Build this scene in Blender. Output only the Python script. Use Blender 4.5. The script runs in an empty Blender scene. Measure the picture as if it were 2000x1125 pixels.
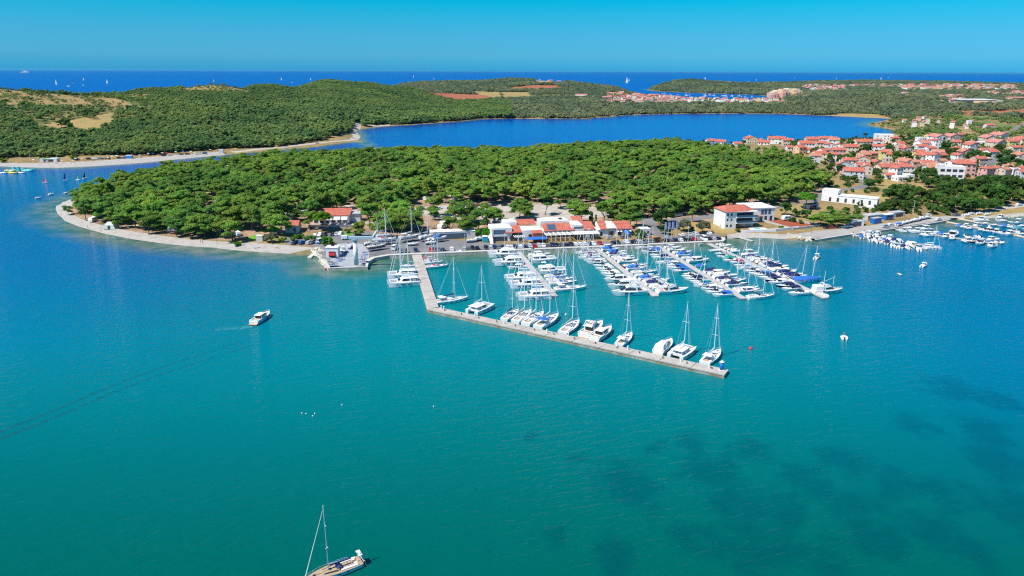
import bpy, bmesh, math, random
import numpy as np
from mathutils import Vector, Matrix, Euler
from mathutils.geometry import delaunay_2d_cdt

SC = bpy.context.scene
COL = SC.collection
R = math.radians
rng = np.random.default_rng(7)
random.seed(7)

# ------------------------------------------------------------------ camera
CAM_H = 80.0
FPX = 1380.0                      # focal length in pixels of a 2000 px wide picture
PITCH = math.atan((562.5 - 138.5) / FPX)
ROLL = 0.0037
_F0 = np.array([0, math.cos(PITCH), -math.sin(PITCH)])
_R0 = np.array([1.0, 0, 0])
_D0 = np.array([0, -math.sin(PITCH), -math.cos(PITCH)])
_RR = _R0 - ROLL * _D0
_DD = _D0 + ROLL * _R0
cam_data = bpy.data.cameras.new('camera')
cam = bpy.data.objects.new('camera', cam_data)
COL.objects.link(cam)
M = Matrix.Identity(4)
for i in range(3):
    M[i][0] = _RR[i]; M[i][1] = -_DD[i]; M[i][2] = -_F0[i]
M[2][3] = CAM_H
cam.matrix_world = M
cam_data.sensor_width = 36
cam_data.lens = FPX / 2000 * 36
cam_data.clip_start = 1
cam_data.clip_end = 200000
SC.camera = cam

# ------------------------------------------------------------------ light
SUN_DIR = Vector((-0.80, -0.48, 1.38)).normalized()      # towards the sun
sun_el = math.asin(SUN_DIR.z)
sun_az = math.atan2(SUN_DIR.x, SUN_DIR.y)
world = bpy.data.worlds.new('World')
SC.world = world
world.use_nodes = True
nt = world.node_tree
nt.nodes.clear()
wo = nt.nodes.new('ShaderNodeOutputWorld')
bg = nt.nodes.new('ShaderNodeBackground')
sky = nt.nodes.new('ShaderNodeTexSky')
sky.sky_type = 'NISHITA'
sky.sun_disc = False
sky.sun_elevation = sun_el
sky.sun_rotation = sun_az
sky.altitude = 50
sky.air_density = 1.0
sky.dust_density = 0.2
sky.ozone_density = 3.0
# the deep polarised blue of this sky: the physical sky filtered by height above the horizon
geo = nt.nodes.new('ShaderNodeTexCoord')
sep = nt.nodes.new('ShaderNodeSeparateXYZ')
nt.links.new(geo.outputs['Generated'], sep.inputs[0])
ramp = nt.nodes.new('ShaderNodeValToRGB')
ramp.color_ramp.elements[0].position = 0.0
ramp.color_ramp.elements[0].color = (0.04, 0.41, 1.03, 1)
ramp.color_ramp.elements[1].position = 1.0
ramp.color_ramp.elements[1].color = (0.30, 0.70, 0.95, 1)
for p_, c_ in ((0.02, (0.095, 0.46, 0.90, 1)), (0.045, (0.085, 0.48, 0.83, 1)), (0.086, (0.004, 0.57, 0.80, 1)), (0.16, (0.01, 0.55, 0.86, 1)), (0.40, (0.04, 0.60, 0.95, 1))):
    e = ramp.color_ramp.elements.new(p_); e.color = c_
nt.links.new(sep.outputs['Z'], ramp.inputs[0])
mul = nt.nodes.new('ShaderNodeMix'); mul.data_type = 'RGBA'; mul.blend_type = 'MULTIPLY'
mul.inputs['Factor'].default_value = 1
nt.links.new(sky.outputs[0], mul.inputs['A'])
nt.links.new(ramp.outputs[0], mul.inputs['B'])
nt.links.new(mul.outputs['Result'], bg.inputs[0])
bg.inputs[1].default_value = 0.117
nt.links.new(bg.outputs[0], wo.inputs[0])

sd = bpy.data.lights.new('sun', 'SUN')
sd.energy = 5.0
sd.angle = R(0.53)
sd.color = (1.0, 0.955, 0.88)
sun = bpy.data.objects.new('sun', sd)
COL.objects.link(sun)
sun.rotation_euler = SUN_DIR.to_track_quat('Z', 'Y').to_euler()
SC.view_settings.view_transform = 'Standard'
SC.view_settings.look = 'None'
SC.view_settings.exposure = 0.3
SC.view_settings.gamma = 1
SC.cycles.max_bounces = 6
SC.cycles.diffuse_bounces = 4
SC.cycles.glossy_bounces = 2
SC.cycles.transmission_bounces = 2
SC.cycles.transparent_max_bounces = 6
SC.cycles.caustics_reflective = False
SC.cycles.caustics_refractive = False
SC.cycles.use_denoising = False
SC.cycles.sample_clamp_indirect = 3.0
SC.cycles.sample_clamp_direct = 2.5
SC.cycles.filter_width = 1.2

# ------------------------------------------------------------------ picture measurements -> ground positions
def ray(px, py):
    return _F0 + (px - 1000) / FPX * _RR + (py - 562.5) / FPX * _DD
def at_z(px, py, z=0.0):
    d = ray(px, py)
    t = (z - CAM_H) / d[2]
    return np.array([d[0] * t, d[1] * t, z])
def at_y(px, Y):                 # a place in column px at forward distance Y on the low ground
    py = 400.0
    for _ in range(30):
        d = ray(px, py)
        zz = CAM_H + d[2] * Y / d[1]
        py -= (2.0 - zz) / (Y / FPX) * 0.8
    d = ray(px, py)
    return np.array([d[0] * Y / d[1], Y, 0.0])
def col_of(X, Y, z=8.0):
    d = np.stack([X, Y, np.full_like(X, z - CAM_H)], -1)
    t = d @ _F0
    return 1000 + FPX * (d @ _RR) / np.maximum(t, 1.0)
def pix_of(p):
    d = np.asarray(p, float) - np.array([0, 0, CAM_H])
    t = d @ _F0
    return 1000 + FPX * (d @ _RR) / t, 562.5 + FPX * (d @ _DD) / t, t

# ------------------------------------------------------------------ coast
# (a, b, shore height): b is a picture row at sea level, or ('y', distance)
def pts(lst):
    out = []
    for e in lst:
        if e[0] == 'y': p = at_y(e[1], e[2])
        else: p = at_z(e[0], e[1], 0.0)
        out.append(p[:2])
    return np.array(out)
COAST = [(-420, 332), (-200, 328), (0, 326), (60, 327.5), (110, 328), (170, 326), (230, 322), (290, 317.5), (370, 309), (440, 302.5),
         (500, 297.5), (560, 292), (620, 286.5), (655, 281.5), (678, 279), (690, 277.5), (706, 278.5), (722, 284),
         ('y', 730, 745), ('y', 700, 715), ('y', 600, 680), ('y', 500, 640), ('y', 400, 600), ('y', 300, 560), ('y', 220, 512), ('y', 170, 470),
         (146, 386), (132, 390), (118, 395.5), (107, 402), (103, 409), (106, 418), (114, 426), (125, 433), (150, 443), (200, 457), (260, 468.5), (320, 477), (400, 485),
         (480, 491.5), (560, 496), (606, 498.5), (618, 503), (630, 510), (641, 525), (718, 522), (720, 512), (732, 505), (760, 500), (812, 497.5), (1000, 490), (1200, 482), (1415, 472.5),
         (1419, 467), (1440, 466), (1480, 465), (1530, 467), (1560, 468.5), (1590, 470), (1650, 460.5), (1700, 454), (1760, 446), (1810, 439), (1838, 434), (1858, 429.5),
         (1880, 428), (1915, 428.5), (1950, 426), (2000, 421), (2120, 409), (2400, 385),
         ('y', 2700, 900), ('y', 2700, 5400), ('y', 2100, 5600), ('y', 1990, 5400), ('y', 1900, 5300), ('y', 1700, 5600), ('y', 1560, 5200), ('y', 1500, 4600), ('y', 1430, 4000), ('y', 1345, 3900), ('y', 1290, 3500),
         (1262, 175), (1275, 178), (1350, 181.5), (1430, 184), (1480, 185.5), (1512, 189.5),
         (1502, 195.5), (1460, 196), (1420, 195), (1350, 193), (1300, 190), (1268, 187), (1240, 183), (1225, 178.5), (1205, 176),
         ('y', 1190, 3700), ('y', 1100, 3900), ('y', 1000, 3900), ('y', 850, 3700), ('y', 800, 3000), ('y', 640, 2500), ('y', 530, 2100), ('y', 430, 1950), ('y', 165, 1700), ('y', 0, 1600), ('y', -420, 1700)]
LAGOON = [(727, 287.5), (712, 279), (704, 271), (708, 266), (700, 260), (694, 255.5), (712, 251.5), (735, 248), (765, 246), (800, 244), (860, 240), (922, 235.5), (932, 233), (1000, 232), (1080, 232), (1140, 232), (1180, 229), (1240, 224), (1340, 222.5),
          (1500, 221.5), (1600, 225.5), (1700, 230), (1738, 232), (1722, 236), (1700, 240), (1690, 244), (1712, 248), (1738, 252.5), (1752, 256), (1742, 262),
          ('y', 1715, 915), ('y', 1600, 870), ('y', 1500, 850), ('y', 1400, 820), ('y', 1300, 790), ('y', 1100, 730), ('y', 900, 715), ('y', 790, 745)]
coast = pts(COAST)
lagoon = pts(LAGOON)

def in_poly(P, poly):
    x, y = P[:, 0], P[:, 1]
    inside = np.zeros(len(P), bool)
    n = len(poly)
    for i in range(n):
        x1, y1 = poly[i]; x2, y2 = poly[(i + 1) % n]
        if y1 == y2: continue
        c = ((y1 > y) != (y2 > y)) & (x < (x2 - x1) * (y - y1) / (y2 - y1) + x1)
        inside ^= c
    return inside
def seg_dist(P, line, closed=True):
    best = np.full(len(P), 1e12)
    n = len(line)
    for i in range(n if closed else n - 1):
        a = line[i]; b = line[(i + 1) % n]
        ab = b - a
        L2 = ab @ ab + 1e-12
        t = np.clip(((P - a) @ ab) / L2, 0, 1)
        d = P - a - t[:, None] * ab
        best = np.minimum(best, (d * d).sum(1))
    return np.sqrt(best)
def smooth(x): 
    x = np.clip(x, 0, 1)
    return x * x * (3 - 2 * x)

# quay platform: flat paved ground 1.3 m above the water
Q_Z = 1.3
QUAY = [(626, 502), (641, 524.5), (718, 521.5), (720, 511), (732, 504), (760, 499), (812, 496.5), (1000, 489), (1200, 481), (1413, 471.5),
        (1416, 466), (1405, 459), (1380, 455), (1345, 456), (1318, 461), (1296, 466), (1255, 470), (1180, 471.5), (1100, 475), (960, 476), (900, 470), (850, 465), (780, 463), (745, 460), (725, 452), (700, 451), (640, 455), (560, 464), (545, 470), (560, 477), (600, 478), (618, 483)]
APRON = [(1592, 469.3), (1650, 460), (1700, 453.3), (1760, 445.3), (1810, 438.3), (1838, 433.3), (1858, 428.8), (1872, 424), (1850, 421.5), (1800, 426.5), (1760, 431), (1700, 440.5), (1640, 447), (1590, 451), (1560, 456), (1570, 463)]
quay = np.array([at_z(a, b, Q_Z)[:2] for a, b in QUAY])
apron = np.array([at_z(a, b, 1.0)[:2] for a, b in APRON])

# ground profile: per picture column a list of (forward distance, height)
PROFILE = {
    -420: [(600, 1), (700, 4), (800, 30), (950, 52), (1100, 62), (1300, 50), (1700, 0)],
    0: [(640, 1), (680, 2), (760, 17), (850, 31), (950, 42), (1080, 52), (1150, 51), (1300, 38), (1600, 0)],
    100: [(640, 1), (690, 3), (770, 17), (850, 25), (920, 31), (1000, 39), (1110, 46.5), (1300, 30), (1600, 0)],
    165: [(377, 0), (395, 1.2), (430, 2), (460, .8), (480, 0), (640, 1), (700, 6), (800, 17), (840, 22.5), (900, 29), (1000, 36), (1100, 42.5), (1300, 26), (1700, 0)],
    240: [(360, 0), (380, 1.5), (440, 3), (500, 3), (530, 0), (650, 1), (720, 7), (800, 15), (840, 20), (920, 28), (1000, 34), (1120, 43), (1300, 30), (1700, 0)],
    300: [(346, 0), (370, 1.5), (430, 4), (490, 5), (530, 3), (560, 0), (670, 1), (740, 8), (850, 20), (960, 32), (1150, 48), (1400, 34), (1750, 0)],
    430: [(330, 0), (350, 2), (420, 5), (500, 7.5), (540, 7), (600, 1), (730, 1), (790, 8), (880, 20), (1020, 36), (1250, 55.5), (1600, 30), (1950, 0)],
    530: [(320, 0), (350, 2), (420, 5), (500, 9), (540, 9), (600, 6), (650, 0), (770, 1), (830, 5), (900, 11), (1080, 26), (1400, 51), (1700, 30), (2100, 0)],
    640: [(325, 1), (380, 3), (450, 5), (520, 8), (570, 7.5), (640, 3), (690, 0), (850, 1.2), (960, 14), (1250, 26), (1500, 38), (1900, 54), (2200, 26), (2500, 0)],
    720: [(325, 1), (380, 3), (450, 5), (520, 8), (580, 7.8), (650, 4), (740, 0), (1010, 1.5), (1150, 6), (1350, 22), (1800, 49), (2200, 26), (2600, 0)],
    790: [(325, 1), (380, 3), (450, 5), (520, 8), (580, 8.2), (650, 4.5), (740, 0), (1130, 1), (1250, 6), (1500, 16), (1850, 36), (2200, 18), (2700, 22), (3000, 35), (3200, 0)],
    900: [(325, 1.3), (380, 3), (450, 5), (520, 8), (580, 8.2), (650, 4.5), (715, 0), (1270, 1), (1450, 4), (1800, 8), (2200, 10), (2600, 22), (3000, 36), (3300, 20), (3700, 0)],
    1000: [(325, 1.3), (380, 3), (450, 5), (520, 8), (580, 8.2), (650, 4.5), (715, 0), (1285, 1), (1450, 3), (1700, 4.5), (2300, 9.5), (2700, 24), (3200, 47), (3500, 30), (3900, 0)],
    1100: [(330, 1.3), (380, 2.5), (450, 5), (520, 9), (590, 10), (660, 6), (730, 0), (1300, 1), (1500, 3), (1800, 5), (2500, 8), (2900, 26), (3300, 37), (3600, 16), (3900, 0)],
    1180: [(332, 1.3), (380, 2.5), (440, 5.5), (520, 10), (600, 13), (660, 9), (750, 0), (1380, 1), (1500, 3), (1900, 4), (2400, 5), (2800, 14), (3100, 20), (3700, 0)],
    1250: [(335, 1.3), (380, 2.5), (440, 5.5), (520, 11), (600, 14), (660, 10), (770, 0), (1440, 1), (1550, 2.5), (1900, 4), (2400, 6), (2700, 3), (2800, 0), (3100, 8), (3400, 14), (3600, 0)],
    1345: [(338, 1.3), (380, 2.3), (440, 5.5), (520, 11), (610, 14), (670, 10.5), (800, 0), (1450, 1), (1550, 2.5), (1900, 4), (2300, 2), (2900, 0), (3100, 14), (3450, 42), (3900, 0)],
    1430: [(340, 1.3), (380, 2.3), (440, 5), (520, 9.5), (620, 12.5), (680, 10), (820, 0), (1450, 1), (1550, 2.5), (1900, 4), (2200, 2), (2700, 0), (2900, 9), (3400, 30), (3700, 24), (4100, 0)],
    1500: [(340, 1), (380, 3), (440, 6), (520, 9), (620, 12), (700, 10), (850, 1), (1460, 1), (1600, 4), (1900, 7), (2200, 2), (2600, 2), (3000, 8), (3600, 22), (4000, 22), (4600, 0)],
    1600: [(346, 1), (400, 3), (440, 4.5), (500, 5), (560, 7), (650, 9), (760, 9), (880, 1), (1420, 1), (1600, 8), (1900, 16), (2300, 13), (2700, 9), (3300, 14), (4300, 27), (5200, 0)],
    1700: [(360, 1), (400, 3), (440, 4), (500, 5.5), (560, 7), (650, 9), (760, 8), (920, 1), (1360, 1), (1550, 9), (1800, 19), (2200, 17), (2700, 14), (3300, 16), (4300, 30), (4800, 20), (5600, 0)],
    1850: [(390, 1), (420, 2.5), (470, 4.5), (520, 7), (600, 9), (700, 9), (850, 9), (1000, 6), (1180, 7), (1500, 9), (2100, 11), (2700, 14), (3300, 19), (4300, 27), (4800, 14), (5300, 0)],
    2000: [(426, 1), (445, 2.5), (480, 5), (520, 8), (600, 10), (700, 11), (850, 10), (1000, 8), (1180, 8), (1500, 9), (2100, 9), (3100, 15), (4000, 17), (4500, 14), (5400, 0)],
    2700: [(426, 1), (445, 2.5), (480, 6), (520, 9), (600, 12), (700, 13), (1000, 12), (1500, 12), (2100, 12), (3100, 17), (4500, 15), (5400, 0)],
}
_cols = np.array(sorted(PROFILE))
_pt = [(np.array([a for a, b in PROFILE[c]]), np.array([b for a, b in PROFILE[c]])) for c in _cols]

def _noise(X, Y, s):
    return (np.sin(X / s + 1.3 * np.sin(Y / (s * 1.7))) + np.sin(Y / (s * .8) + 1.7 * np.sin(X / (s * 1.3) + 2)) + np.sin((X + Y) / (s * .6))) / 3
def height(X, Y):
    X = np.atleast_1d(np.asarray(X, float)); Y = np.atleast_1d(np.asarray(Y, float))
    c = col_of(X, Y)
    c = np.clip(c, _cols[0], _cols[-1] - 1e-6)
    k = np.clip(np.searchsorted(_cols, c, side='right') - 1, 0, len(_cols) - 2)
    w = (c - _cols[k]) / (_cols[k + 1] - _cols[k])
    w = w * w * (3 - 2 * w) * .6 + w * .4
    z = np.zeros_like(X)
    for i in range(len(_cols) - 1):
        m = k == i
        if m.any():
            z0 = np.interp(Y[m], *_pt[i]); z1 = np.interp(Y[m], *_pt[i + 1])
            z[m] = z0 * (1 - w[m]) + z1 * w[m]
    P = np.stack([X, Y], -1)
    d = np.minimum(seg_dist(P, coast), seg_dist(P, lagoon))
    land = in_poly(P, coast) & ~in_poly(P, lagoon)
    z = z + _noise(X, Y, 60) * np.clip(z / 30, 0, 1) * 2.0
    z = np.maximum(z, 0.8 + 0.6 * smooth(d / 60))
    zs = -0.12 + 0.11 * np.minimum(d, 12)
    f = smooth(d / np.clip(Y * .04, 14, 60))
    z = zs * (1 - f) + z * f
    for poly, zq in ((quay, Q_Z), (apron, 1.0)):
        ins = in_poly(P, poly)
        near = (Y < 520)
        dq = np.full(len(P), 1e9)
        if near.any(): dq[near] = seg_dist(P[near], poly)
        b = np.where(ins | (dq < .05), 1.0, 1 - smooth(dq / 14))
        z = z * (1 - b) + zq * b
    return np.where(land, z, -0.3)
def ground(px, py):
    """where the sight line through a measured picture point meets the terrain"""
    d = ray(px, py)
    t = 90 * (1.006 ** np.arange(760))
    X = d[0] * t; Y = d[1] * t; Z = CAM_H + d[2] * t
    m = Y < 6000
    H = np.maximum(height(X[m], Y[m]), 0)
    below = np.nonzero(Z[m] <= H)[0]
    if len(below) == 0: return np.array([X[m][-1], Y[m][-1], H[-1]])
    i = below[0]
    lo, hi = t[max(i - 1, 0)], t[i]
    tt = np.linspace(lo, hi, 24)
    H = np.maximum(height(d[0] * tt, d[1] * tt), 0)
    j = np.nonzero(CAM_H + d[2] * tt <= H + 1e-3)[0]
    j = j[0] if len(j) else len(tt) - 1
    return np.array([d[0] * tt[j], d[1] * tt[j], max(H[j], 0)])
def gz(x, y):
    return float(height([x], [y])[0])

# ------------------------------------------------------------------ materials
MATS = {}
def mat(name, rgb, rough=.6, metal=0.0, var=0.0, scale=3.0, spec=.5, inst=0.0, rgb2=None):
    """procedural material: noise varies the value (or mixes two colours), inst varies it per object"""
    if name in MATS: return MATS[name]
    m = bpy.data.materials.new(name)
    m.use_nodes = True
    n = m.node_tree.nodes; l = m.node_tree.links
    b = n['Principled BSDF']
    b.inputs['Roughness'].default_value = rough
    b.inputs['Metallic'].default_value = metal
    b.inputs['Specular IOR Level'].default_value = spec
    b.inputs['Base Color'].default_value = (*rgb, 1)
    src = None
    if var or rgb2:
        tc = n.new('ShaderNodeTexCoord')
        no = n.new('ShaderNodeTexNoise'); no.inputs['Scale'].default_value = scale; no.inputs['Detail'].default_value = 5
        l.new(tc.outputs['Object'], no.inputs['Vector'])
        rp = n.new('ShaderNodeValToRGB')
        rp.color_ramp.elements[0].position = .35; rp.color_ramp.elements[1].position = .65
        c2 = rgb2 if rgb2 else tuple(min(1, c * (1 + var)) for c in rgb)
        c1 = rgb if rgb2 else tuple(c * (1 - var) for c in rgb)
        rp.color_ramp.elements[0].color = (*c1, 1); rp.color_ramp.elements[1].color = (*c2, 1)
        l.new(no.outputs['Fac'], rp.inputs[0])
        src = rp.outputs[0]
        l.new(src, b.inputs['Base Color'])
    if inst:
        oi = n.new('ShaderNodeObjectInfo')
        mr = n.new('ShaderNodeMapRange'); mr.inputs['To Min'].default_value = 1 - inst; mr.inputs['To Max'].default_value = 1 + inst
        l.new(oi.outputs['Random'], mr.inputs[0])
        hs = n.new('ShaderNodeHueSaturation')
        l.new(mr.outputs[0], hs.inputs['Value'])
        if src: l.new(src, hs.inputs['Color'])
        else: hs.inputs['Color'].default_value = (*rgb, 1)
        l.new(hs.outputs[0], b.inputs['Base Color'])
    MATS[name] = m
    return m

def land_mat(name, stops, scale, scale2, detail_amt=.35, bump=.0):
    """ground material: large patches of colour broken by fine grain"""
    m = bpy.data.materials.new(name); m.use_nodes = True
    n = m.node_tree.nodes; l = m.node_tree.links
    b = n['Principled BSDF']; b.inputs['Roughness'].default_value = .95; b.inputs['Specular IOR Level'].default_value = .1
    g = n.new('ShaderNodeNewGeometry')
    a = n.new('ShaderNodeTexNoise'); a.inputs['Scale'].default_value = 1 / scale; a.inputs['Detail'].default_value = 6; a.inputs['Roughness'].default_value = .6
    l.new(g.outputs['Position'], a.inputs['Vector'])
    rp = n.new('ShaderNodeValToRGB')
    rp.color_ramp.elements[0].position = stops[0][0]; rp.color_ramp.elements[0].color = (*stops[0][1], 1)
    rp.color_ramp.elements[1].position = stops[-1][0]; rp.color_ramp.elements[1].color = (*stops[-1][1], 1)
    for p, c in stops[1:-1]:
        e = rp.color_ramp.elements.new(p); e.color = (*c, 1)
    l.new(a.outputs['Fac'], rp.inputs[0])
    f = n.new('ShaderNodeTexNoise'); f.inputs['Scale'].default_value = 1 / scale2; f.inputs['Detail'].default_value = 4
    l.new(g.outputs['Position'], f.inputs['Vector'])
    mr = n.new('ShaderNodeMapRange'); mr.inputs['From Min'].default_value = .25; mr.inputs['From Max'].default_value = .75
    mr.inputs['To Min'].default_value = 1 - detail_amt; mr.inputs['To Max'].default_value = 1 + detail_amt
    l.new(f.outputs['Fac'], mr.inputs[0])
    hs = n.new('ShaderNodeHueSaturation')
    l.new(rp.outputs[0], hs.inputs['Color']); l.new(mr.outputs[0], hs.inputs['Value'])
    l.new(hs.outputs[0], b.inputs['Base Color'])
    return m

# ------------------------------------------------------------------ object helpers
def link(o, parent=None):
    COL.objects.link(o)
    if parent is not None: o.parent = parent
    return o
def tag(o, label=None, cat=None, group=None, kind=None):
    if label: o['label'] = label
    if cat: o['category'] = cat
    if group: o['group'] = group
    if kind: o['kind'] = kind
    return o
def empty(name, loc=(0, 0, 0), rz=0.0, sc=1.0):
    o = bpy.data.objects.new(name, None)
    o.empty_display_size = 1
    o.location = loc; o.rotation_euler = (0, 0, rz); o.scale = (sc, sc, sc)
    return link(o)
def kids(o):
    return [c for c in KIDS.get(o.name, [])]
KIDS = {}
class MB:
    """collects primitive shapes and makes ONE mesh of them"""
    def __init__(s): s.v = []; s.f = []; s.m = []
    def add(s, v, f, mi=0):
        k = len(s.v)
        s.v += [tuple(map(float, p)) for p in v]
        s.f += [tuple(i + k for i in q) for q in f]
        s.m += [mi] * len(f)
        return s
    def box(s, x0, x1, y0, y1, z0, z1, mi=0, tx=0.0, ty=0.0):
        v = [(x0, y0, z0), (x1, y0, z0), (x1, y1, z0), (x0, y1, z0), (x0 + tx, y0 + ty, z1), (x1 - tx, y0 + ty, z1), (x1 - tx, y1 - ty, z1), (x0 + tx, y1 - ty, z1)]
        return s.add(v, [(3, 2, 1, 0), (4, 5, 6, 7), (0, 1, 5, 4), (1, 2, 6, 5), (2, 3, 7, 6), (3, 0, 4, 7)], mi)
    def tube(s, a, b, r0, r1=None, n=6, mi=0, caps=True):
        a = Vector(a); b = Vector(b); r1 = r0 if r1 is None else r1
        d = (b - a)
        if d.length < 1e-6: return s
        d.normalize()
        u = d.orthogonal().normalized(); w = d.cross(u)
        v = []
        for c, r in ((a, r0), (b, r1)):
            for i in range(n):
                t = 2 * math.pi * i / n
                v.append(c + u * math.cos(t) * r + w * math.sin(t) * r)
        f = [(i, (i + 1) % n, n + (i + 1) % n, n + i) for i in range(n)]
        if caps: f += [tuple(range(n - 1, -1, -1)), tuple(range(n, 2 * n))]
        return s.add(v, f, mi)
    def path(s, p, r, n=5, mi=0):
        for i in range(len(p) - 1):
            rr = r if not isinstance(r, (list, tuple)) else r[i]
            r2 = r if not isinstance(r, (list, tuple)) else r[i + 1]
            s.tube(p[i], p[i + 1], rr, r2, n, mi)
        return s
    def loft(s, rings, closed=True, cap0=True, cap1=True, mi=0):
        n = len(rings[0]); v = []; f = []
        for r in rings: v += list(r)
        for i in range(len(rings) - 1):
            for j in range(n if closed else n - 1):
                k = (j + 1) % n
                f.append((i * n + j, i * n + k, (i + 1) * n + k, (i + 1) * n + j))
        if cap0: f.append(tuple(range(n - 1, -1, -1)))
        if cap1: f.append(tuple((len(rings) - 1) * n + j for j in range(n)))
        return s.add(v, f, mi)
    def prism(s, poly, z0, z1, mi=0, shrink=None):
        n = len(poly)
        top = poly if shrink is None else shrink
        v = [(p[0], p[1], z0) for p in poly] + [(p[0], p[1], z1) for p in top]
        f = [(i, (i + 1) % n, n + (i + 1) % n, n + i) for i in range(n)] + [tuple(range(n - 1, -1, -1)), tuple(range(n, 2 * n))]
        return s.add(v, f, mi)
    def ball(s, c, rx, ry, rz, nu=8, nv=5, mi=0, half=False):
        v = []; f = []
        lo = 0 if half else -math.pi / 2
        for i in range(nv + 1):
            a = lo + (math.pi / 2 - lo) * i / nv
            for j in range(nu):
                t = 2 * math.pi * j / nu
                v.append((c[0] + rx * math.cos(a) * math.cos(t), c[1] + ry * math.cos(a) * math.sin(t), c[2] + rz * math.sin(a)))
        for i in range(nv):
            for j in range(nu):
                k = (j + 1) % nu
                f.append((i * nu + j, i * nu + k, (i + 1) * nu + k, (i + 1) * nu + j))
        return s.add(v, f, mi)
    def mesh(s, name, mats, smooth=False):
        me = bpy.data.meshes.new(name)
        me.from_pydata(s.v, [], s.f)
        if not isinstance(mats, (list, tuple)): mats = [mats]
        for m in mats: me.materials.append(m)
        if len(mats) > 1: me.polygons.foreach_set('material_index', s.m)
        if smooth: me.polygons.foreach_set('use_smooth', [True] * len(s.f))
        bm = bmesh.new(); bm.from_mesh(me)
        bmesh.ops.recalc_face_normals(bm, faces=bm.faces)
        bm.to_mesh(me); bm.free()
        me.update()
        return me
    def build(s, name, mats, parent=None, smooth=False):
        o = bpy.data.objects.new(name, s.mesh(name, mats, smooth))
        link(o, parent)
        if parent is not None: KIDS.setdefault(parent.name, []).append(o)
        return o
def dup(o, parent=None):
    """copy of a thing with copies of its parts and sub-parts"""
    c = o.copy(); link(c, parent)
    if parent is not None: KIDS.setdefault(parent.name, []).append(c)
    for ch in list(KIDS.get(o.name, [])): dup(ch, c)
    return c
def recolour(root, part, m, slot=0):
    for c in KIDS.get(root.name, []):
        if c.name.split('.')[0] == part and len(c.material_slots) > slot:
            c.material_slots[slot].link = 'OBJECT'
            c.material_slots[slot].material = m
def np_mesh(name, V, F, mats, smooth=False):
    me = bpy.data.meshes.new(name)
    me.from_pydata([tuple(p) for p in V], [], [tuple(q) for q in F])
    for m in (mats if isinstance(mats, (list, tuple)) else [mats]): me.materials.append(m)
    if smooth: me.polygons.foreach_set('use_smooth', [True] * len(me.polygons))
    me.update()
    return me
ORD = ['first', 'second', 'third', 'fourth', 'fifth', 'sixth', 'seventh', 'eighth', 'ninth', 'tenth', 'eleventh', 'twelfth', 'thirteenth', 'fourteenth', 'fifteenth', 'sixteenth', 'seventeenth', 'eighteenth', 'nineteenth', 'twentieth', 'twenty-first', 'twenty-second', 'twenty-third', 'twenty-fourth', 'twenty-fifth', 'twenty-sixth', 'twenty-seventh', 'twenty-eighth', 'twenty-ninth', 'thirtieth']
ORD += ['thirty-' + o for o in ORD[:9]] + ['fortieth'] + ['forty-' + o for o in ORD[:9]] + ['fiftieth'] + ['fifty-' + o for o in ORD[:9]] + ['sixtieth'] + ['sixty-' + o for o in ORD[:9]]
# ================================================================== TERRAIN: one triangulation cut into its surfaces
def GP(lst):
    return np.array([ground(a, b)[:2] for a, b in lst])
def strip(line, w):
    """a road: a centre line (world) widened to a polygon"""
    line = np.array(line, float)
    t = np.gradient(line, axis=0)
    t /= np.linalg.norm(t, axis=1)[:, None] + 1e-9
    nrm = np.stack([-t[:, 1], t[:, 0]], -1)
    w = np.broadcast_to(np.asarray(w, float), (len(line),))[:, None] / 2
    return np.concatenate([line + nrm * w, (line - nrm * w)[::-1]])
def dens(line, step):
    out = []
    for a, b in zip(line[:-1], line[1:]):
        k = max(1, int(np.linalg.norm(b - a) / step))
        for i in range(k): out.append(a + (b - a) * i / k)
    out.append(line[-1])
    return np.array(out)

L_GROUND = land_mat('dry_ground', [(.30, (.18, .15, .07)), (.44, (.25, .18, .08)), (.55, (.31, .215, .095)), (.68, (.15, .165, .06))], 38, 2.5, .3)
L_FLOOR = land_mat('woodland_floor', [(.3, (.17, .115, .07)), (.5, (.33, .22, .14)), (.7, (.42, .31, .20))], 14, 1.6, .4)
L_SCRUB = land_mat('hill_scrub', [(.34, (.09, .12, .035)), (.5, (.14, .15, .05)), (.66, (.26, .19, .08))], 60, 5, .4)
L_GRASS = land_mat('bleached_grass', [(.3, (.25, .19, .075)), (.5, (.36, .255, .10)), (.7, (.28, .23, .09))], 25, 3, .25)
L_HGRASS = land_mat('hill_grass', [(.3, (.22, .17, .07)), (.5, (.33, .225, .095)), (.7, (.20, .175, .07))], 30, 4, .3)
L_BEACH = land_mat('pebble_beach', [(.35, (.33, .295, .26)), (.5, (.42, .385, .345)), (.65, (.36, .33, .295))], 6, .5, .22)
L_ASPH = land_mat('worn_asphalt', [(.35, (.15, .146, .15)), (.5, (.19, .186, .188)), (.65, (.215, .21, .208))], 12, .8, .12)
L_CONC = land_mat('grey_concrete', [(.35, (.32, .295, .265)), (.5, (.37, .345, .315)), (.65, (.40, .375, .345))], 9, .9, .1)
L_SLIP = land_mat('blue_grey_concrete', [(.35, (.30, .32, .34)), (.5, (.36, .375, .39)), (.65, (.33, .345, .35))], 7, .9, .1)
L_DIRT = land_mat('pale_gravel', [(.35, (.38, .335, .28)), (.5, (.46, .42, .365)), (.65, (.39, .335, .265))], 9, .9, .15)
L_CAMP = land_mat('trodden_gravel', [(.32, (.24, .165, .10)), (.46, (.36, .30, .235)), (.56, (.42, .37, .31)), (.7, (.27, .19, .11))], 13, 1.1, .2)
L_SOIL = land_mat('red_soil', [(.35, (.31, .105, .05)), (.5, (.37, .13, .065)), (.65, (.34, .125, .07))], 40, 4, .12)
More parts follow.
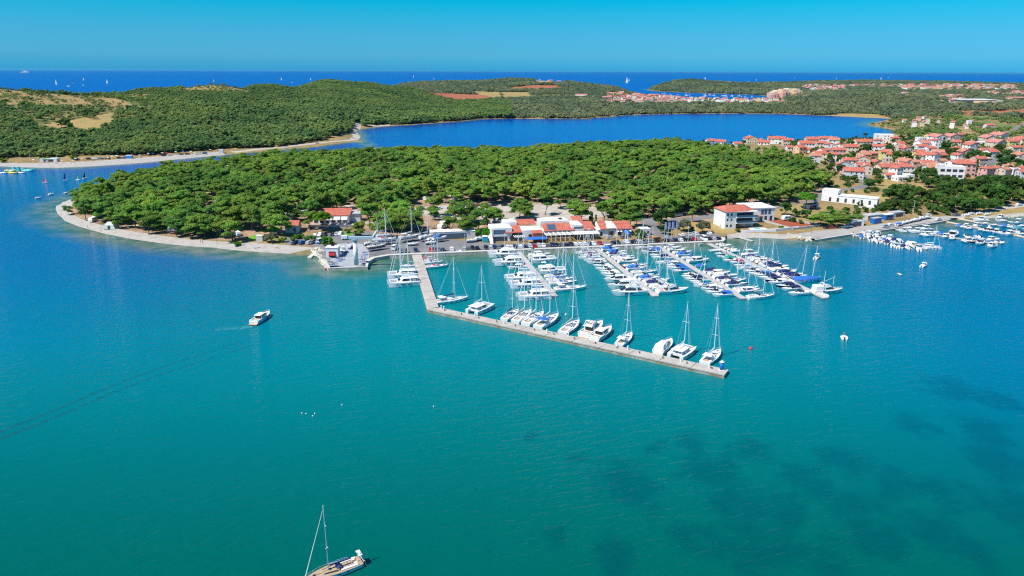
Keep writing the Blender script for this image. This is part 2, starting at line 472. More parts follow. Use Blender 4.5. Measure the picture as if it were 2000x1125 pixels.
L_GREEN = land_mat('green_field', [(.35, (.10, .17, .045)), (.5, (.14, .20, .06)), (.65, (.17, .20, .065))], 30, 3, .2)
L_LAWN = land_mat('watered_lawn', [(.35, (.10, .26, .018)), (.5, (.15, .34, .025)), (.65, (.13, .29, .02))], 5, .8, .2)
L_CLAY = land_mat('red_clay_court', [(.35, (.27, .075, .035)), (.5, (.31, .09, .045)), (.65, (.29, .085, .045))], 6, .7, .12)

ZONES = []
def zone(name, poly, m): ZONES.append((name, np.asarray(poly), m))
# woodland floor of the near headland
zone('woodland_floor', GP([(148, 392), (140, 415), (165, 430), (215, 445), (270, 454), (330, 461), (390, 467), (455, 470), (500, 462), (545, 458), (640, 450), (700, 448), (760, 458), (850, 462), (960, 470), (1180, 462), (1290, 440), (1420, 430), (1520, 412), (1600, 385), (1618, 365), (1604, 345), (1560, 326), (1510, 315), (1460, 308), (1410, 300), (1350, 292)])
     .tolist() + [list(at_y(c, y)[:2]) for c, y in ((1290, 735), (1200, 720), (1000, 690), (800, 700), (600, 650), (400, 575), (250, 500), (170, 455))], L_FLOOR)
zone('hillside', np.array([at_y(c, y)[:2] for c, y in ((-400, 640), (0, 662), (165, 668), (300, 685), (430, 745), (530, 785), (640, 920), (690, 1040), (730, 1130), (790, 1180), (900, 1310), (1000, 1320), (1140, 1330), (1250, 1480), (1500, 1500), (1700, 1400), (1800, 1300), (1840, 1500), (1990, 2400), (2300, 3000), (2300, 5300), (1560, 5500), (1280, 3900), (1190, 3600), (1000, 4000), (700, 2600), (430, 2000), (0, 1800), (-400, 1800))]), L_SCRUB)
zone('beach', GP([(-200, 322), (0, 318), (60, 318.5), (110, 317), (170, 315), (230, 311), (290, 306.5), (370, 300), (425, 296.5), (436, 298)]).tolist() + GP([(440, 302)]).tolist() + [list(p) for p in coast[1:10][::-1]], L_BEACH)
zone('beach', np.concatenate([coast[26:41], GP([(618, 484), (560, 479), (500, 474), (440, 472), (380, 468), (320, 461), (265, 453), (210, 443), (165, 430), (140, 418), (136, 408), (142, 398), (150, 391)])]), L_BEACH)
zone('beach', np.concatenate([coast[52:57], GP([(1592, 462), (1570, 456), (1540, 458), (1500, 456), (1440, 455), (1420, 458)])]), L_BEACH)
zone('beach', np.concatenate([coast[66:72], GP([(2060, 407), (2000, 413), (1950, 418), (1915, 420), (1885, 423)])]), L_BEACH)
# fields on the hills
zone('dry_field', GP([(58, 250), (100, 256), (140, 263), (158, 260), (205, 257), (218, 248), (230, 220), (205, 221), (180, 227), (150, 233), (105, 238)]), L_GRASS)
zone('hill_pasture', GP([(-60, 195), (0, 202), (60, 206), (130, 212), (200, 210), (250, 216), (262, 205), (225, 192), (165, 189), (100, 184), (40, 178), (0, 173.5), (-60, 170)]), L_HGRASS)
zone('hill_pasture', GP([(318, 175), (360, 179), (430, 182), (490, 183), (484, 170), (440, 164.5), (400, 164.5), (345, 168)]), L_HGRASS)
zone('dry_field', GP([(602, 229), (634, 236), (632, 229), (618, 227)]), L_GRASS)
zone('red_field', GP([(822, 180), (862, 190), (890, 197), (960, 194), (948, 185.5), (905, 184), (872, 182)]), L_SOIL)
zone('dry_field', GP([(918, 183), (950, 186), (962, 194), (980, 192), (975, 180), (925, 178)]), L_GRASS)
zone('dry_field', GP([(980, 180), (984, 194), (1045, 192), (1032, 180)]), L_GRASS)
zone('green_field', GP([(1030, 185), (1060, 190), (1130, 188), (1120, 184.5), (1080, 184)]), L_GREEN)
zone('red_field', GP([(988, 172), (1000, 177), (1050, 176.5), (1102, 173), (1085, 166.5), (1040, 166.5)]), L_SOIL)
zone('dry_field', GP([(1045, 163), (1100, 163.5), (1122, 161), (1080, 156.6), (1045, 155.5)]), L_GRASS)
zone('dry_field', GP([(1175, 181), (1200, 184), (1220, 183), (1200, 180)]), L_GRASS)
zone('dry_field', GP([(1600, 229), (1640, 231.5), (1690, 232.5), (1722, 235), (1740, 231), (1718, 224), (1690, 222), (1640, 222)]), L_GRASS)
zone('red_field', GP([(1855, 219), (1880, 225), (1906, 225), (1910, 222.5), (1935, 226), (2020, 226), (2020, 214), (1960, 216), (1900, 217)]), L_SOIL)
zone('green_field', GP([(1860, 226), (1900, 234), (1960, 230), (1920, 226.5), (1880, 225.5)]), L_GREEN)
zone('dry_field', GP([(1795, 233), (1840, 236), (1850, 232), (1810, 229)]), L_GRASS)
zone('dry_field', GP([(1842, 255), (1880, 258), (1892, 256), (1880, 250), (1850, 250)]), L_GRASS)
zone('dry_field', GP([(1870, 262), (1900, 268), (1905, 262), (1890, 258)]), L_GRASS)
zone('green_field', GP([(1890, 240), (1960, 252), (1990, 248), (1930, 236)]), L_GREEN)
zone('campsite_car_park', GP([(805, 412), (850, 402), (950, 399), (1050, 398), (1160, 402), (1200, 410), (1190, 422), (1100, 430), (1000, 438), (930, 436), (850, 428)]), L_CAMP)
# paved and gravelled ground
zone('boat_yard', quay, L_ASPH)
zone('quay_apron', apron, L_CONC)
zone('slipway', np.array([at_z(a, b, Q_Z)[:2] for a, b in [(641, 524.5), (718, 521.5), (720, 511), (722, 500), (718, 478), (690, 474), (660, 476), (650, 490)]]), L_SLIP)
zone('road', strip(dens(GP([(1300, 465), (1283, 452), (1268, 438), (1262, 428), (1240, 420)]), 6), 8), L_ASPH)
zone('road', strip(dens(GP([(1266, 431), (1310, 430), (1360, 427), (1410, 420), (1450, 412), (1530, 407), (1560, 402), (1585, 394), (1600, 384), (1625, 376), (1660, 370), (1690, 363), (1694, 352), (1680, 338)]), 6), 7), L_ASPH)
zone('road', strip(dens(GP([(1935, 327), (1925, 322), (1945, 312), (1970, 300), (2010, 288), (2060, 275)]), 6), 10), L_ASPH)
zone('road', strip(dens(GP([(1905, 333), (1935, 328), (1960, 327)]), 5), 10), L_ASPH)
zone('road', strip(dens(GP([(2010, 240), (1990, 248), (1980, 256), (1950, 268)]), 8), 7), L_ASPH)
zone('gravel_track', strip(dens(GP([(975, 432), (1010, 430), (1060, 430), (1100, 426), (1140, 421), (1180, 418)]), 6), [17, 18, 17, 15, 13] + [11] * (len(dens(GP([(975, 432), (1010, 430), (1060, 430), (1100, 426), (1140, 421), (1180, 418)]), 6)) - 5)), L_DIRT)
zone('gravel_track', strip(dens(GP([(800, 415), (850, 408), (900, 406), (960, 408), (1010, 404), (1080, 410), (1150, 410)]), 6), 18), L_DIRT)
zone('gravel_track', strip(dens(GP([(1862, 425.5), (1890, 420), (1930, 412), (1970, 405), (2040, 392)]), 6), 5), L_DIRT)
zone('gravel_track', strip(dens(GP([(1860, 375), (1800, 425), (1838, 425)])[1:], 6), 6), L_DIRT)
zone('footpath', strip(dens(GP([(745, 440), (690, 430), (690, 410), (680, 400)]), 5), 4), L_DIRT)
zone('causeway_road', strip(dens(np.concatenate([GP([(455, 297), (520, 290), (580, 284), (640, 277.5), (690, 273), (697, 267), (692, 261)]), pts([('y', 700, 1075)]), GP([(735, 246), (760, 243.5)])]), 10), 9), L_DIRT)
zone('lawn', GP([(478, 466), (500, 458), (540, 460), (545, 466), (510, 470)]), L_LAWN)
zone('lawn', GP([(508, 450), (530, 443), (550, 444), (540, 452), (515, 453)]), L_LAWN)
zone('lawn', GP([(668, 458), (682, 452), (688, 456), (686, 460)]), L_LAWN)
zone('lawn', GP([(693, 455), (698, 447), (710, 448), (708, 456)]), L_LAWN)
zone('dry_field', GP([(1298, 440), (1325, 446), (1345, 452), (1420, 456), (1440, 452), (1410, 440), (1380, 432), (1330, 432), (1305, 434)]), L_GRASS)
zone('dry_field', GP([(1480, 425), (1530, 425), (1545, 416), (1575, 405), (1600, 392), (1575, 395), (1540, 404), (1500, 412)]), L_GRASS)
zone('dry_field', GP([(1545, 437), (1575, 445), (1600, 440), (1585, 425), (1560, 424)]), L_GRASS)
zone('dry_field', GP([(1640, 372), (1660, 378), (1700, 387), (1730, 395), (1745, 392), (1735, 385), (1700, 375), (1665, 371)]), L_GRASS)
zone('dry_field', GP([(1702, 362), (1740, 372), (1790, 376), (1815, 374), (1800, 360), (1760, 352), (1720, 352)]), L_GRASS)
zone('dry_field', GP([(1875, 424), (1920, 417), (2000, 405), (2040, 400), (2010, 414), (1950, 420)]), L_GRASS)
zone('tennis_court', GP([(1492, 431.5), (1528, 428.5), (1600, 441), (1548, 447.5)]), L_CLAY)

# points: fine near the water front, coarser in the distance
P = [];
def lattice(y0, y1, step, margin):
    ys = np.arange(y0, y1, step)
    for y in ys:
        xw = y * .80 + margin
        xs = np.arange(-xw, xw, step) + rng.uniform(0, step * .3)
        P.append(np.stack([xs, np.full(len(xs), y) + rng.uniform(-.2, .2, len(xs)) * step], -1))
lattice(300, 560, 7, 30)
lattice(560, 1000, 12, 60)
lattice(1000, 1800, 26, 120)
lattice(1800, 5600, 60, 240)
P = np.concatenate(P)
land = in_poly(P, coast) & ~in_poly(P, lagoon)
P = P[land]
V2 = [Vector(p) for p in P]
E = []
def ring(poly, closed=True):
    k = len(V2)
    for p in poly: V2.append(Vector((float(p[0]), float(p[1]))))
    n = len(poly)
    for i in range(n): E.append((k + i, k + (i + 1) % n))
ring(coast); ring(lagoon)
for nm, poly, m in ZONES: ring(poly)
vo, eo, fo, _, _, _ = delaunay_2d_cdt(V2, E, [], 0, 1e-3)
vo = np.array([(v[0], v[1]) for v in vo])
fo = np.array([f for f in fo if len(f) == 3])
cen = vo[fo].mean(1)
ok = in_poly(cen, coast) & ~in_poly(cen, lagoon)
fo = fo[ok]; cen = cen[ok]
used = np.unique(fo)
zz = np.zeros(len(vo))
zz[used] = height(vo[used, 0], vo[used, 1])
# points of the outline itself lie just below the water, or on the quay edge
zid = np.full(len(fo), -1)
for i, (nm, poly, m) in enumerate(ZONES):
    zid[in_poly(cen, poly)] = i
def sub_mesh(name, sel, m, label=None):
    f = fo[sel]
    if len(f) == 0: return None
    u, inv = np.unique(f, return_inverse=True)
    V = np.column_stack([vo[u], zz[u]])
    F = inv.reshape(f.shape)
    a, b, c = V[F[:, 0]], V[F[:, 1]], V[F[:, 2]]
    flip = np.cross(b - a, c - a)[:, 2] < 0
    F[flip] = F[flip][:, ::-1]
    o = bpy.data.objects.new(name, np_mesh(name, V, F, m, smooth=True))
    link(o); o['kind'] = 'structure'
    return o
sub_mesh('ground', zid < 0, L_GROUND)
for i, (nm, poly, m) in enumerate(ZONES):
    sub_mesh(nm, zid == i, m)

# ================================================================== WATER: one sheet to the horizon, bed depth carried per point
def axis(lo, hi, segs, grow, far):
    a = list(np.arange(lo, hi, segs))
    s = segs
    x = a[-1]
    while x < far:
        s *= grow; x += s; a.append(x)
    return a
ys = list(np.arange(40, 230, 5.0)) + list(np.arange(230, 560, 3.5)) + axis(560, 900, 8, 1.12, 90000)
xp = axis(0, 330, 4.5, 1.10, 90000)
xs = sorted([-x for x in xp[1:]] + xp)
XX, YY = np.meshgrid(xs, [-60000, -4000, -200, 0] + ys)
wv = np.stack([XX.ravel(), YY.ravel(), np.zeros(XX.size)], -1)
nx = len(xs); ny = XX.shape[0]
ii = np.arange(nx * ny).reshape(ny, nx)
wf = np.stack([ii[:-1, :-1].ravel(), ii[:-1, 1:].ravel(), ii[1:, 1:].ravel(), ii[1:, :-1].ravel()], -1)
wme = np_mesh('water', wv, wf, [])
near = (np.abs(wv[:, 0]) < 9000) & (wv[:, 1] < 9000)
dsh = np.full(len(wv), 5000.0)
Pn = wv[near][:, :2]
dsh[near] = np.minimum(seg_dist(Pn, coast), seg_dist(Pn, lagoon))
# bed: soft shelf near beaches; bay of the marina shallow and pale, lagoon and open sea deep
wx, wy = wv[:, 0], wv[:, 1]
ash = at_z(110, 420)[:2]
deep = smooth((wy - 430) / 220)                                  # 0 bay, 1 outer water
west = smooth((-wx - 30) / 130) * smooth((wy - 120) / 200)
east = smooth((wx - 55) / 120) * .8
bay = np.clip(np.maximum(deep, np.maximum(west * .56, east * .48 * smooth((wy - 55) / 130))), 0, 1)
shelf = 1 - smooth(dsh / np.where(wy > 600, 16, 26))
tipd = np.linalg.norm(wv[:, :2] - ash, axis=1)
shelf = np.maximum(shelf, .75 * (1 - smooth(tipd / 34)))
quayd = seg_dist(wv[:, :2][near], np.array([at_z(a, b)[:2] for a, b in ((720, 512), (812, 497), (1000, 490), (1200, 482), (1415, 472))]), False)
qs = np.zeros(len(wv)); qs[near] = 1 - smooth(quayd / 45)
# dark sea-grass beds
grassb = np.zeros(len(wv))
for (a, b, r) in ((1222, 938, 11), (1090, 1050, 5.5), (1390, 915, 11), (1470, 880, 8), (1440, 985, 12), (1350, 860, 7), (1210, 1085, 8), (1330, 1050, 6), (1480, 1080, 10), (1700, 1050, 10), (1850, 960, 9), (1960, 900, 12), (2010, 1000, 12), (1900, 1080, 8), (1620, 1100, 8), (1650, 900, 10), (1790, 830, 8), (1950, 780, 10), (1560, 1000, 6), (1040, 850, 3), (850, 940, 3), (1165, 985, 3.5), (1600, 960, 7), (1750, 940, 8), (1260, 990, 5), (1420, 1060, 7), (1560, 930, 8), (1820, 1040, 9), (1690, 980, 6), (1540, 1060, 6), (1130, 900, 3), (1290, 880, 5), (1920, 840, 10), (1860, 760, 12)):
    c = at_z(a, b)[:2]
    dd = np.linalg.norm((wv[:, :2] - c) * np.array([1, .8]), axis=1)
    grassb = np.maximum(grassb, 1 - smooth(dd / r / 1.25))
for nm_, arr in (('bay', bay), ('shelf', shelf), ('quayside', qs), ('seagrass', grassb)):
    at = wme.attributes.new(nm_, 'FLOAT', 'POINT')
    at.data.foreach_set('value', arr.astype(np.float32))
wm = bpy.data.materials.new('sea_water'); wm.use_nodes = True
n = wm.node_tree.nodes; l = wm.node_tree.links
b = n['Principled BSDF']
def attr(a):
    q = n.new('ShaderNodeAttribute'); q.attribute_name = a; return q.outputs['Fac']
def mixc(f, a, c):
    q = n.new('ShaderNodeMix'); q.data_type = 'RGBA'
    if isinstance(f, float): q.inputs['Factor'].default_value = f
    else: l.new(f, q.inputs['Factor'])
    for s_, v in (('A', a), ('B', c)):
        if isinstance(v, tuple): q.inputs[s_].default_value = (*v, 1)
        else: l.new(v, q.inputs[s_])
    return q.outputs['Result']
def math_(op, a, c=None, clamp=False):
    q = n.new('ShaderNodeMath'); q.operation = op; q.use_clamp = clamp
    for i, v in enumerate((a, c)):
        if v is None: continue
        if isinstance(v, (int, float)): q.inputs[i].default_value = v
        else: l.new(v, q.inputs[i])
    return q.outputs[0]
pos = n.new('ShaderNodeNewGeometry').outputs['Position']
def noise(scale, detail=3, rough=.5, vec=pos, dist=0):
    q = n.new('ShaderNodeTexNoise'); q.inputs['Scale'].default_value = scale; q.inputs['Detail'].default_value = detail; q.inputs['Roughness'].default_value = rough
    q.inputs['Distortion'].default_value = dist
    l.new(vec, q.inputs['Vector']); return q.outputs['Fac']
sepp = n.new('ShaderNodeSeparateXYZ'); l.new(pos, sepp.inputs[0])
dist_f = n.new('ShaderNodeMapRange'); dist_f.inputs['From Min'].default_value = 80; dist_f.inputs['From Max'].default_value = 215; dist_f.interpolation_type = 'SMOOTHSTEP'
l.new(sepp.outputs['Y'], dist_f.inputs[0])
C_NEAR = (.0, .088, .064)        # water green, with the steep view's weaker sky reflection painted in by distance
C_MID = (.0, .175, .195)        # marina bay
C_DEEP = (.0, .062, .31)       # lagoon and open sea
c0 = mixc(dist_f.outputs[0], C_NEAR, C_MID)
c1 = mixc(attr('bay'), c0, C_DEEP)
c2 = mixc(math_('MULTIPLY', attr('quayside'), .75), c1, (.0, .145, .115))
gn = noise(1 / 7.0, 5, .62)
gsum = math_('ADD', attr('seagrass'), math_('MULTIPLY', math_('SUBTRACT', gn, .5), 1.5))
gmr = n.new('ShaderNodeMapRange'); gmr.interpolation_type = 'SMOOTHSTEP'; gmr.inputs['From Min'].default_value = .32; gmr.inputs['From Max'].default_value = .92; gmr.inputs['To Max'].default_value = .32
l.new(gsum, gmr.inputs[0])
c3 = mixc(gmr.outputs[0], c2, (.0, .030, .058))
big = noise(1 / 55.0, 3)
c4 = mixc(math_('MULTIPLY', math_('SUBTRACT', big, .5, False), .5, True), c3, (.0, .10, .17))
bedn = noise(1 / 11.0, 4, .6)
bed = n.new('ShaderNodeValToRGB')
bed.color_ramp.elements[0].position = .42; bed.color_ramp.elements[0].color = (.035, .12, .065, 1)
bed.color_ramp.elements[1].position = .62; bed.color_ramp.elements[1].color = (.19, .21, .15, 1)
l.new(bedn, bed.inputs[0])
sh = n.new('ShaderNodeMapRange'); sh.inputs['From Min'].default_value = .12; sh.inputs['From Max'].default_value = .98; sh.inputs['To Max'].default_value = .9
l.new(attr('shelf'), sh.inputs[0])
c5 = mixc(sh.outputs[0], c4, bed.outputs[0])
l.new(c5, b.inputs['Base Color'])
rgh = n.new('ShaderNodeMapRange'); rgh.inputs['From Min'].default_value = 150; rgh.inputs['From Max'].default_value = 2500; rgh.inputs['To Min'].default_value = .11; rgh.inputs['To Max'].default_value = .32
l.new(sepp.outputs['Y'], rgh.inputs[0]); l.new(rgh.outputs[0], b.inputs['Roughness'])
b.subsurface_method = 'BURLEY'
ssw = n.new('ShaderNodeMapRange'); ssw.inputs['From Min'].default_value = 190; ssw.inputs['From Max'].default_value = 300; ssw.inputs['To Min'].default_value = .0; ssw.inputs['To Max'].default_value = 0
l.new(sepp.outputs['Y'], ssw.inputs[0]); l.new(ssw.outputs[0], b.inputs['Subsurface Weight'])
b.inputs['Subsurface Radius'].default_value = (1, 1, 1)
b.inputs['Subsurface Scale'].default_value = 2.2
b.inputs['IOR'].default_value = 1.333
b.inputs['Specular IOR Level'].default_value = .42
b.inputs['Specular Tint'].default_value = (.30, .86, 1.0, 1)
# wind ripples: stretched across the wind, finer chop on top, gusts modulate them
vr = n.new('ShaderNodeVectorRotate'); vr.rotation_type = 'Z_AXIS'; vr.inputs['Angle'].default_value = R(-14)
l.new(pos, vr.inputs['Vector'])
vs = n.new('ShaderNodeVectorMath'); vs.operation = 'MULTIPLY'; vs.inputs[1].default_value = (.32, 1.0, 1)
l.new(vr.outputs[0], vs.inputs[0])
r1 = noise(.62, 3, .55, vs.outputs[0], .6)
r2 = noise(1.7, 2, .5, vs.outputs[0], .4)
gust = noise(1 / 90.0, 3)
amp = n.new('ShaderNodeMapRange'); amp.inputs['From Min'].default_value = .35; amp.inputs['From Max'].default_value = .65; amp.inputs['To Min'].default_value = .45; amp.inputs['To Max'].default_value = 1.0
l.new(gust, amp.inputs[0])
hh = math_('MULTIPLY', math_('ADD', r1, math_('MULTIPLY', r2, .35)), amp.outputs[0])
bp = n.new('ShaderNodeBump'); bp.inputs['Distance'].default_value = 1.05; 
bst = n.new('ShaderNodeMapRange'); bst.inputs['From Min'].default_value = 250; bst.inputs['From Max'].default_value = 1200; bst.inputs['To Min'].default_value = .5; bst.inputs['To Max'].default_value = .02
l.new(sepp.outputs['Y'], bst.inputs[0]); l.new(bst.outputs[0], bp.inputs['Strength'])
l.new(hh, bp.inputs['Height'])
l.new(bp.outputs[0], b.inputs['Normal'])
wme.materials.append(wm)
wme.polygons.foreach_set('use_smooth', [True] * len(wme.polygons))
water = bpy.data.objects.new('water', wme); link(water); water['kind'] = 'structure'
# ================================================================== VEGETATION
def leaf_mat(name, dark, mid, light, inst=.22, hue=.02, patch=45.0):
    m = bpy.data.materials.new(name); m.use_nodes = True
    n = m.node_tree.nodes; l = m.node_tree.links
    b = n['Principled BSDF']; b.inputs['Roughness'].default_value = .75; b.inputs['Specular IOR Level'].default_value = .15
    a = n.new('ShaderNodeAttribute'); a.attribute_name = 'tone'
    rp = n.new('ShaderNodeValToRGB')
    rp.color_ramp.elements[0].position = 0; rp.color_ramp.elements[0].color = (*dark, 1)
    rp.color_ramp.elements[1].position = 1; rp.color_ramp.elements[1].color = (*light, 1)
    e = rp.color_ramp.elements.new(.5); e.color = (*mid, 1)
    l.new(a.outputs['Fac'], rp.inputs[0])
    oi = n.new('ShaderNodeObjectInfo')
    mr = n.new('ShaderNodeMapRange'); mr.inputs['To Min'].default_value = 1 - inst; mr.inputs['To Max'].default_value = 1 + inst
    l.new(oi.outputs['Random'], mr.inputs[0])
    m2 = n.new('ShaderNodeMath'); m2.operation = 'MULTIPLY'; m2.inputs[1].default_value = 7.31
    l.new(oi.outputs['Random'], m2.inputs[0])
    m3 = n.new('ShaderNodeMath'); m3.operation = 'FRACT'; l.new(m2.outputs[0], m3.inputs[0])
    mh = n.new('ShaderNodeMapRange'); mh.inputs['To Min'].default_value = .5 - hue; mh.inputs['To Max'].default_value = .5 + hue
    l.new(m3.outputs[0], mh.inputs[0])
    hs = n.new('ShaderNodeHueSaturation')
    # stands of trees differ: lighter, yellower patches and darker ones across the wood
    nz = n.new('ShaderNodeTexNoise'); nz.inputs['Scale'].default_value = 1 / patch; nz.inputs['Detail'].default_value = 3
    l.new(oi.outputs['Location'], nz.inputs['Vector'])
    pr = n.new('ShaderNodeValToRGB'); pr.color_ramp.elements[0].position = .36; pr.color_ramp.elements[0].color = (.72, .80, .85, 1)
    pr.color_ramp.elements[1].position = .64; pr.color_ramp.elements[1].color = (1.32, 1.16, 1.0, 1)
    l.new(nz.outputs['Fac'], pr.inputs[0])
    mx = n.new('ShaderNodeMix'); mx.data_type = 'RGBA'; mx.blend_type = 'MULTIPLY'; mx.inputs['Factor'].default_value = 1
    l.new(rp.outputs[0], mx.inputs['A']); l.new(pr.outputs[0], mx.inputs['B'])
    l.new(mx.outputs['Result'], hs.inputs['Color']); l.new(mr.outputs[0], hs.inputs['Value']); l.new(mh.outputs[0], hs.inputs['Hue'])
    l.new(hs.outputs[0], b.inputs['Base Color'])
    tr = n.new('ShaderNodeBsdfTranslucent'); ms = n.new('ShaderNodeMixShader'); ms.inputs[0].default_value = .42
    l.new(hs.outputs[0], tr.inputs[0]); l.new(b.outputs[0], ms.inputs[1]); l.new(tr.outputs[0], ms.inputs[2])
    l.new(ms.outputs[0], n['Material Output'].inputs['Surface'])
    return m
F_PINE = leaf_mat('pine_needles', (.12, .23, .045), (.195, .36, .055), (.285, .45, .085), .15, .022)
F_HILL = leaf_mat('hill_pine_needles', (.135, .235, .07), (.20, .315, .09), (.28, .37, .12), .14, .022, 70.0)
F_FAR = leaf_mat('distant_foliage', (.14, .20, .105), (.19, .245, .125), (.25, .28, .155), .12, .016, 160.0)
F_BROAD = leaf_mat('broad_leaves', (.04, .10, .02), (.08, .175, .032), (.15, .265, .05), .28, .025)
F_BRIGHT = leaf_mat('bright_leaves', (.06, .17, .012), (.10, .27, .018), (.16, .36, .025), .15, .02)
F_OLIVE = leaf_mat('silver_leaves', (.10, .12, .06), (.16, .18, .10), (.23, .24, .15), .15, .01)
F_DRY = leaf_mat('bare_twigs', (.10, .08, .07), (.16, .13, .115), (.21, .17, .15), .15, .01)
M_BARK = mat('pine_bark', (.16, .105, .075), .9, var=.35, scale=2)

def crown(seed, Rad, H, zb, nclump, nleaf, leaf, shape='pine', flat=.6, core=.25):
    """a crown of many leaf-sized faces: uneven clumps with gaps between them"""
    g = np.random.default_rng(seed)
    V = []; T = []
    cs = []
    if shape == 'pine':
        # tiers of flat needle pads carried on separate limbs, open between
        nt = nclump // 2 + 2
        off = g.uniform(-.15, .15, 2) * Rad
        for i in range(nt):
            low = i < nt * .42
            fz = g.uniform(.0, .58) if low else g.uniform(.70, 1.0)
            a = 2 * np.pi * (i * .618 + g.uniform(-.1, .1))
            rr = Rad * (g.uniform(.35, .78) if low else .70 * np.sqrt((i - nt * .42 + .5) / (nt * .58)))
            if not low: fz -= .34 * (rr / Rad) ** 2
            pc = np.array([rr * np.cos(a) + off[0] * fz, rr * np.sin(a) + off[1] * fz, zb + (H - zb) * fz])
            pr_ = Rad * g.uniform(.32, .48)
            for j in range(4):
                b_ = 2 * np.pi * (j / 4 + g.uniform(-.12, .12)); q = pr_ * g.uniform(.25, .65)
                cs.append((pc + np.array([q * np.cos(b_), q * np.sin(b_), g.uniform(-.25, .2) + .3 * (1 - q / pr_)]), pr_ * g.uniform(.55, .82)))
    for i in range(0 if shape == 'pine' else nclump):
        for _ in range(30):
            a = g.uniform(0, 2 * np.pi)
            r = Rad * np.sqrt(g.uniform(0, 1)) * .82
            u = r / Rad
            if shape == 'pine':
                top = H * (1 - .38 * u ** 2.2)
                z = zb + (top - zb) * g.uniform(.40, .92)
            elif shape == 'umbrella':
                top = H * (1 - .22 * u ** 2)
                z = top - g.uniform(.05, .26) * H
            elif shape == 'cypress':
                z = zb + (H - zb) * g.uniform(0, .95); r = Rad * (1 - ((z - zb) / (H - zb)) ** 1.6) * g.uniform(0, .7)
            else:
                hh = (H - zb) / 2
                z = zb + hh + hh * np.sqrt(max(0, 1 - u * u)) * g.uniform(-.75, .82)
            c = np.array([r * np.cos(a), r * np.sin(a), z])
            if all(np.linalg.norm((c - q) * [1, 1, 1.4]) > Rad * .27 for q, _ in cs): break
        cr = Rad * g.uniform(.24, .42) * (1.0 if shape != 'cypress' else 1.3)
        cs.append((c, cr))
    for c, cr in cs:
        k = int(nleaf * (cr / (Rad * .33)) ** 2)
        d = g.normal(size=(k, 3)); d /= np.linalg.norm(d, axis=1)[:, None]
        d[:, 2] = np.where(d[:, 2] < -.35, -d[:, 2], d[:, 2])
        rr = g.uniform(.72, 1.10, k)
        inner = g.uniform(size=k) < core
        rr[inner] = g.uniform(.2, .7, inner.sum())
        p = c + d * rr[:, None] * cr * np.array([1, 1, flat])
        nn = d * .9 + g.normal(size=(k, 3)) * .38 + np.array([0, 0, .45]); nn /= np.linalg.norm(nn, axis=1)[:, None]
        t = np.cross(nn, g.normal(size=(k, 3))); t /= np.linalg.norm(t, axis=1)[:, None] + 1e-9
        bt = np.cross(nn, t)
        s = leaf * g.uniform(.55, 1.25, k)[:, None]
        s2 = s * g.uniform(.5, .9, k)[:, None]
        q = np.stack([p - t * s - bt * s2 * .4, p + bt * s2 * -1.0 + t * s * .3, p + t * s + bt * s2 * .4, p + bt * s2 - t * s * .3], 1)
        V.append(q.reshape(-1, 3))
        T.append(np.clip(g.uniform(.15, .8) + g.normal(size=k) * .13 , 0, 1))
    V = np.concatenate(V); T = np.concatenate(T)
    F = np.arange(len(V)).reshape(-1, 4)
    return V, F, T, cs
def crown_mesh(name, m, *a, **k):
    V, F, T, cs = crown(*a, **k)
    me = np_mesh(name, V, F, m)
    at = me.attributes.new('tone', 'FLOAT', 'FACE'); at.data.foreach_set('value', T.astype(np.float32))
    return me, cs
def trunk_mb(seed, zb, cs, r0=.26, lean=.6, nl=6):
    g = random.Random(seed)
    mb = MB()
    top = Vector((g.uniform(-lean, lean), g.uniform(-lean, lean), zb))
    mid = Vector((top.x * .3, top.y * .3, zb * .5))
    mb.tube((0, 0, -.4), mid, r0 * 1.15, r0 * .85, 7); mb.tube(mid, top, r0 * .85, r0 * .7, 7)
    for c, cr in g.sample(cs, min(nl, len(cs))):
        e = Vector(c); kn = top.lerp(e, .5) + Vector((0, 0, -.06 * (e - top).length))
        mb.tube(top, kn, r0 * .5, r0 * .34, 5); mb.tube(kn, e, r0 * .34, r0 * .12, 5)
    return mb
def make_tree(name, seed, m, label, cat, Rad, H, zb, nclump, nleaf, leaf, shape='pine', flat=.6, r0=.26, group=None, lean=.6):
    root = empty(name)
    me, cs = crown_mesh('crown', m, seed, Rad, H, zb, nclump, nleaf, leaf, shape, flat)
    o = bpy.data.objects.new('crown', me); link(o, root); KIDS.setdefault(root.name, []).append(o)
    trunk_mb(seed, zb, cs, r0, lean).build('trunk', M_BARK, root)
    tag(root, label, cat, group)
    return root

PINE_LABEL = 'green pine among the crowded pines of the headland wood'
PINE_GROUP = 'pines of the headland wood'
pine_protos = [make_tree('pine_tree', 11 + i, F_PINE, PINE_LABEL, 'pine tree', rad, h, zb, nc, 130, .37, 'pine', .70, .25, PINE_GROUP)
               for i, (rad, h, zb, nc) in enumerate(((4.6, 10.6, 3.6, 17), (5.2, 11.4, 4.2, 20), (4.0, 10.0, 3.0, 14), (4.9, 9.6, 2.6, 18), (3.5, 11.6, 4.0, 13), (5.4, 10.2, 3.8, 21)))]
umb_proto = make_tree('umbrella_pine', 31, F_BRIGHT, 'lone stone pine with flat bright green crown beside the coast road', 'pine tree', 5.6, 9.0, 5.2, 26, 210, .38, 'umbrella', .42, .3, lean=.3)
broad_protos = [make_tree('broadleaf_tree', 41 + i, F_BROAD, 'dark green leafy tree in the village gardens', 'tree', rad, h, 1.3, nc, 170, .42, 'round', .8, .2, 'leafy trees around the village')
                for i, (rad, h, nc) in enumerate(((3.6, 7.0, 15), (4.4, 8.2, 18), (3.0, 5.6, 12)))]
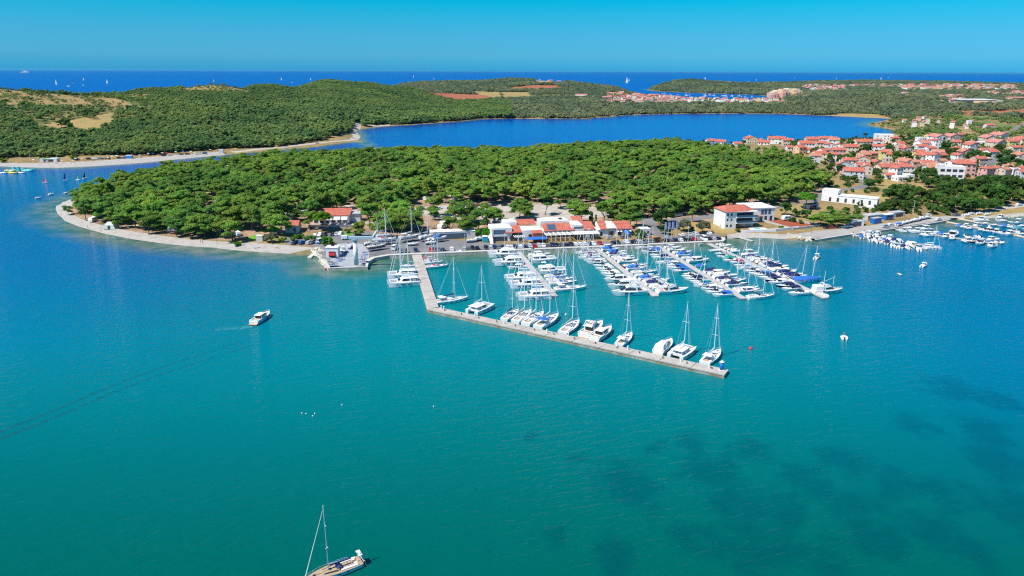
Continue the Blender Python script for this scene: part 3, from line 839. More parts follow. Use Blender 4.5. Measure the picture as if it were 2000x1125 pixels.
bush_protos = [make_tree('shrub', 51 + i, F_BROAD, 'round green shrub on the dry slope below the village', 'shrub', rad, h, .2, nc, 130, .34, 'round', .8, .08, 'shrubs on the dry slopes')
               for i, (rad, h, nc) in enumerate(((1.9, 2.7, 9), (2.5, 3.3, 11)))]
bright_proto = make_tree('garden_bush', 61, F_BRIGHT, 'bright green rounded bush', 'bush', 2.2, 2.9, .2, 11, 150, .33, 'round', .8, .08)
olive_proto = make_tree('olive_tree', 62, F_OLIVE, 'grey green olive tree', 'olive tree', 3.2, 6.4, 1.6, 14, 150, .38, 'round', .85, .18)
cypress_proto = make_tree('cypress_tree', 63, F_BROAD, 'slim dark cypress', 'cypress', 1.1, 7.0, .3, 16, 60, .3, 'cypress', 1.3, .12, lean=.05)
dry_proto = make_tree('bare_tree', 64, F_DRY, 'leafless grey tree among green pines', 'tree', 4.2, 9.5, 3.8, 14, 60, .22, 'pine', .6, .25)
hill_protos = [make_tree('hill_pine', 71 + i, F_HILL, 'dark pine standing alone at the edge of the tan field', 'pine tree', rad, h, 1.0, nc, 40, .60, 'round', .7, .2)
               for i, (rad, h, nc) in enumerate(((3.2, 4.9, 10), (4.0, 5.6, 12), (2.6, 4.1, 8), (3.5, 6.0, 11)))]
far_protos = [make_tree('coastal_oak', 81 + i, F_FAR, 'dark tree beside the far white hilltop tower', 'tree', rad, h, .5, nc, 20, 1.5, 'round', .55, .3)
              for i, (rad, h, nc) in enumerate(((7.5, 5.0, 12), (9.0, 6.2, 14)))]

def jgrid(poly, step, jit=.42):
    poly = np.asarray(poly)
    x0, y0 = poly.min(0); x1, y1 = poly.max(0)
    xs = np.arange(x0, x1, step); yy = np.arange(y0, y1, step * .87)
    X, Y = np.meshgrid(xs, yy)
    X = X + (np.arange(len(yy)) % 2)[:, None] * step * .5
    Pq = np.stack([X.ravel(), Y.ravel()], -1) + rng.uniform(-jit, jit, (X.size, 2)) * step
    return Pq[in_poly(Pq, poly)]
def visible_cone(Pq, margin=40):
    c = col_of(Pq[:, 0], Pq[:, 1])
    return (c > -margin) & (c < 2000 + margin)
TAKEN = []            # (x, y, r) where no tree may stand
def keep_off(Pq, extra=0.0):
    ok = np.ones(len(Pq), bool)
    for x, y, r in TAKEN:
        ok &= (Pq[:, 0] - x) ** 2 + (Pq[:, 1] - y) ** 2 > (r + extra) ** 2
    return ok
def off_zones(Pq, names, pad=0):
    ok = np.ones(len(Pq), bool)
    for nm, poly, m in ZONES:
        if nm in names:
            ok &= ~in_poly(Pq, poly)
            if pad: ok &= seg_dist(Pq, poly) > pad
    return ok
def scatter(name, Pq, sc, protos, label, cat=None):
    """what nobody could count: one object that repeats the given crowns over its points"""
    Z = height(Pq[:, 0], Pq[:, 1])
    me = bpy.data.meshes.new(name)
    me.from_pydata([(x, y, z) for (x, y), z in zip(Pq, Z)], [], [])
    a = me.attributes.new('sc', 'FLOAT', 'POINT'); a.data.foreach_set('value', np.asarray(sc, np.float32))
    a = me.attributes.new('rz', 'FLOAT', 'POINT'); a.data.foreach_set('value', rng.uniform(0, 6.28, len(Pq)).astype(np.float32))
    a = me.attributes.new('ix', 'INT', 'POINT'); a.data.foreach_set('value', rng.integers(0, len(protos), len(Pq)).astype(np.int32))
    o = bpy.data.objects.new(name, me); link(o)
    tag(o, label, None, None, 'stuff')
    ng = bpy.data.node_groups.new(name + '_nodes', 'GeometryNodeTree')
    ng.interface.new_socket('Geometry', in_out='INPUT', socket_type='NodeSocketGeometry')
    ng.interface.new_socket('Geometry', in_out='OUTPUT', socket_type='NodeSocketGeometry')
    N = ng.nodes; Lk = ng.links
    gi = N.new('NodeGroupInput'); go = N.new('NodeGroupOutput')
    iop = N.new('GeometryNodeInstanceOnPoints')
    Lk.new(gi.outputs[0], iop.inputs['Points'])
    jn = N.new('GeometryNodeJoinGeometry')
    for p in reversed(protos):
        oi = N.new('GeometryNodeObjectInfo'); oi.inputs['Object'].default_value = p; oi.inputs['As Instance'].default_value = True
        oi.transform_space = 'ORIGINAL'
        Lk.new(oi.outputs['Geometry'], jn.inputs[0])
    Lk.new(jn.outputs[0], iop.inputs['Instance'])
    iop.inputs['Pick Instance'].default_value = True
    def na(nm, t):
        q = N.new('GeometryNodeInputNamedAttribute'); q.data_type = t; q.inputs['Name'].default_value = nm
        return q.outputs[0]
    Lk.new(na('ix', 'INT'), iop.inputs['Instance Index'])
    cb = N.new('ShaderNodeCombineXYZ'); Lk.new(na('rz', 'FLOAT'), cb.inputs[2])
    e2r = N.new('FunctionNodeEulerToRotation'); Lk.new(cb.outputs[0], e2r.inputs[0])
    Lk.new(e2r.outputs[0], iop.inputs['Rotation'])
    Lk.new(na('sc', 'FLOAT'), iop.inputs['Scale'])
    Lk.new(iop.outputs[0], go.inputs[0])
    md = o.modifiers.new('leaves', 'NODES'); md.node_group = ng
    return o
def crown_of(root): return [c for c in KIDS[root.name] if c.name.split('.')[0] == 'crown'][0]
USED = set()
def plant(protos, x, y, s=1.0, label=None, group=None, rz=None, cat=None, sz=None):
    p = protos[random.randrange(len(protos))] if isinstance(protos, list) else protos
    if p.name in USED: o = dup(p)
    else: o = p; USED.add(p.name)
    o.location = (x, y, gz(x, y) - .1); o.rotation_euler = (0, 0, random.uniform(0, 6.28) if rz is None else rz)
    sx = random.uniform(.88, 1.16); o.scale = (s * sx, s * (2.03 - sx), s * (sz or random.uniform(.85, 1.15)))
    if label: o['label'] = label
    if cat: o['category'] = cat
    if group: o['group'] = group
    elif label and 'group' in o and group is None: del o['group']
    TAKEN.append((x, y, 3.0 * s))
    return o
# ================================================================== BUILDINGS
def wallm(n, c): return mat('plaster_' + n, c, .85, var=.06, scale=.8, spec=.2)
W = {'w': ('white', wallm('white', (.80, .78, .75))), 'c': ('cream', wallm('cream', (.74, .64, .46))), 'y': ('yellow', wallm('yellow', (.78, .68, .26))),
     'p': ('pink', wallm('pink', (.66, .38, .34))), 'b': ('beige', wallm('beige', (.60, .50, .41))), 'o': ('peach', wallm('peach', (.74, .48, .30))),
     'g': ('pale grey', wallm('grey', (.62, .61, .62))), 'l': ('lilac white', wallm('lilac', (.70, .64, .72))), 'r': ('brown', wallm('brown', (.42, .27, .20)))}
def tile_mat(name, a, b):
    m = mat(name, a, .8, rgb2=b, scale=.55, spec=.2)
    n = m.node_tree.nodes; l = m.node_tree.links
    tc = n.new('ShaderNodeTexCoord'); wv_ = n.new('ShaderNodeTexWave'); wv_.inputs['Scale'].default_value = 1.3; wv_.bands_direction = 'X'
    l.new(tc.outputs['Object'], wv_.inputs['Vector'])
    bp = n.new('ShaderNodeBump'); bp.inputs['Strength'].default_value = .35; bp.inputs['Distance'].default_value = .08
    l.new(wv_.outputs['Fac'], bp.inputs['Height']); l.new(bp.outputs[0], n['Principled BSDF'].inputs['Normal'])
    return m
RT = {'': ('red tiled', tile_mat('roof_tiles_red', (.42, .105, .07), (.52, .17, .115))), 'd': ('faded brick red', tile_mat('roof_tiles_faded', (.42, .165, .105), (.52, .23, .15))),
      'k': ('rosy tiled', tile_mat('roof_tiles_rosy', (.46, .165, .13), (.56, .25, .20)))}
M_GLASS = mat('window_glass', (.035, .05, .075), .08, spec=.8)
M_GLASSB = mat('blue_glass', (.06, .11, .17), .07, spec=.8)
M_SHUT = mat('dark_shutter', (.13, .085, .06), .7, var=.2)
M_CONC = mat('cast_concrete', (.47, .45, .42), .9, var=.12, scale=1.2)
M_WHITE = mat('white_paint', (.82, .82, .81), .5, var=.03, scale=1)
M_FLAT = mat('pale_roof_membrane', (.76, .75, .71), .8, var=.06, scale=.4)
M_GREYR = mat('grey_roof_membrane', (.42, .42, .43), .85, var=.1, scale=.4)
M_METAL = mat('galvanised_metal', (.55, .57, .6), .35, metal=.7, var=.08)
M_BLUE = mat('blue_canvas', (.015, .14, .48), .7, var=.12, scale=2)
M_RED = mat('red_paint', (.55, .03, .035), .5, var=.1)
M_DARK = mat('dark_trim', (.035, .035, .04), .5, var=.1)
M_WOOD = mat('weathered_wood', (.30, .20, .13), .8, var=.25, scale=3)
M_STONE = mat('pale_limestone', (.58, .54, .47), .9, var=.16, scale=1.1)
M_TURQ = mat('pool_water', (.05, .52, .60), .1, var=.05)
M_CREAMC = mat('cream_canvas', (.74, .70, .60), .8, var=.05)

WIN = {}
def window_mesh(w, h):
    if (w, h) not in WIN:
        WIN[(w, h)] = MB().box(-w / 2, w / 2, -.04, .02, 0, h).mesh('window', M_GLASS)
    return WIN[(w, h)]
def put(name, me, parent, loc, rz=0):
    o = bpy.data.objects.new(name, me); o.location = loc; o.rotation_euler = (0, 0, rz); link(o, parent)
    KIDS.setdefault(parent.name, []).append(o)
    return o
def add_windows(root, w, d, h, st, g, sides=('f', 'l'), door=True, step=2.7):
    fh = h / st
    for s in range(st):
        z = s * fh + fh * .34
        if 'f' in sides:
            k = max(2, min(5, int(w / step)))
            for i in range(k):
                if g.random() < .12: continue
                put('window', window_mesh(1.0, 1.2), root, (-w / 2 + w * (i + .5) / k, -d / 2 - .005, z))
        for sd_, xx, rz in (('l', -w / 2 - .005, -math.pi / 2), ('r', w / 2 + .005, math.pi / 2)):
            if sd_ in sides:
                k = 2 if d > 6 else 1
                for i in range(k):
                    if g.random() < .2: continue
                    put('window', window_mesh(.9, 1.1), root, (xx, -d / 2 + d * (i + .5) / k, z), rz)
    if door: put('door', DOOR, root, (w * g.choice((-.18, .2)), -d / 2 - .006, 0))
DOOR = MB().box(-.5, .5, -.05, .02, 0, 2.1).mesh('door', M_SHUT)
CHIM = None
def house(name, label, x, y, rz, w, d, st, wall, roof='', style='e', group=None, fh=2.85, windows=True, cat='house', seed=0, far=False):
    """style: e = eaves to the front, g = gable to the front, h = hipped, f = flat"""
    g = random.Random(seed * 7 + 3)
    z = gz(x, y)
    root = empty(name, (x, y, z - .05), rz)
    h = st * fh
    rp = min(d if style == 'e' else w, 12) * .5 * .42
    mb = MB(); hw, hd = w / 2, d / 2
    if style == 'f':
        mb.box(-hw, hw, -hd, hd, -1.2, h + .5)
    elif style == 'h':
        mb.box(-hw, hw, -hd, hd, -1.2, h)
    else:
        mb.box(-hw, hw, -hd, hd, -1.2, h)
        if style == 'e':
            mb.add([(-hw, -hd, h), (-hw, hd, h), (-hw, 0, h + rp), (hw, -hd, h), (hw, hd, h), (hw, 0, h + rp)], [(0, 1, 2), (3, 5, 4), (0, 2, 5, 3), (1, 4, 5, 2)])
        else:
            mb.add([(-hw, -hd, h), (hw, -hd, h), (0, -hd, h + rp), (-hw, hd, h), (hw, hd, h), (0, hd, h + rp)], [(0, 1, 2), (3, 5, 4), (0, 2, 5, 3), (1, 4, 5, 2)])
    mb.build('wall', W[wall][1], root)
    rb = MB(); ov = .45; th = .22; e = .07
    if style == 'f':
        rb.box(-hw + .25, hw - .25, -hd + .25, hd - .25, h + .1, h + .53 - .2)
        rb.box(-hw + .22, hw - .22, -hd + .22, hd - .22, h + .33, h + .503)
        rf = rb.build('roof', M_FLAT if wall in 'wg' else M_GREYR, root)
    elif style == 'h':
        rr = min(hw, hd); rp = rr * .45
        a, b_ = hw + ov, hd + ov
        rx = max(hw - rr, .05); ry = max(hd - rr, .05)
        rb.add([(-a, -b_, h + e), (a, -b_, h + e), (a, b_, h + e), (-a, b_, h + e), (-rx, -ry, h + e + rp), (rx, -ry, h + e + rp), (rx, ry, h + e + rp), (-rx, ry, h + e + rp)],
               [(3, 2, 1, 0), (0, 1, 5, 4), (1, 2, 6, 5), (2, 3, 7, 6), (3, 0, 4, 7), (4, 5, 6, 7)])
        rf = rb.build('roof', RT[roof][1], root)
    else:
        L = (hw if style == 'e' else hd) + .3; Dd = (hd if style == 'e' else hw); sl = rp / Dd
        for s in (-1, 1):
            q = [(-L, s * (Dd + ov), h - sl * ov + e), (L, s * (Dd + ov), h - sl * ov + e), (L, 0, h + rp + e), (-L, 0, h + rp + e)]
            q += [(p[0], p[1], p[2] + th) for p in q]
            if style == 'g': q = [(p[1], p[0], p[2]) for p in q]
            rb.add(q, [(3, 2, 1, 0), (4, 5, 6, 7), (0, 1, 5, 4), (1, 2, 6, 5), (2, 3, 7, 6), (3, 0, 4, 7)])
        rf = rb.build('roof', RT[roof][1], root)
    if style != 'f' and not far:
        cx = g.uniform(-.6, .6) * hw; cy = .25 * hd
        MB().box(cx - .35, cx + .35, cy - .3, cy + .3, h + .3, h + rp + .9).build('chimney', W['b' if wall == 'w' else 'w'][1], rf)
    if windows: add_windows(root, w, d, h, st, g)
    tag(root, label, cat, group)
    TAKEN.append((x, y, max(w, d) * .5 + 1.2))
    return root
def depth_of(p): return pix_of(p)[2]

# village: picture column, foot row, width in picture pixels, wall, style, storeys, roof
VILL = '''1388 279 18 w e 1|1407 281 20 w e 1|1466 280 24 c g 2|1492 283 22 w e 1|1440 285 16 w e 1|1481 278 16 w e 1|1515 281 32 w e 2|1537 285 20 b e 2|1542 294 14 w e 1|1573 292 28 w e 2|1584 283 24 c e 2|1606 281 20 w e 2|1624 281 16 g e 2|1602 291 18 c e 2|1618 294 14 w g 2|1579 298 14 w e 1
1637 296 14 w g 2|1658 299 28 c e 2|1636 306 24 p e 2|1598 313 24 c e 2|1623 315 17 w e 2|1660 286 20 w e 1 k|1683 288 32 c e 2|1713 285 15 w h 2|1724 279 32 w f 3|1709 298 20 w e 2|1727 299 19 w g 2
1656 327 25 g e 2|1683 325 26 b g 2 d|1681 337 26 g e 2|1664 350 36 g e 2|1648 347 17 b e 1 d|1705 313 20 r e 2 d|1721 317 10 y e 3|1733 315 10 y e 2|1726 341 31 c e 2|1735 350 16 w e 1|1731 323 13 b f 2
1748 280 16 o h 2|1755 286 20 w e 1|1748 296 14 w e 1|1757 297 14 b e 2 k|1767 303 18 b g 2|1750 307 16 b e 1 d|1783 295 12 w e 1|1798 298 20 w e 2|1801 291 27 w e 2 k|1826 292 12 w g 3|1828 284 24 w g 3 k|1817 275 19 y e 2
1797 280 16 w f 2|1857 277 26 b g 2 k|1873 273 14 b e 2|1797 310 24 y h 2|1814 302 17 w e 2|1803 318 24 b g 2|1819 324 16 w g 3|1833 317 23 p e 2|1804 327 31 b e 1|1766 330 24 b g 2 d|1784 331 16 b e 2 d|1803 338 24 r e 2 d|1825 337 17 b g 2 d
1748 344 15 w g 2|1757 354 25 w f 1|1773 350 14 w f 1|1868 317 15 w g 2|1874 322 18 b e 1 d|1923 353 24 p h 3|1942 336 14 b e 1|1946 345 14 o e 1|1958 347 18 b e 2 d|1972 346 12 w f 2|1991 345 20 b e 2|1994 352 18 g e 2|1966 333 20 g e 1 d
1865 296 15 b e 1|1880 299 13 w e 1|1892 295 17 w g 2|1912 284 33 w f 1|1927 280 24 b g 2 k|1949 274 26 g g 2 k|1943 290 26 b g 2 k|1923 301 34 w e 1|1974 288 19 y e 2|1982 294 20 c e 1|1993 283 20 c g 2|1992 307 18 o e 1|1990 317 22 b g 2 d|1931 253 17 l e 2'''
vill = []
for rowtxt in VILL.replace('\n', '|').split('|'):
    f = rowtxt.split()
    vill.append((float(f[0]), float(f[1]), float(f[2]), f[3], f[4], int(f[5]), f[6] if len(f) > 6 else ''))
bands = [(0, 283, 'lagoon-side row'), (283, 292, 'second lagoon row'), (292, 300, 'upper middle row'), (300, 314, 'middle row'), (314, 329, 'lower middle row'), (329, 342, 'row above the front'), (342, 400, 'front row')]
for b0, b1, nm_ in bands:
    rowv = sorted(v for v in vill if b0 <= v[1] < b1)
    for i, v in enumerate(rowv):
        px, py, wp, wl, stl, st, rf = v
        p = ground(px, py)
        t = depth_of(p)
        w = wp * t / FPX
        d = min(max(w * .75, 6.5), 10.5) if stl != 'g' else min(max(w * 1.1, 8), 13)
        rz = R((-8 if px < 1740 else 12) + random.Random(i + b0).uniform(-14, 14))
        yv = p[1] + d * .45
        rn = 'flat roof' if stl == 'f' else RT[rf][0] + (' hipped roof' if stl == 'h' else ' gable roof')
        house('village_house', f'{W[wl][0]} house, {rn}, {ORD[i]} from left, village {nm_}', p[0] * (1 + .45 * d / p[1]), yv, rz, w, d, st, wl, rf, stl, 'houses of the hillside village', seed=int(px * 3 + py))
        if v[1] == 283 and False: pass

g = random.Random(77)
fill = 0
for _ in range(4000):
    if fill >= 34: break
    px = g.uniform(1560, 2000); py = g.uniform(282, 345)
    if py > 352 - max(0, 1720 - px) * .22 or py < 282 + max(0, 1650 - px) * .05: continue
    if 1895 < px < 2000 and 298 < py < 340 and py > 345 - (px - 1895) * .55: continue
    p = ground(px, py)
    if any((p[0] - x) ** 2 + (p[1] - y) ** 2 < (r + 4.0) ** 2 for x, y, r in TAKEN): continue
    wl = g.choice('wwwcbbgop'); stl = g.choice('eegh')
    house('village_house', 'plain small house squeezed between the larger houses of the hillside village', p[0], p[1], R(g.uniform(-20, 25)), g.uniform(7, 10.5), g.uniform(6.5, 9), g.choice((1, 2)), wl, g.choice(('', '', 'd', 'k')), stl, 'small infill houses of the village', seed=fill + 500)
    fill += 1
# white three-storey block with ribbon windows and its pink neighbour
def special(name, label, cat, px, py, rz=0.0, dz=0.0):
    p = ground(px, py)
    root = empty(name, (p[0], p[1], p[2] + dz), rz)
    tag(root, label, cat)
    return root, pix_of(p)[2] / FPX
root, u = special('school_building', 'white flat-roofed block with two rows of wide windows above the bushes', 'building', 1856, 351, R(-14))
MB().box(-8.5, 8.5, 0, 9, -2, 9.6).build('wall', W['w'][1], root)
MB().box(-8.2, 8.2, .3, 8.7, 9.6, 9.75).build('roof', M_FLAT, root)
MB().box(-8.6, -5.0, -.1, 5, 9.6, 10.8).build('parapet', W['w'][1], root)
for zr in (1.6, 5.6):
    for i in range(4):
        o = put('window', window_mesh(2.9, 1.9), root, (-6.0 + i * 4.0, -.01, zr))
TAKEN.append((root.location.x, root.location.y + 5, 13))
root, u = special('apartment_house', 'salmon pink three-storey house with red hipped roof beside the white block', 'house', 1887, 346, R(-14))
MB().box(-7, 6, 2, 12, -2, 9.3).build('wall', W['p'][1], root)
mb = MB(); mb.add([(-7.6, 1.4, 9.35), (6.6, 1.4, 9.35), (6.6, 12.6, 9.35), (-7.6, 12.6, 9.35), (-2.5, 7, 11.9), (1.5, 7, 11.9)], [(3, 2, 1, 0), (0, 1, 5, 4), (1, 2, 5), (2, 3, 4, 5), (3, 0, 4)])
mb.build('roof', RT[''][1], root)
for zr in (1.2, 4.2, 7.0):
    for i in range(4): put('window', window_mesh(1.5, 1.3), root, (-5.5 + i * 3.4, 1.99, zr))
TAKEN.append((root.location.x, root.location.y + 7, 11))

# ---- far settlements: small, no parts beyond wall and roof
def far_house(px, py, wp, wl, st, label, grp, rf='k', style='e'):
    p = ground(px, py); t = depth_of(p); w = wp * t / FPX
    return house('far_house', label, p[0], p[1], R(random.uniform(-25, 25)), w, min(w * .8, 14), st, wl, rf, style, grp, fh=4.2, windows=False, seed=int(px * 11 + py), far=True)
g = random.Random(5)
def cluster(n, x0, x1, yf, label, grp, wr=(6, 10.5), walls='wwwcbbop'):
    done = []
    for _ in range(n * 30):
        if len(done) >= n: break
        px = g.uniform(x0, x1); lo, hi = yf(px)
        py = g.uniform(lo, hi)
        if any(abs(px - a) < 4.6 and abs(py - b) < 1.7 for a, b in done): continue
        done.append((px, py))
        wl = g.choice(walls)
        stl = 'f' if wl == 'w' and g.random() < .2 else g.choice('eegh')
        far_house(px, py, g.uniform(*wr), wl, g.choice((1, 2, 2)), label, grp, g.choice(('k', 'd', 'k', '')), stl)
cluster(105, 1188, 1330, lambda x: (184 if x < 1215 else 186.5 + (x - 1215) * .062, 204), 'small red-roofed house in the far town beyond the lagoon', 'houses of the far town beyond the lagoon')
cluster(22, 1330, 1400, lambda x: (195.5, 202), 'pale house on the strip between the lagoon and the far harbour', 'houses between lagoon and far harbour', (6, 10), 'wwwwcg')
cluster(34, 1400, 1532, lambda x: (198, 204), 'pale house on the strip between the lagoon and the far harbour', 'houses between lagoon and far harbour', (6, 10), 'wwwwcb')
cluster(48, 1570, 1648, lambda x: (168, 178), 'tiny red-roofed house on the wooded slope right of the terraced hotel', 'houses on the slope right of the hotel', (6, 10), 'wocoww')
cluster(26, 1660, 1775, lambda x: (167.5, 173), 'tiny house scattered in trees left of the hilltop old town', 'houses left of the old town')
cluster(90, 1760, 1985, lambda x: (167, 176.5), 'tiny red-roofed house packed in the hilltop old town on the skyline', 'houses of the old town', (6, 11), 'wocobp')
cluster(16, 1930, 2000, lambda x: (182, 187), 'low pale house below the hilltop old town', 'houses below the old town')
cluster(20, 1835, 1885, lambda x: (190, 205), 'small house among trees beside the long white factory shed', 'houses beside the factory shed')
cluster(16, 1760, 1900, lambda x: (238, 252), 'cottage among the market gardens right of the lagoon', 'cottages by the lagoon', (5, 8.5))
for px, py, wp, wl, st, lb in ((1136, 191, 24, 'w', 2, 'long white house with red roof alone in far fields'), (1185, 196, 18, 'g', 2, 'pale grey hall at the left end of the far town'), (1160, 193, 8, 'w', 1, 'little white house beside the long far white house'),
                               (1136, 196, 16, 'c', 1, 'low cream farm shed in the far woods'), (1767, 187, 12, 'w', 2, 'white gabled house alone on the far wooded ridge'), (1783, 186, 12, 'w', 1, 'red-roofed house right of the white gabled ridge house'),
                               (1572, 191, 7, 'w', 1, 'tiny white house alone in the far pine wood')):
    far_house(px, py, wp, wl, st, lb, None, 'k', 'e')
# long white factory shed
root, u = special('factory_shed', 'long white flat-roofed factory shed beyond the red fields', 'building', 1918, 203)
MB().box(-38 * u, 40 * u, 0, 40, -2, 9).build('wall', W['b'][1], root)
MB().box(-40 * u, 24 * u, -2, 42, 9.01, 10.5).build('roof', M_WHITE, root)
MB().box(-20 * u, 10 * u, -30, -4, -2, 7).build('side_wing', W['o'][1], root)
root, u = special('warehouse', 'tan warehouse with brick red roof at the far right edge', 'building', 1990, 198)
MB().box(-14 * u, 14 * u, 0, 30, -2, 9).build('wall', W['o'][1], root)
MB().box(-14.5 * u, 14.5 * u, -1, 31, 9.01, 11, tx=1, ty=9).build('roof', RT['k'][1], root)
# terraced hotel
root, u = special('terraced_hotel', 'large terraced yellow and terracotta hotel at the far harbour head', 'hotel', 1540, 190.5)
for i in range(9):
    x0 = (-34 + i * 7.2) * u; hgt = (13, 17, 20, 24, 22, 26, 23, 25, 20)[i]
    o = MB().box(x0, x0 + 7.0 * u, (i % 3) * 9, 40 + (i % 3) * 9, -3, hgt).build('block', W['obcobcoco'[i]][1], root)
    MB().box(x0 - .6, x0 + 7.0 * u - 1.2, (i % 3) * 9 - 3, 30 + (i % 3) * 9, -3, hgt * .6).build('terrace', W['ppopopopo'[i]][1], o)
# hilltop signal tower
root, u = special('signal_tower', 'white tower with flared head on the far green hilltop', 'tower', 1054, 156)
MB().tube((0, 0, -3), (0, 0, 11), 3.6, 3.2, 10).build('shaft', W['w'][1], root)
MB().box(-6.2, 6.2, -5, 5, 11, 15.5).build('head', W['w'][1], root)
MB().box(8, 34, -4, 8, -3, 4).build('annexe', W['w'][1], root)
for i, (px, py) in enumerate(((1075, 159), (1092, 158.5), (1112, 159))):
    far_house(px, py, 9, 'b', 1, 'low stone building on the hilltop right of the white tower', 'stone buildings by the signal tower')
# church spire in the old town
root, u = special('church_tower', 'thin pale church spire rising over the old town roofs', 'church', 1961, 172)
MB().box(-3, 3, -3, 3, -3, 9).build('shaft', W['w'][1], root)
MB().prism([(-3, -3), (3, -3), (3, 3), (-3, 3)], 9.01, 19, shrink=[(-.2, -.2), (.2, -.2), (.2, .2), (-.2, .2)]).build('spire', M_GREYR, root)

# ---- marina front: white and terracotta restaurants, in a frame parallel to the quay
QA = at_z(812, 496.5, Q_Z); QB = at_z(1413, 471.5, Q_Z)
Q_ANG = math.atan2(QB[1] - QA[1], QB[0] - QA[0])
TERRA = mat('terracotta_render', (.40, .105, .06), .8, var=.08)
def front(px, py):
    p = ground(px, py)
    return p, pix_of(p)[2] / FPX / math.cos(Q_ANG)
def frame(name, label, cat, px, py):
    p, u = front(px, py)
    root = empty(name, tuple(p), Q_ANG); tag(root, label, cat)
    return root, u, px
def blk(root, u, x0, name, a, b, y0, y1, z0, z1, m, tx=0, ty=0):
    return MB().box((a - x0) * u, (b - x0) * u, y0, y1, z0, z1, tx=tx, ty=ty).build(name, m, root)
def slope(root, u, x0, name, a, b, y0, y1, z0, z1, m, th=.25):
    a = (a - x0) * u; b = (b - x0) * u
    v = [(a, y0, z0), (b, y0, z0), (b, y1, z1), (a, y1, z1)]
    return MB().add(v + [(p[0], p[1], p[2] + th) for p in v], [(3, 2, 1, 0), (4, 5, 6, 7), (0, 1, 5, 4), (1, 2, 6, 5), (2, 3, 7, 6), (3, 0, 4, 7)]).build(name, m, root)
# 1: office block, left
root, u, x0 = frame('marina_office', 'white angular marina office with glass band, terracotta roofs and blue awning', 'building', 1010, 472)
blk(root, u, x0, 'wall', 961, 1001, 1.5, 12, -.5, 6.6, W['w'][1])
blk(root, u, x0, 'window', 965, 988, 1.44, 1.6, 3.7, 5.7, M_GLASSB)
blk(root, u, x0, 'window', 965, 992, 1.44, 1.6, .3, 2.5, M_GLASS)
MB().add([((957 - x0) * u, -3, 0), ((962 - x0) * u, -3, 0), ((962 - x0) * u, 1.49, 4.6), ((955 - x0) * u, 1.49, 3.2), ((957 - x0) * u, -3, .01), ((962 - x0) * u, -2.2, .01), ((962 - x0) * u, 1.48, 4.0), ((955 - x0) * u, 1.48, 2.6)],
         [(0, 1, 2, 3), (4, 7, 6, 5), (0, 4, 5, 1), (2, 6, 7, 3)]).build('buttress', W['w'][1], root)
slope(root, u, x0, 'roof', 988, 1020, 0.5, 9, 4.2, 6.0, RT[''][1])
blk(root, u, x0, 'upper_block', 991, 1016, 9.2, 17, -.5, 7.8, W['w'][1])
slope(root, u, x0, 'roof', 1017, 1056, 10.5, 17, 6.0, 7.2, RT[''][1])
blk(root, u, x0, 'middle_block', 1021, 1060, 1, 10.3, -.5, 5.2, W['w'][1])
blk(root, u, x0, 'porch', 1040, 1059, -2, .98, -.1, 4.0, TERRA)
slope(root, u, x0, 'roof', 1039.5, 1059.5, -2.1, 1.2, 4.02, 5.0, RT[''][1])
blk(root, u, x0, 'window', 1033, 1039.4, .93, 1.1, 1.0, 3.2, M_GLASS)
blk(root, u, x0, 'door', 998, 1018, 1.2, 1.9, 0, 2.6, M_GLASS)
o = blk(root, u, x0, 'pergola', 1003, 1023, -2.5, -2.2, 2.6, 2.8, W['w'][1])
for i in range(7): MB().box((1003 + i * 3.2 - x0) * u, (1003 + i * 3.2 - x0) * u + .3, -2.5, 1.4, 2.81, 3.0).build('beam', W['w'][1], o)
slope(root, u, x0, 'awning', 1026, 1063, -5.2, -2.2, 1.9, 2.5, M_BLUE, .08)
TAKEN.append((root.location.x, root.location.y + 8, 16))
# 2: restaurant with pergola terrace
root, u, x0 = frame('pergola_restaurant', 'white restaurant with pergola terrace, solar panel and long terracotta roof', 'restaurant', 1115, 468)
blk(root, u, x0, 'wall', 1064, 1167, 5, 14, -.5, 3.6, W['w'][1])
slope(root, u, x0, 'roof', 1066, 1126, 4, 10.5, 3.7, 6.0, RT[''][1])
blk(root, u, x0, 'upper_block', 1064, 1120, 10.6, 19, -.5, 7.4, M_FLAT)
blk(root, u, x0, 'roof_vent', 1104, 1110, 13, 15, 7.4, 8.0, M_DARK)
slope(root, u, x0, 'solar_panel', 1075, 1091, 4.6, 9.2, 4.25, 5.9, M_GLASSB, .1)
blk(root, u, x0, 'side_block', 1122, 1143, 5.2, 15, 3.61, 6.2, W['w'][1])
blk(root, u, x0, 'window', 1126, 1142, 5.1, 5.3, 4.0, 5.2, M_GLASSB)
slope(root, u, x0, 'roof', 1143.5, 1168, 4, 12, 3.7, 6.2, RT[''][1])
slope(root, u, x0, 'roof', 1134, 1154, 12.1, 20, 5.2, 7.4, RT[''][1])
blk(root, u, x0, 'canopy', 1118, 1170, -2.5, 4, 2.9, 3.1, M_CREAMC)
for i in range(8): blk(root, u, x0, 'window', 1068 + i * 12, 1078 + i * 12, 4.93, 5.1, .3, 2.6, M_GLASS)
for i in range(6):
    o = blk(root, u, x0, 'pergola_bay', 1064 + i * 9.2, 1064 + i * 9.2 + 1.2, -2.6, 4.2, 2.95, 3.25, W['w'][1])
    for j in range(3): MB().box((1065.4 + i * 9.2 - x0) * u, (1073 + i * 9.2 - x0) * u, -2.4 + j * 2.1, -1.3 + j * 2.1, 2.98, 3.1).build('shade', M_CREAMC, o)
    MB().box((1064.3 + i * 9.2 - x0) * u, (1065 + i * 9.2 - x0) * u, -2.5, -2.2, -.2, 2.94).build('post', W['w'][1], o)
TAKEN.append((root.location.x, root.location.y + 8, 24))
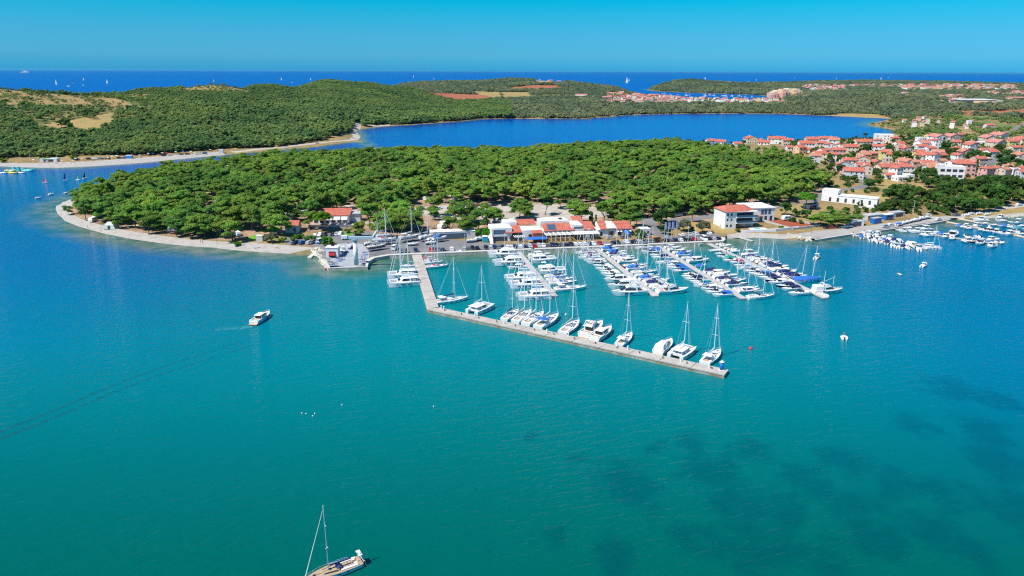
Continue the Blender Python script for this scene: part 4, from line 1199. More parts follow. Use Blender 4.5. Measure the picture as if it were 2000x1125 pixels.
# 3: row of shops
root, u, x0 = frame('shop_row', 'low white shop row with terracotta roofs and one blue awning by the palms', 'building', 1205, 463)
blk(root, u, x0, 'wall', 1169, 1189, 2, 9, -.5, 3.6, W['w'][1]); blk(root, u, x0, 'wall', 1189.2, 1205, 2.6, 9, -.5, 3.9, W['g'][1]); blk(root, u, x0, 'wall', 1205.2, 1236, 2, 9, -.5, 3.5, W['w'][1])
slope(root, u, x0, 'roof', 1173, 1190, 1.4, 9.3, 3.7, 6.2, RT[''][1]); slope(root, u, x0, 'roof', 1187, 1206, 1.8, 9.6, 4.0, 6.0, M_FLAT); slope(root, u, x0, 'roof', 1204, 1238, 1.2, 9.3, 3.6, 6.0, RT[''][1])
MB().add([((1168.5 - x0) * u, 1.3, 3.7), ((1173 - x0) * u, 1.3, 3.7), ((1173 - x0) * u, 9.3, 6.5), ((1168.5 - x0) * u, 7, 5.2)], [(0, 1, 2, 3)]).build('gable', W['w'][1], root)
slope(root, u, x0, 'awning', 1219, 1228, -2.2, 1.9, 1.8, 3.3, M_BLUE, .06)
for i in range(5): slope(root, u, x0, 'awning', 1206 + i * 6.2, 1209.6 + i * 6.2, .3, 1.95, 2.5, 3.0, M_CREAMC, .05) if not 1 < i < 4 else None
for a, b in ((1173, 1178), (1193, 1201), (1209, 1216), (1230, 1235)): blk(root, u, x0, 'window', a, b, 1.95 if not 1190 < a < 1204 else 2.55, 2.7, .4, 2.4, M_GLASS)
TAKEN.append((root.location.x, root.location.y + 5, 14))
# kiosk between trees
p = ground(1208, 432)
house('brick_kiosk', 'tiny kiosk with red pyramid roof in the clearing above the shops', p[0], p[1] + 2, Q_ANG, 4.2, 4, 1, 'b', '', 'h', windows=False, cat='kiosk', seed=4)
# petrol and chandlery kiosk beside the access road
p = ground(1259, 460)
house('glass_kiosk', 'grey glass kiosk with flat white roof beside the access road', p[0], p[1] + 2.5, Q_ANG, 5, 5, 1, 'g', '', 'f', windows=True, cat='kiosk', seed=5)

# ---- waterside villa with glass balconies
root, u, x0 = frame('glass_villa', 'white three-storey villa with dark glass balcony bands and red roof', 'villa', 1445, 446)
blk(root, u, x0, 'wall', 1413, 1436, 0, 13, -1, 9.0, W['w'][1])
blk(root, u, x0, 'wall', 1436.3, 1474, 1.6, 13, -1, 8.7, W['g'][1])
for z in (2.75, 5.75, 8.7): blk(root, u, x0, 'balcony', 1435, 1478, -1.0, 1.58, z, z + .3, W['w'][1])
for z in (.1, 3.1, 6.1):
    blk(root, u, x0, 'window', 1438, 1472, 1.5, 1.7, z, z + 2.4, M_GLASS)
    if z > 1: blk(root, u, x0, 'balustrade', 1436, 1478, -1.05, -.98, z - .02, z + .9, M_GLASSB)
for zz_ in (1, 4.2, 6.8):
    for a in (1416, 1424): blk(root, u, x0, 'window', a, a + 3.5, -.05, .1, zz_, zz_ + 1.2, M_GLASS)
MB().add([((1411 - x0) * u, -.8, 9.0), ((1455 - x0) * u, -.8, 9.0), ((1478 - x0) * u, 3, 9.0), ((1478 - x0) * u, 13.5, 9.0), ((1411 - x0) * u, 13.5, 9.0), ((1424 - x0) * u, 6, 11.4), ((1462 - x0) * u, 6.5, 11.4)],
         [(4, 3, 2, 1, 0), (0, 1, 6, 5), (1, 2, 6), (2, 3, 6), (3, 4, 5, 6), (4, 0, 5)]).build('roof', RT[''][1], root)
TAKEN.append((root.location.x, root.location.y + 6, 13))
root, u, x0 = frame('villa_annexe', 'white flat-roofed annexe with tall windows right of the glass villa', 'building', 1495, 434)
blk(root, u, x0, 'wall', 1466, 1519, 3, 18, -1, 7.0, W['w'][1]); blk(root, u, x0, 'roof', 1465, 1520, 2.6, 18.4, 7.02, 7.4, M_FLAT)
for a in (1490, 1497, 1505): blk(root, u, x0, 'window', a, a + 5.5, 2.93, 3.1, 3.8, 6.4, M_GLASSB)
for a in (1489, 1498, 1509): blk(root, u, x0, 'window', a, a + 5, 2.93, 3.1, .3, 2.8, M_GLASS)
blk(root, u, x0, 'awning', 1474, 1487, -.5, 2.9, 3.3, 3.5, RT['d'][1])
TAKEN.append((root.location.x, root.location.y + 10, 14))
def wall_line(name, label, ptsl, h, th, m, cat='wall', zbase=None):
    mb = MB()
    q = [ground(a, b) for a, b in ptsl]
    o = q[0]
    for a, b in zip(q[:-1], q[1:]):
        d = (b - a)[:2]; Ln = np.linalg.norm(d); nrm = np.array([-d[1], d[0]]) / Ln * th / 2
        k = [(*(a[:2] - nrm - o[:2]), a[2] - o[2] - .6), (*(b[:2] - nrm - o[:2]), b[2] - o[2] - .6), (*(b[:2] + nrm - o[:2]), b[2] - o[2] - .6), (*(a[:2] + nrm - o[:2]), a[2] - o[2] - .6)]
        k += [(p_[0], p_[1], z_ + h) for p_, z_ in zip(k, (a[2] - o[2], b[2] - o[2], b[2] - o[2], a[2] - o[2]))]
        mb.add(k, [(3, 2, 1, 0), (4, 5, 6, 7), (0, 1, 5, 4), (1, 2, 6, 5), (2, 3, 7, 6), (3, 0, 4, 7)])
    ob = mb.build(name, m); ob.location = tuple(o); tag(ob, label, cat); return ob
wall_line('court_wall', 'pale concrete wall around the red clay court', [(1491, 432.5), (1548, 449), (1602, 441.5), (1529, 427.5)], 1.0, .5, M_CONC)
wall_line('terrace_wall', 'white wall below the villa pool at the cove', [(1448, 455), (1474, 454), (1515, 452), (1560, 447)], 1.4, .5, W['w'][1])
root, u, x0 = frame('swimming_pool', 'small turquoise pool on a white deck before the villa', 'pool', 1484, 450)
blk(root, u, x0, 'deck', 1470, 1502, -2.2, 5, -.6, .35, M_FLAT); blk(root, u, x0, 'basin', 1477, 1490, 1.2, 3.6, .33, .38, M_TURQ)
# ---- long white club house with terrace
root, u = special('club_house', 'long white flat-roofed club house with arched openings on a grey terrace', 'building', 1655, 398, R(-33))
MB().box(-15, 16, 0, 9, -1, 4.2).build('wall', W['w'][1], root); MB().box(-15.2, -6, .5, 9.5, 4.2, 7.2).build('upper_block', W['w'][1], root)
MB().box(-5.8, 16.2, -.2, 9.2, 4.21, 4.5).build('roof', M_FLAT, root)
for i in range(6): put('window', window_mesh(1.3, 2.4), root, (-10 + i * 4.4, -.01, .6))
MB().box(-19, 15, -7.5, -.1, -2.5, -.3).build('terrace', M_CONC, root)
for i in range(7):
    o = put('parasol', MB().tube((0, 0, 0), (0, 0, 2.5), .1, .05).tube((0, 0, 1.4), (0, 0, 3.0), .5, .08, 7).mesh('parasol', M_CREAMC), root, (-4 + i * 2.3, -4, -.3))
TAKEN.append((root.location.x, root.location.y + 2, 18))
# sheds and containers at the small harbour
def boxy(name, label, cat, px, py, w, d, h, m, rz, roofm=None, door=None):
    p = ground(px, py); root = empty(name, tuple(p), rz); tag(root, label, cat)
    MB().box(-w / 2, w / 2, 0, d, -.3, h).build('body', m, root)
    if roofm: MB().box(-w / 2 - .1, w / 2 + .1, -.1, d + .1, h + .002, h + .2).build('roof', roofm, root)
    if door: MB().box(-w * .3, w * .3, -.04, .05, .05, h * .8).build('door', door, root)
    TAKEN.append((p[0], p[1] + d / 2, max(w, d) * .6))
    return root
M_CBLUE = mat('container_blue', (.012, .14, .42), .5, var=.1)
boxy('container', 'blue shipping container open-fronted beside the low grey sheds', 'container', 1714, 437, 6, 2.6, 3.0, M_CBLUE, R(28), M_GREYR, M_CBLUE)
boxy('container', 'blue cabin with white roof right of the open blue container', 'container', 1737, 430.5, 6, 3.4, 3.2, M_CBLUE, R(24), M_WHITE, M_GLASS)
boxy('container', 'white office container left of the low grey sheds', 'container', 1674, 442, 8, 3, 3.0, M_WHITE, R(12), M_FLAT, M_GLASS)
boxy('storage_shed', 'long low grey flat shed behind the blue containers', 'shed', 1712, 430, 14, 5, 2.8, M_CONC, R(24), M_GREYR)
boxy('storage_shed', 'low grey shed right of the blue cabin with white roof', 'shed', 1756, 424, 9, 4, 2.7, W['g'][1], R(24), M_GREYR, M_SHUT)
boxy('storage_shed', 'dark open shelter under the lone stone pine', 'shed', 1588, 408, 8, 4, 2.6, W['g'][1], R(20), M_DARK, M_GLASS)
# ---- left side: restaurant above the beach road, gatehouse and crane hut
root, u = special('terrace_restaurant', 'long red-roofed restaurant with three white awnings above the car park', 'restaurant', 659, 437, R(4))
MB().box(-12.5, 6.2, 0, 9, -2, 4.4).build('wall', W['w'][1], root)
mb = MB(); mb.add([(-13, -.6, 4.4), (6.8, -.6, 4.4), (6.8, 9.6, 6.4), (-13, 9.6, 6.4), (-13, -.6, 4.65), (6.8, -.6, 4.65), (6.8, 9.6, 6.65), (-13, 9.6, 6.65)], [(3, 2, 1, 0), (4, 5, 6, 7), (0, 1, 5, 4), (1, 2, 6, 5), (2, 3, 7, 6), (3, 0, 4, 7)]); mb.build('roof', RT[''][1], root)
MB().box(6.3, 11.5, 4, 10, -2, 4.4).build('side_wing', W['g'][1], root); MB().box(5.9, 12, 3.4, 10.4, 4.41, 4.7).build('roof', M_GREYR, root)
for i in range(3):
    x = -5.2 + i * 3.8
    MB().add([(x, -3.2, 2.6), (x + 3.2, -3.2, 2.6), (x + 3.2, -.05, 4.0), (x, -.05, 4.0), (x, -3.2, 2.7), (x + 3.2, -3.2, 2.7), (x + 3.2, -.05, 4.1), (x, -.05, 4.1)], [(3, 2, 1, 0), (4, 5, 6, 7), (0, 1, 5, 4), (1, 2, 6, 5), (2, 3, 7, 6), (3, 0, 4, 7)]).build('awning', M_CREAMC, root)
MB().add([(-10.5, -3.4, 2.5), (-6.3, -3.4, 2.5), (-6.3, -.05, 4.1), (-10.5, -.05, 4.1), (-8.4, -1.6, 5.3)], [(0, 1, 4), (1, 2, 4), (2, 3, 4), (3, 0, 4)]).build('awning', mat('crimson_canvas', (.42, .03, .09), .7, var=.1), root)
MB().box(-14, 9, -6.5, -.05, -2.4, -.1).build('terrace', W['g'][1], root)
MB().box(-14, 9, -6.6, -6.45, -.1, .8).build('balustrade', M_METAL, root)
for i in range(6): put('window', window_mesh(2.0, 2.0), root, (-11 + i * 3.0, -.01, .5))
for i in range(5): put('door', DOOR, root, (-11 + i * 4.2, -6.52, -2.4))
TAKEN.append((root.location.x, root.location.y + 3, 14))
p = ground(569, 455)
house('gatehouse', 'small two-storey house with steep red roof left of the restaurant', p[0], p[1] + 4, R(5), 6.4, 8, 1, 'g', '', 'e', fh=3.4, cat='house', seed=12)
root, u = special('crane_hut', 'white hut with a red lifeboat bay on the slipway', 'hut', 649, 503, R(2))
MB().box(-2.6, 2.6, 0, 4.6, 0, 4.3).build('wall', W['w'][1], root); MB().box(-2.8, 2.8, -.2, 4.8, 4.301, 4.55).build('roof', M_FLAT, root)
MB().box(-.7, .7, 2.2, 3, 4.55, 5.0).build('vent', M_DARK, root); MB().box(-1.4, 1.6, -.05, .05, .2, 2.7).build('door', M_DARK, root); MB().box(-1.3, 1.5, -1.4, -.1, 1.2, 2.2, tx=.2, ty=.2).build('lifeboat', M_RED, root)
root, u = special('jib_crane', 'tall white jib crane column with long grey boom on the slipway', 'crane', 696, 516, R(3))
MB().tube((0, 0, -.2), (0, 0, 10.2), 1.0, .85, 14).build('column', W['w'][1], root, True)
MB().tube((0, 0, 10.21), (0, 0, 11.0), 1.3, 1.3, 14).build('slew_ring', M_METAL, root)
o = MB().box(-4.6, 8.2, -.45, .45, 11.0, 12.1, tx=.3).build('boom', mat('pale_blue_grey_paint', (.45, .55, .60), .5, var=.05), root)
MB().tube((7.6, 0, 12), (9.4, 0, 14.6), .35, .3, 6).build('strut', W['w'][1], o)
MB().box(-5.6, -3.0, -.7, .7, 11.3, 12.6).build('counterweight', W['w'][1], o)
boxy('cabin', 'small grey cabin beside tamarisk trees at the beach', 'cabin', 507, 472, 3.0, 2.6, 2.6, W['g'][1], R(3), M_WHITE)
boxy('cabin', 'long white workshop hall behind the stored boats', 'workshop', 885, 467, 22, 6, 3.6, W['g'][1], Q_ANG, M_FLAT, M_GLASSB)
boxy('cabin', 'turquoise kiosk by the foot of the buttressed marina office', 'kiosk', 948, 473.5, 2.4, 2.4, 2.7, mat('turquoise_paint', (.04, .38, .52), .5, var=.1), Q_ANG, M_WHITE)
# flat white beach pavilion and a blue sunshade on the far beach
boxy('beach_bar', 'beach bar under a wide pale turquoise shade roof on the far beach', 'beach bar', 95, 316, 14, 6, 2.6, W['w'][1], R(6), mat('pale_aqua_canvas', (.55, .75, .72), .7, var=.05), M_GLASS)
boxy('beach_hut', 'blue beach tent on the far shore below the pines', 'hut', 252, 309.5, 5, 4, 2.6, mat('sky_blue_canvas', (.05, .30, .62), .7, var=.1), R(12), M_WHITE)
boxy('beach_hut', 'white hut at the right end of the far beach', 'hut', 432, 299.5, 4, 4, 3.4, W['w'][1], R(15), M_CREAMC)
# ================================================================== PLANTING
random.seed(21)
umb = ground(1573, 407)
plant(umb_proto, umb[0], umb[1], 1.0)
p = ground(630, 452)
USED.discard('x')
o = plant(umb_proto, p[0], p[1], .95, 'broad stone pine leaning over the red-roofed restaurant car park', sz=1.2); 
# pines one can point at along the shore and the car parks
edge = [(133, 420, .62, 'small pine standing alone on the pebble tip of the headland'), (168, 430, .75, 'bushy pine behind the pebble tip of the headland'), (238, 446, .95, 'dark pine at the beach edge beside the white tent'),
        (291, 457, .85, 'low broad pine leaning over the beach'), (305, 455, .8, 'slim pine right of the leaning beach pine'), (345, 462, .95, 'pine at the beach edge with bare ground to its left'), (372, 466, .85, 'pine shading the beach picnic spot'), (400, 466, .8, 'smaller pine behind the shaded beach'),
        (455, 473, 1.15, 'big dark pine standing alone on the beach'), (511, 452, 1.1, 'tall pine left of the gatehouse lawn'), (534, 457, 1.05, 'pine with bare leaning trunk by the lawn'), (551, 461, 1.1, 'tall pine with straight dark trunk left of the gatehouse'),
        (606, 446, .9, 'pine right of the gatehouse'), (703, 464, .9, 'low pine behind the boat yard'), (738, 466, 1.0, 'dense pine behind the stored yachts'), (765, 465, 1.05, 'pine behind the yacht on the stands'), (790, 462, 1.1, 'round pine behind the boat yard masts'), (812, 455, 1.05, 'pine at the right end of the boat yard'),
        (848, 430, .7, 'young pine in the campsite car park'), (880, 459, 1.1, 'broad pine left of the marina office'), (910, 461, 1.05, 'pine right beside the workshop hall'), (934, 452, 1.2, 'large pine beside the buttressed office'), (950, 440, 1.0, 'pine behind the buttressed office'),
        (1015, 427, 1.15, 'umbrella-topped pine above the gravel car park'), (1024, 429, 1.0, 'bare-trunked pine at the gravel car park'), (1065, 420, 1.1, 'pine between the two gravel tracks'), (1095, 408, 1.05, 'tall pine above the gravel track'), (1122, 418, 1.0, 'pine shading the gravel track'), (1190, 425, 1.15, 'wide pine left of the brick kiosk'),
        (1225, 428, 1.1, 'dense pine right of the brick kiosk'), (1248, 424, 1.05, 'pine left of the access road'), (1300, 414, 1.1, 'pine above the coast road bend'), (1330, 412, 1.05, 'round pine behind the parked cars on the coast road'), (1365, 413, 1.0, 'pine over the shaded cars on the coast road'), (1395, 411, 1.1, 'pine left of the glass villa'),
        (1437, 408, 1.0, 'pale green pine behind the red roof of the villa'), (1462, 405, 1.15, 'broad pine behind the villa annexe'), (1478, 402, 1.1, 'pine right behind the villa annexe'), (1525, 396, .95, 'pine on the dry slope right of the villa'), (1540, 394, .9, 'pine beside the dark shadow on the dry slope'), (1588, 376, 1.2, 'large pine at the right corner of the wood'), (1562, 378, 1.1, 'pine near the right corner of the wood')]
for px, py, s, lb in edge:
    p = ground(px, py)
    plant(pine_protos, p[0], p[1], s * .92, lb)
n_edge = len(edge)
NOTREE = ('road', 'gravel_track', 'beach', 'boat_yard', 'slipway', 'quay_apron', 'footpath', 'lawn', 'tennis_court', 'causeway_road')
wood = np.array(ZONES[0][1])
Pw = jgrid(wood, 6.3, .55)
Pw = Pw[off_zones(Pw, NOTREE, 3.0) & keep_off(Pw, .2)]
cc = col_of(Pw[:, 0], Pw[:, 1])
# camping pitches open gaps in the western half
gap = _noise(Pw[:, 0] * 1.0, Pw[:, 1] * 1.0, 7.5)
thin = np.where(cc < 900, .30, .66)
Pw = Pw[(gap < thin) | (rng.uniform(size=len(Pw)) < .25)]
rw = np.array([pix_of((x, y, z))[1] for (x, y), z in zip(Pw, height(Pw[:, 0], Pw[:, 1]))]); cw = col_of(Pw[:, 0], Pw[:, 1])
Pw = Pw[~((cw > 800) & (cw < 1200) & (rw > 399)) | (rng.uniform(size=len(Pw)) < .26)]
def size_of(Q):
    return np.interp(Q[:, 1], [370, 470, 620], [1.22, 1.02, .92]) * (1 + .22 * _noise(Q[:, 0], Q[:, 1], 17))
cw = col_of(Pw[:, 0], Pw[:, 1]); rw = np.array([pix_of((x, y, z))[1] for (x, y), z in zip(Pw, height(Pw[:, 0], Pw[:, 1]))])
Pw = Pw[~((cw > 545) & (cw < 705) & (rw > 436))]
# campsite plots kept open
order = np.argsort(np.linalg.norm(Pw, axis=1))
Pw = Pw[order]
N_IND = 300 - n_edge - 1
szs = size_of(Pw)
for i, (x, y) in enumerate(Pw[:N_IND]):
    r_ = rng.uniform()
    plant(pine_protos, x, y, szs[i] * rng.uniform(.60, .98) * (1.0 if i % 7 else .72), PINE_LABEL, PINE_GROUP)
    TAKEN.pop()
restw = Pw[N_IND:]
scatter('pine_wood', restw, size_of(restw) * rng.uniform(.52, 1.0, len(restw)), [crown_of(q) for q in pine_protos], 'dense green pine canopy over the middle and far side of the headland')
for px, py in ((1355, 318), (1382, 322), (1452, 335)):
    p = ground(px, py + 14); plant(dry_proto, p[0], p[1], 1.0, f'leafless grey tree among the green pines, {("leftmost", "middle", "rightmost")[(1355, 1382, 1452).index(px)]} of three')

# village and roadside trees: (column, foot row, scale)
VT = '''1350 288 .9|1366 285 .8|1380 290 .9|1400 289 .8|1416 293 .9|1432 291 .8|1447 295 .9|1462 293 .8|1478 296 .9|1495 298 .8|1512 295 .9|1528 300 .8|1374 279 .7|1428 281 .7|1452 283 .7|1540 305 .8|1560 312 .8|1578 320 .9|1592 327 .8|1330 284 .8|1345 280 .7
1545 287 .9|1562 294 .7|1589 303 .8|1612 309 1.0|1606 297 .7|1650 311 1.0|1640 316 .7|1690 302 1.2|1705 292 .6|1668 310 .7|1626 330 .9|1640 336 .8|1655 357 .7|1668 356 .8|1648 354 .6|1617 337 .7|1628 346 .7|1697 369 1.0|1703 362 .9|1716 362 .9|1712 347 .9|1720 352 .8
1757 311 .8|1760 303 .8|1770 312 1.0|1793 338 .9|1810 350 1.0|1822 348 1.0|1836 316 .9|1848 318 .9|1838 302 1.0|1846 296 1.1|1835 290 .9|1865 311 1.1|1876 316 1.2|1888 317 1.2|1902 318 1.2|1915 318 1.1|1925 312 1.0|1855 307 1.0|1896 306 .9|1908 307 .9
1960 325 1.1|1972 323 1.2|1985 330 1.2|1995 331 1.1|1965 312 1.0|1950 314 1.0|1970 302 .8|1902 337 .9|1905 327 .9|1845 362 1.0|1855 367 1.1|1868 372 1.2|1880 366 1.0|1890 374 1.1|1812 366 1.0|1800 357 .9|1822 358 1.0|1835 372 1.0|1770 360 .7|1750 371 .6
1745 281 .9|1760 273 1.0|1775 271 .9|1790 266 1.0|1810 263 .9|1832 268 .8|1848 271 .8|1884 272 .9|1890 280 .9|1862 290 .9|1690 266 .7|1672 270 .7|1660 275 .6|1645 276 .6|1627 274 .6|1616 270 .5|1505 271 .7|1487 282 .8|1530 280 .6
1910 380 1.2|1925 376 1.2|1940 380 1.3|1955 376 1.2|1970 382 1.3|1985 378 1.2|1998 384 1.2|1918 392 1.2|1932 396 1.3|1948 400 1.3|1962 396 1.2|1978 392 1.3|1992 396 1.2|1885 398 1.2|1900 404 1.3|1890 386 1.1|1875 392 1.1|1872 408 1.2|1886 414 1.2|1905 414 1.2|1920 413 1.2|1935 412 1.2|1950 408 1.2|1860 402 1.1|1850 395 1.0|1855 414 1.0|1842 408 .9|1830 398 1.0|1842 384 1.0|1828 388 1.0
1812 390 1.1|1800 395 1.0|1795 386 .9|1782 390 1.0|1768 394 1.0|1752 391 1.2|1742 394 1.1|1740 409 .8|1750 414 .9|1830 412 .7|1820 418 .6|1808 402 .8'''
vt = [tuple(map(float, q.split())) for q in VT.replace('\n', '|').split('|')]
grove = [v for v in vt if v[1] > 371 and v[0] > 1735]
for px, py, s in vt:
    p = ground(px, py)
    if (px, py, s) in grove:
        plant(broad_protos, p[0], p[1], s * 1.12, 'leafy dark green tree in the dense grove behind the small harbour', 'trees of the grove behind the small harbour')
    else:
        plant(broad_protos, p[0], p[1], s * .95, 'dark green leafy tree among the houses of the hillside village', 'leafy trees among the village houses')
gv = random.Random(9); cnt = 0
for _ in range(3000):
    if cnt >= 60: break
    px = gv.uniform(1540, 2000); py = gv.uniform(285, 350)
    if py > 356 - max(0, 1740 - px) * .25: continue
    p = ground(px, py)
    if any((p[0] - x) ** 2 + (p[1] - y) ** 2 < (r * .75 + 1.6) ** 2 for x, y, r in TAKEN): continue
    if not off_zones(np.array([p[:2]]), ('road',), 2)[0]: continue
    plant(broad_protos, p[0], p[1], gv.uniform(.55, .95), 'dark green leafy tree among the houses of the hillside village', 'leafy trees among the village houses'); cnt += 1
# the row of pines by the concrete apron
for i, (px, py, s) in enumerate(((1588, 440, .72), (1602, 439, .78), (1616, 441, .82), (1630, 443, .8), (1645, 444, .8), (1658, 440, .75), (1672, 437, .7), (1608, 431, .7), (1628, 432, .75), (1648, 432, .72))):
    p = ground(px, py + 1); plant(pine_protos, p[0], p[1], s, 'olive green pine in the clump beside the concrete apron', 'pines beside the concrete apron', sz=.8)
for px, py, s, lb in ((1290, 446, 1.15, 'tall dark leafy tree at the access road corner'), (1297, 458, .8, 'lower leafy tree at the access road corner'), (1245, 466, .85, 'palm-like leafy tree right of the shop row'), (1253, 470, .6, 'small leafy tree between shops and glass kiosk'), (1532, 420, .9, 'round dark tree right of the villa annexe'), (1556, 424, .8, 'green bush-like tree above the white caravan'), (1573, 426, .7, 'small tree right of the white caravan'),
                      (130, 250, .8, 'dark round tree at the left side of the tan hill field'), (120, 249, .8, 'dark tree left beside another on the tan hill field'), (138, 254, .7, 'lowest dark tree on the tan hill field'), (173, 229, .8, 'dark tree alone at the top of the tan hill field')):
    p = ground(px, py); plant(broad_protos, p[0], p[1], s * (1.0 if px > 400 else 1.6), lb)
for px, py, s, lb in ((1335, 452, 1.0, 'grey green olive tree left in the dry plot by the villa'), (1372, 455, 1.05, 'grey green olive tree right in the dry plot by the villa'), (522, 473, .75, 'grey tamarisk tree left of another by the beach cabin'), (532, 474, .85, 'grey tamarisk tree right of the first by the beach cabin')):
    p = ground(px, py); plant(olive_proto, p[0], p[1], s, lb)
for px, py, s, lb in ((640, 479, 1.3, 'dark green bush beside the white slipway hut'), (945, 466, 1.7, 'bright green bush left of the marina office'), (680, 455, .8, 'clipped bright bush above the lawn by the car park'), (701, 446, .8, 'bright bush in the round lawn'), (703, 454, .75, 'lower bright bush in the round lawn'), (1217, 437, 1.0, 'bright green bush right of the brick kiosk'), (585, 466, .9, 'bright hedge bush before the gatehouse'), (600, 470, .8, 'low bright bush right of the gatehouse hedge'), (573, 470, .7, 'small bright bush before the gatehouse'), (612, 467, .7, 'low bright bush left of the parked cars'), (552, 473, .8, 'green shrub patch by the white wall at the beach'), (1525, 447, .6, 'small bright shrub beside the red clay court'), (465, 480, .8, 'low green bush at the foot of the big beach pine'), (88, 315, 1.6, 'bright green tree behind the far beach bar'), (145, 312, 1.3, 'bright green bush right of the far beach bar'), (8, 317, 1.6, 'green bush at the left end of the far beach')):
    p = ground(px, py); plant(bright_proto, p[0], p[1], s, lb)
for i, (px, py) in enumerate(((1153, 437), (1156, 439), (1163, 446), (1842, 286), (1906, 333))):
    p = ground(px, py); plant(cypress_proto, p[0], p[1], .9 if i < 3 else 1.2, ('slim cypress left behind the terracotta roof', 'slim cypress right behind the terracotta roof', 'slim cypress between restaurant and shop row', 'dark cypress beside the tall white village houses', 'dark cypress right of the pink apartment house')[i])
SH = '''1622 364 1.0|1635 367 .7|1705 375 .8|1730 376 .8|1755 384 .8|1727 384 .8|1760 400 1|1775 404 1|1790 406 1.0|1700 392 .7|1690 399 .8|1680 402 .8|1665 375 .6|1693 377 .7|1775 372 .8|1785 380 .9|1818 378 .9|1850 378 .9|1770 385 .9|1785 398 1.0|1815 408 1.0|1826 406 1.0|1842 416 .9|1546 433 .7|1565 436 .6|1440 452 .5|1322 447 .6|1350 450 .5|1655 412 .7|1672 420 .8|1690 414 1|1706 416 .9|1720 412 .8|1728 408 .9'''
for q in SH.replace('\n', '|').split('|'):
    px, py, s = map(float, q.split()); p = ground(px, py)
    plant(bush_protos, p[0], p[1], s * 1.15, 'round green shrub on the dry slopes below the village', 'shrubs below the village')
for px, py, k in ((140, 258, 0), (182, 232, 1), (262, 214, 2), (205, 252, 3)):
    p = ground(px, py); plant(hill_protos[k], p[0], p[1], 1.2, ('dark pine left below the tan hill field', 'dark pine above the tan hill field', 'dark pine right of the tan hill field on the slope', 'dark pine at the right foot of the tan hill field')[k])
for px, py, k in ((1085, 158, 0), (1135, 162, 1)):
    p = ground(px, py); plant(far_protos[k], p[0], p[1], .8, ('dark tree right of the far white hilltop tower', 'dark tree at the right end of the far hilltop')[k])

# hills: what reads as one mass of trees
NOT2 = NOTREE + ('red_field', 'green_field')
PAST = ('dry_field', 'hill_pasture')
hill = np.array([at_y(c, y)[:2] for c, y in ((-60, 655), (0, 658), (165, 664), (300, 678), (430, 738), (480, 748), (560, 776), (640, 855), (680, 920), (690, 1060), (730, 1060), (790, 1080), (900, 1180), (1000, 1230), (1000, 1900), (800, 2000), (640, 2050), (430, 1500), (165, 1300), (0, 1300), (-60, 1300))])
Ph = jgrid(hill, 5.0)
ch = col_of(Ph[:, 0], Ph[:, 1])
dens_ = np.ones(len(Ph))
rowh = np.array([pix_of((x, y, z))[1] for (x, y), z in zip(Ph, height(Ph[:, 0], Ph[:, 1]))])
nz = _noise(Ph[:, 0], Ph[:, 1], 16)
openl = (ch < 300) & (rowh < 252 - np.maximum(ch - 200, 0) * .3)
dens_[openl] = np.where(nz[openl] > .12, .85, .16)
dens_[~openl] = np.where(nz[~openl] > -.62, 1.0, .55)
inf = ~off_zones(Ph, PAST)
shore_h = np.minimum(seg_dist(Ph, coast), seg_dist(Ph, lagoon)); dens_[(shore_h < 7) | ~in_poly(Ph, coast) | in_poly(Ph, lagoon)] = 0
dens_[inf] = np.where(rowh[inf] < 215, np.where(nz[inf] > .05, .5, .07), 0.0)
keep = (rng.uniform(size=len(Ph)) < dens_) & visible_cone(Ph) & off_zones(Ph, NOT2, 2) & keep_off(Ph, 1)
Ph = Ph[keep]
scatter('hillside_forest', Ph, np.clip(rng.lognormal(-.02, .22, len(Ph)), .6, 1.6) * np.interp(shore_h[keep], [0, 60, 260, 600], [1.3, 1.15, .86, .76]) * np.where(inf[keep], .6, 1), [crown_of(q) for q in hill_protos], 'pine and scrub forest covering the hills behind the beach and the lagoon')
far = np.array([at_y(c, y)[:2] for c, y in ((640, 2000), (800, 1950), (1000, 1880), (1000, 1240), (1140, 1260), (1250, 1400), (1345, 1430), (1500, 1430), (1600, 1400), (1720, 1330), (1830, 1230), (2060, 1150), (2060, 5000), (1500, 4500), (1200, 3900), (900, 3500), (700, 2500))])
Pf = jgrid(far, 11.0)
cf = col_of(Pf[:, 0], Pf[:, 1])
rowf = np.array([pix_of((x, y, z))[1] for (x, y), z in zip(Pf, height(Pf[:, 0], Pf[:, 1]))])
nf = _noise(Pf[:, 0], Pf[:, 1], 45)
dn = np.where(nf > -.5, 1.0, .5)
town = ((cf > 1195) & (cf < 1330) & (rowf > 184) & (rowf < 204)) | ((cf > 1330) & (cf < 1535) & (rowf > 190) & (rowf < 204))
dn[town] = .05
dn[(cf > 1570) & (cf < 1648) & (rowf > 168) & (rowf < 179)] = .3
dn[(cf > 1755) & (cf < 1990) & (rowf > 166) & (rowf < 178)] = .07
mk = (cf > 1800) & (rowf > 188)
dn[mk] = np.where(nf[mk] > .15, .9, .2)
Pl = land_ok = in_poly(Pf, coast) & ~in_poly(Pf, lagoon)
kf = (rng.uniform(size=len(Pf)) < dn) & Pl & (seg_dist(Pf, lagoon) > 8) & (seg_dist(Pf, coast) > 14) & visible_cone(Pf, 20) & off_zones(Pf, NOT2 + PAST, 3) & keep_off(Pf, 2)
scatter('distant_woodland', Pf[kf], np.clip(rng.lognormal(-.06, .22, kf.sum()), .55, 1.5), [crown_of(q) for q in far_protos], 'bluish green woodland of the far peninsulas along the open sea')
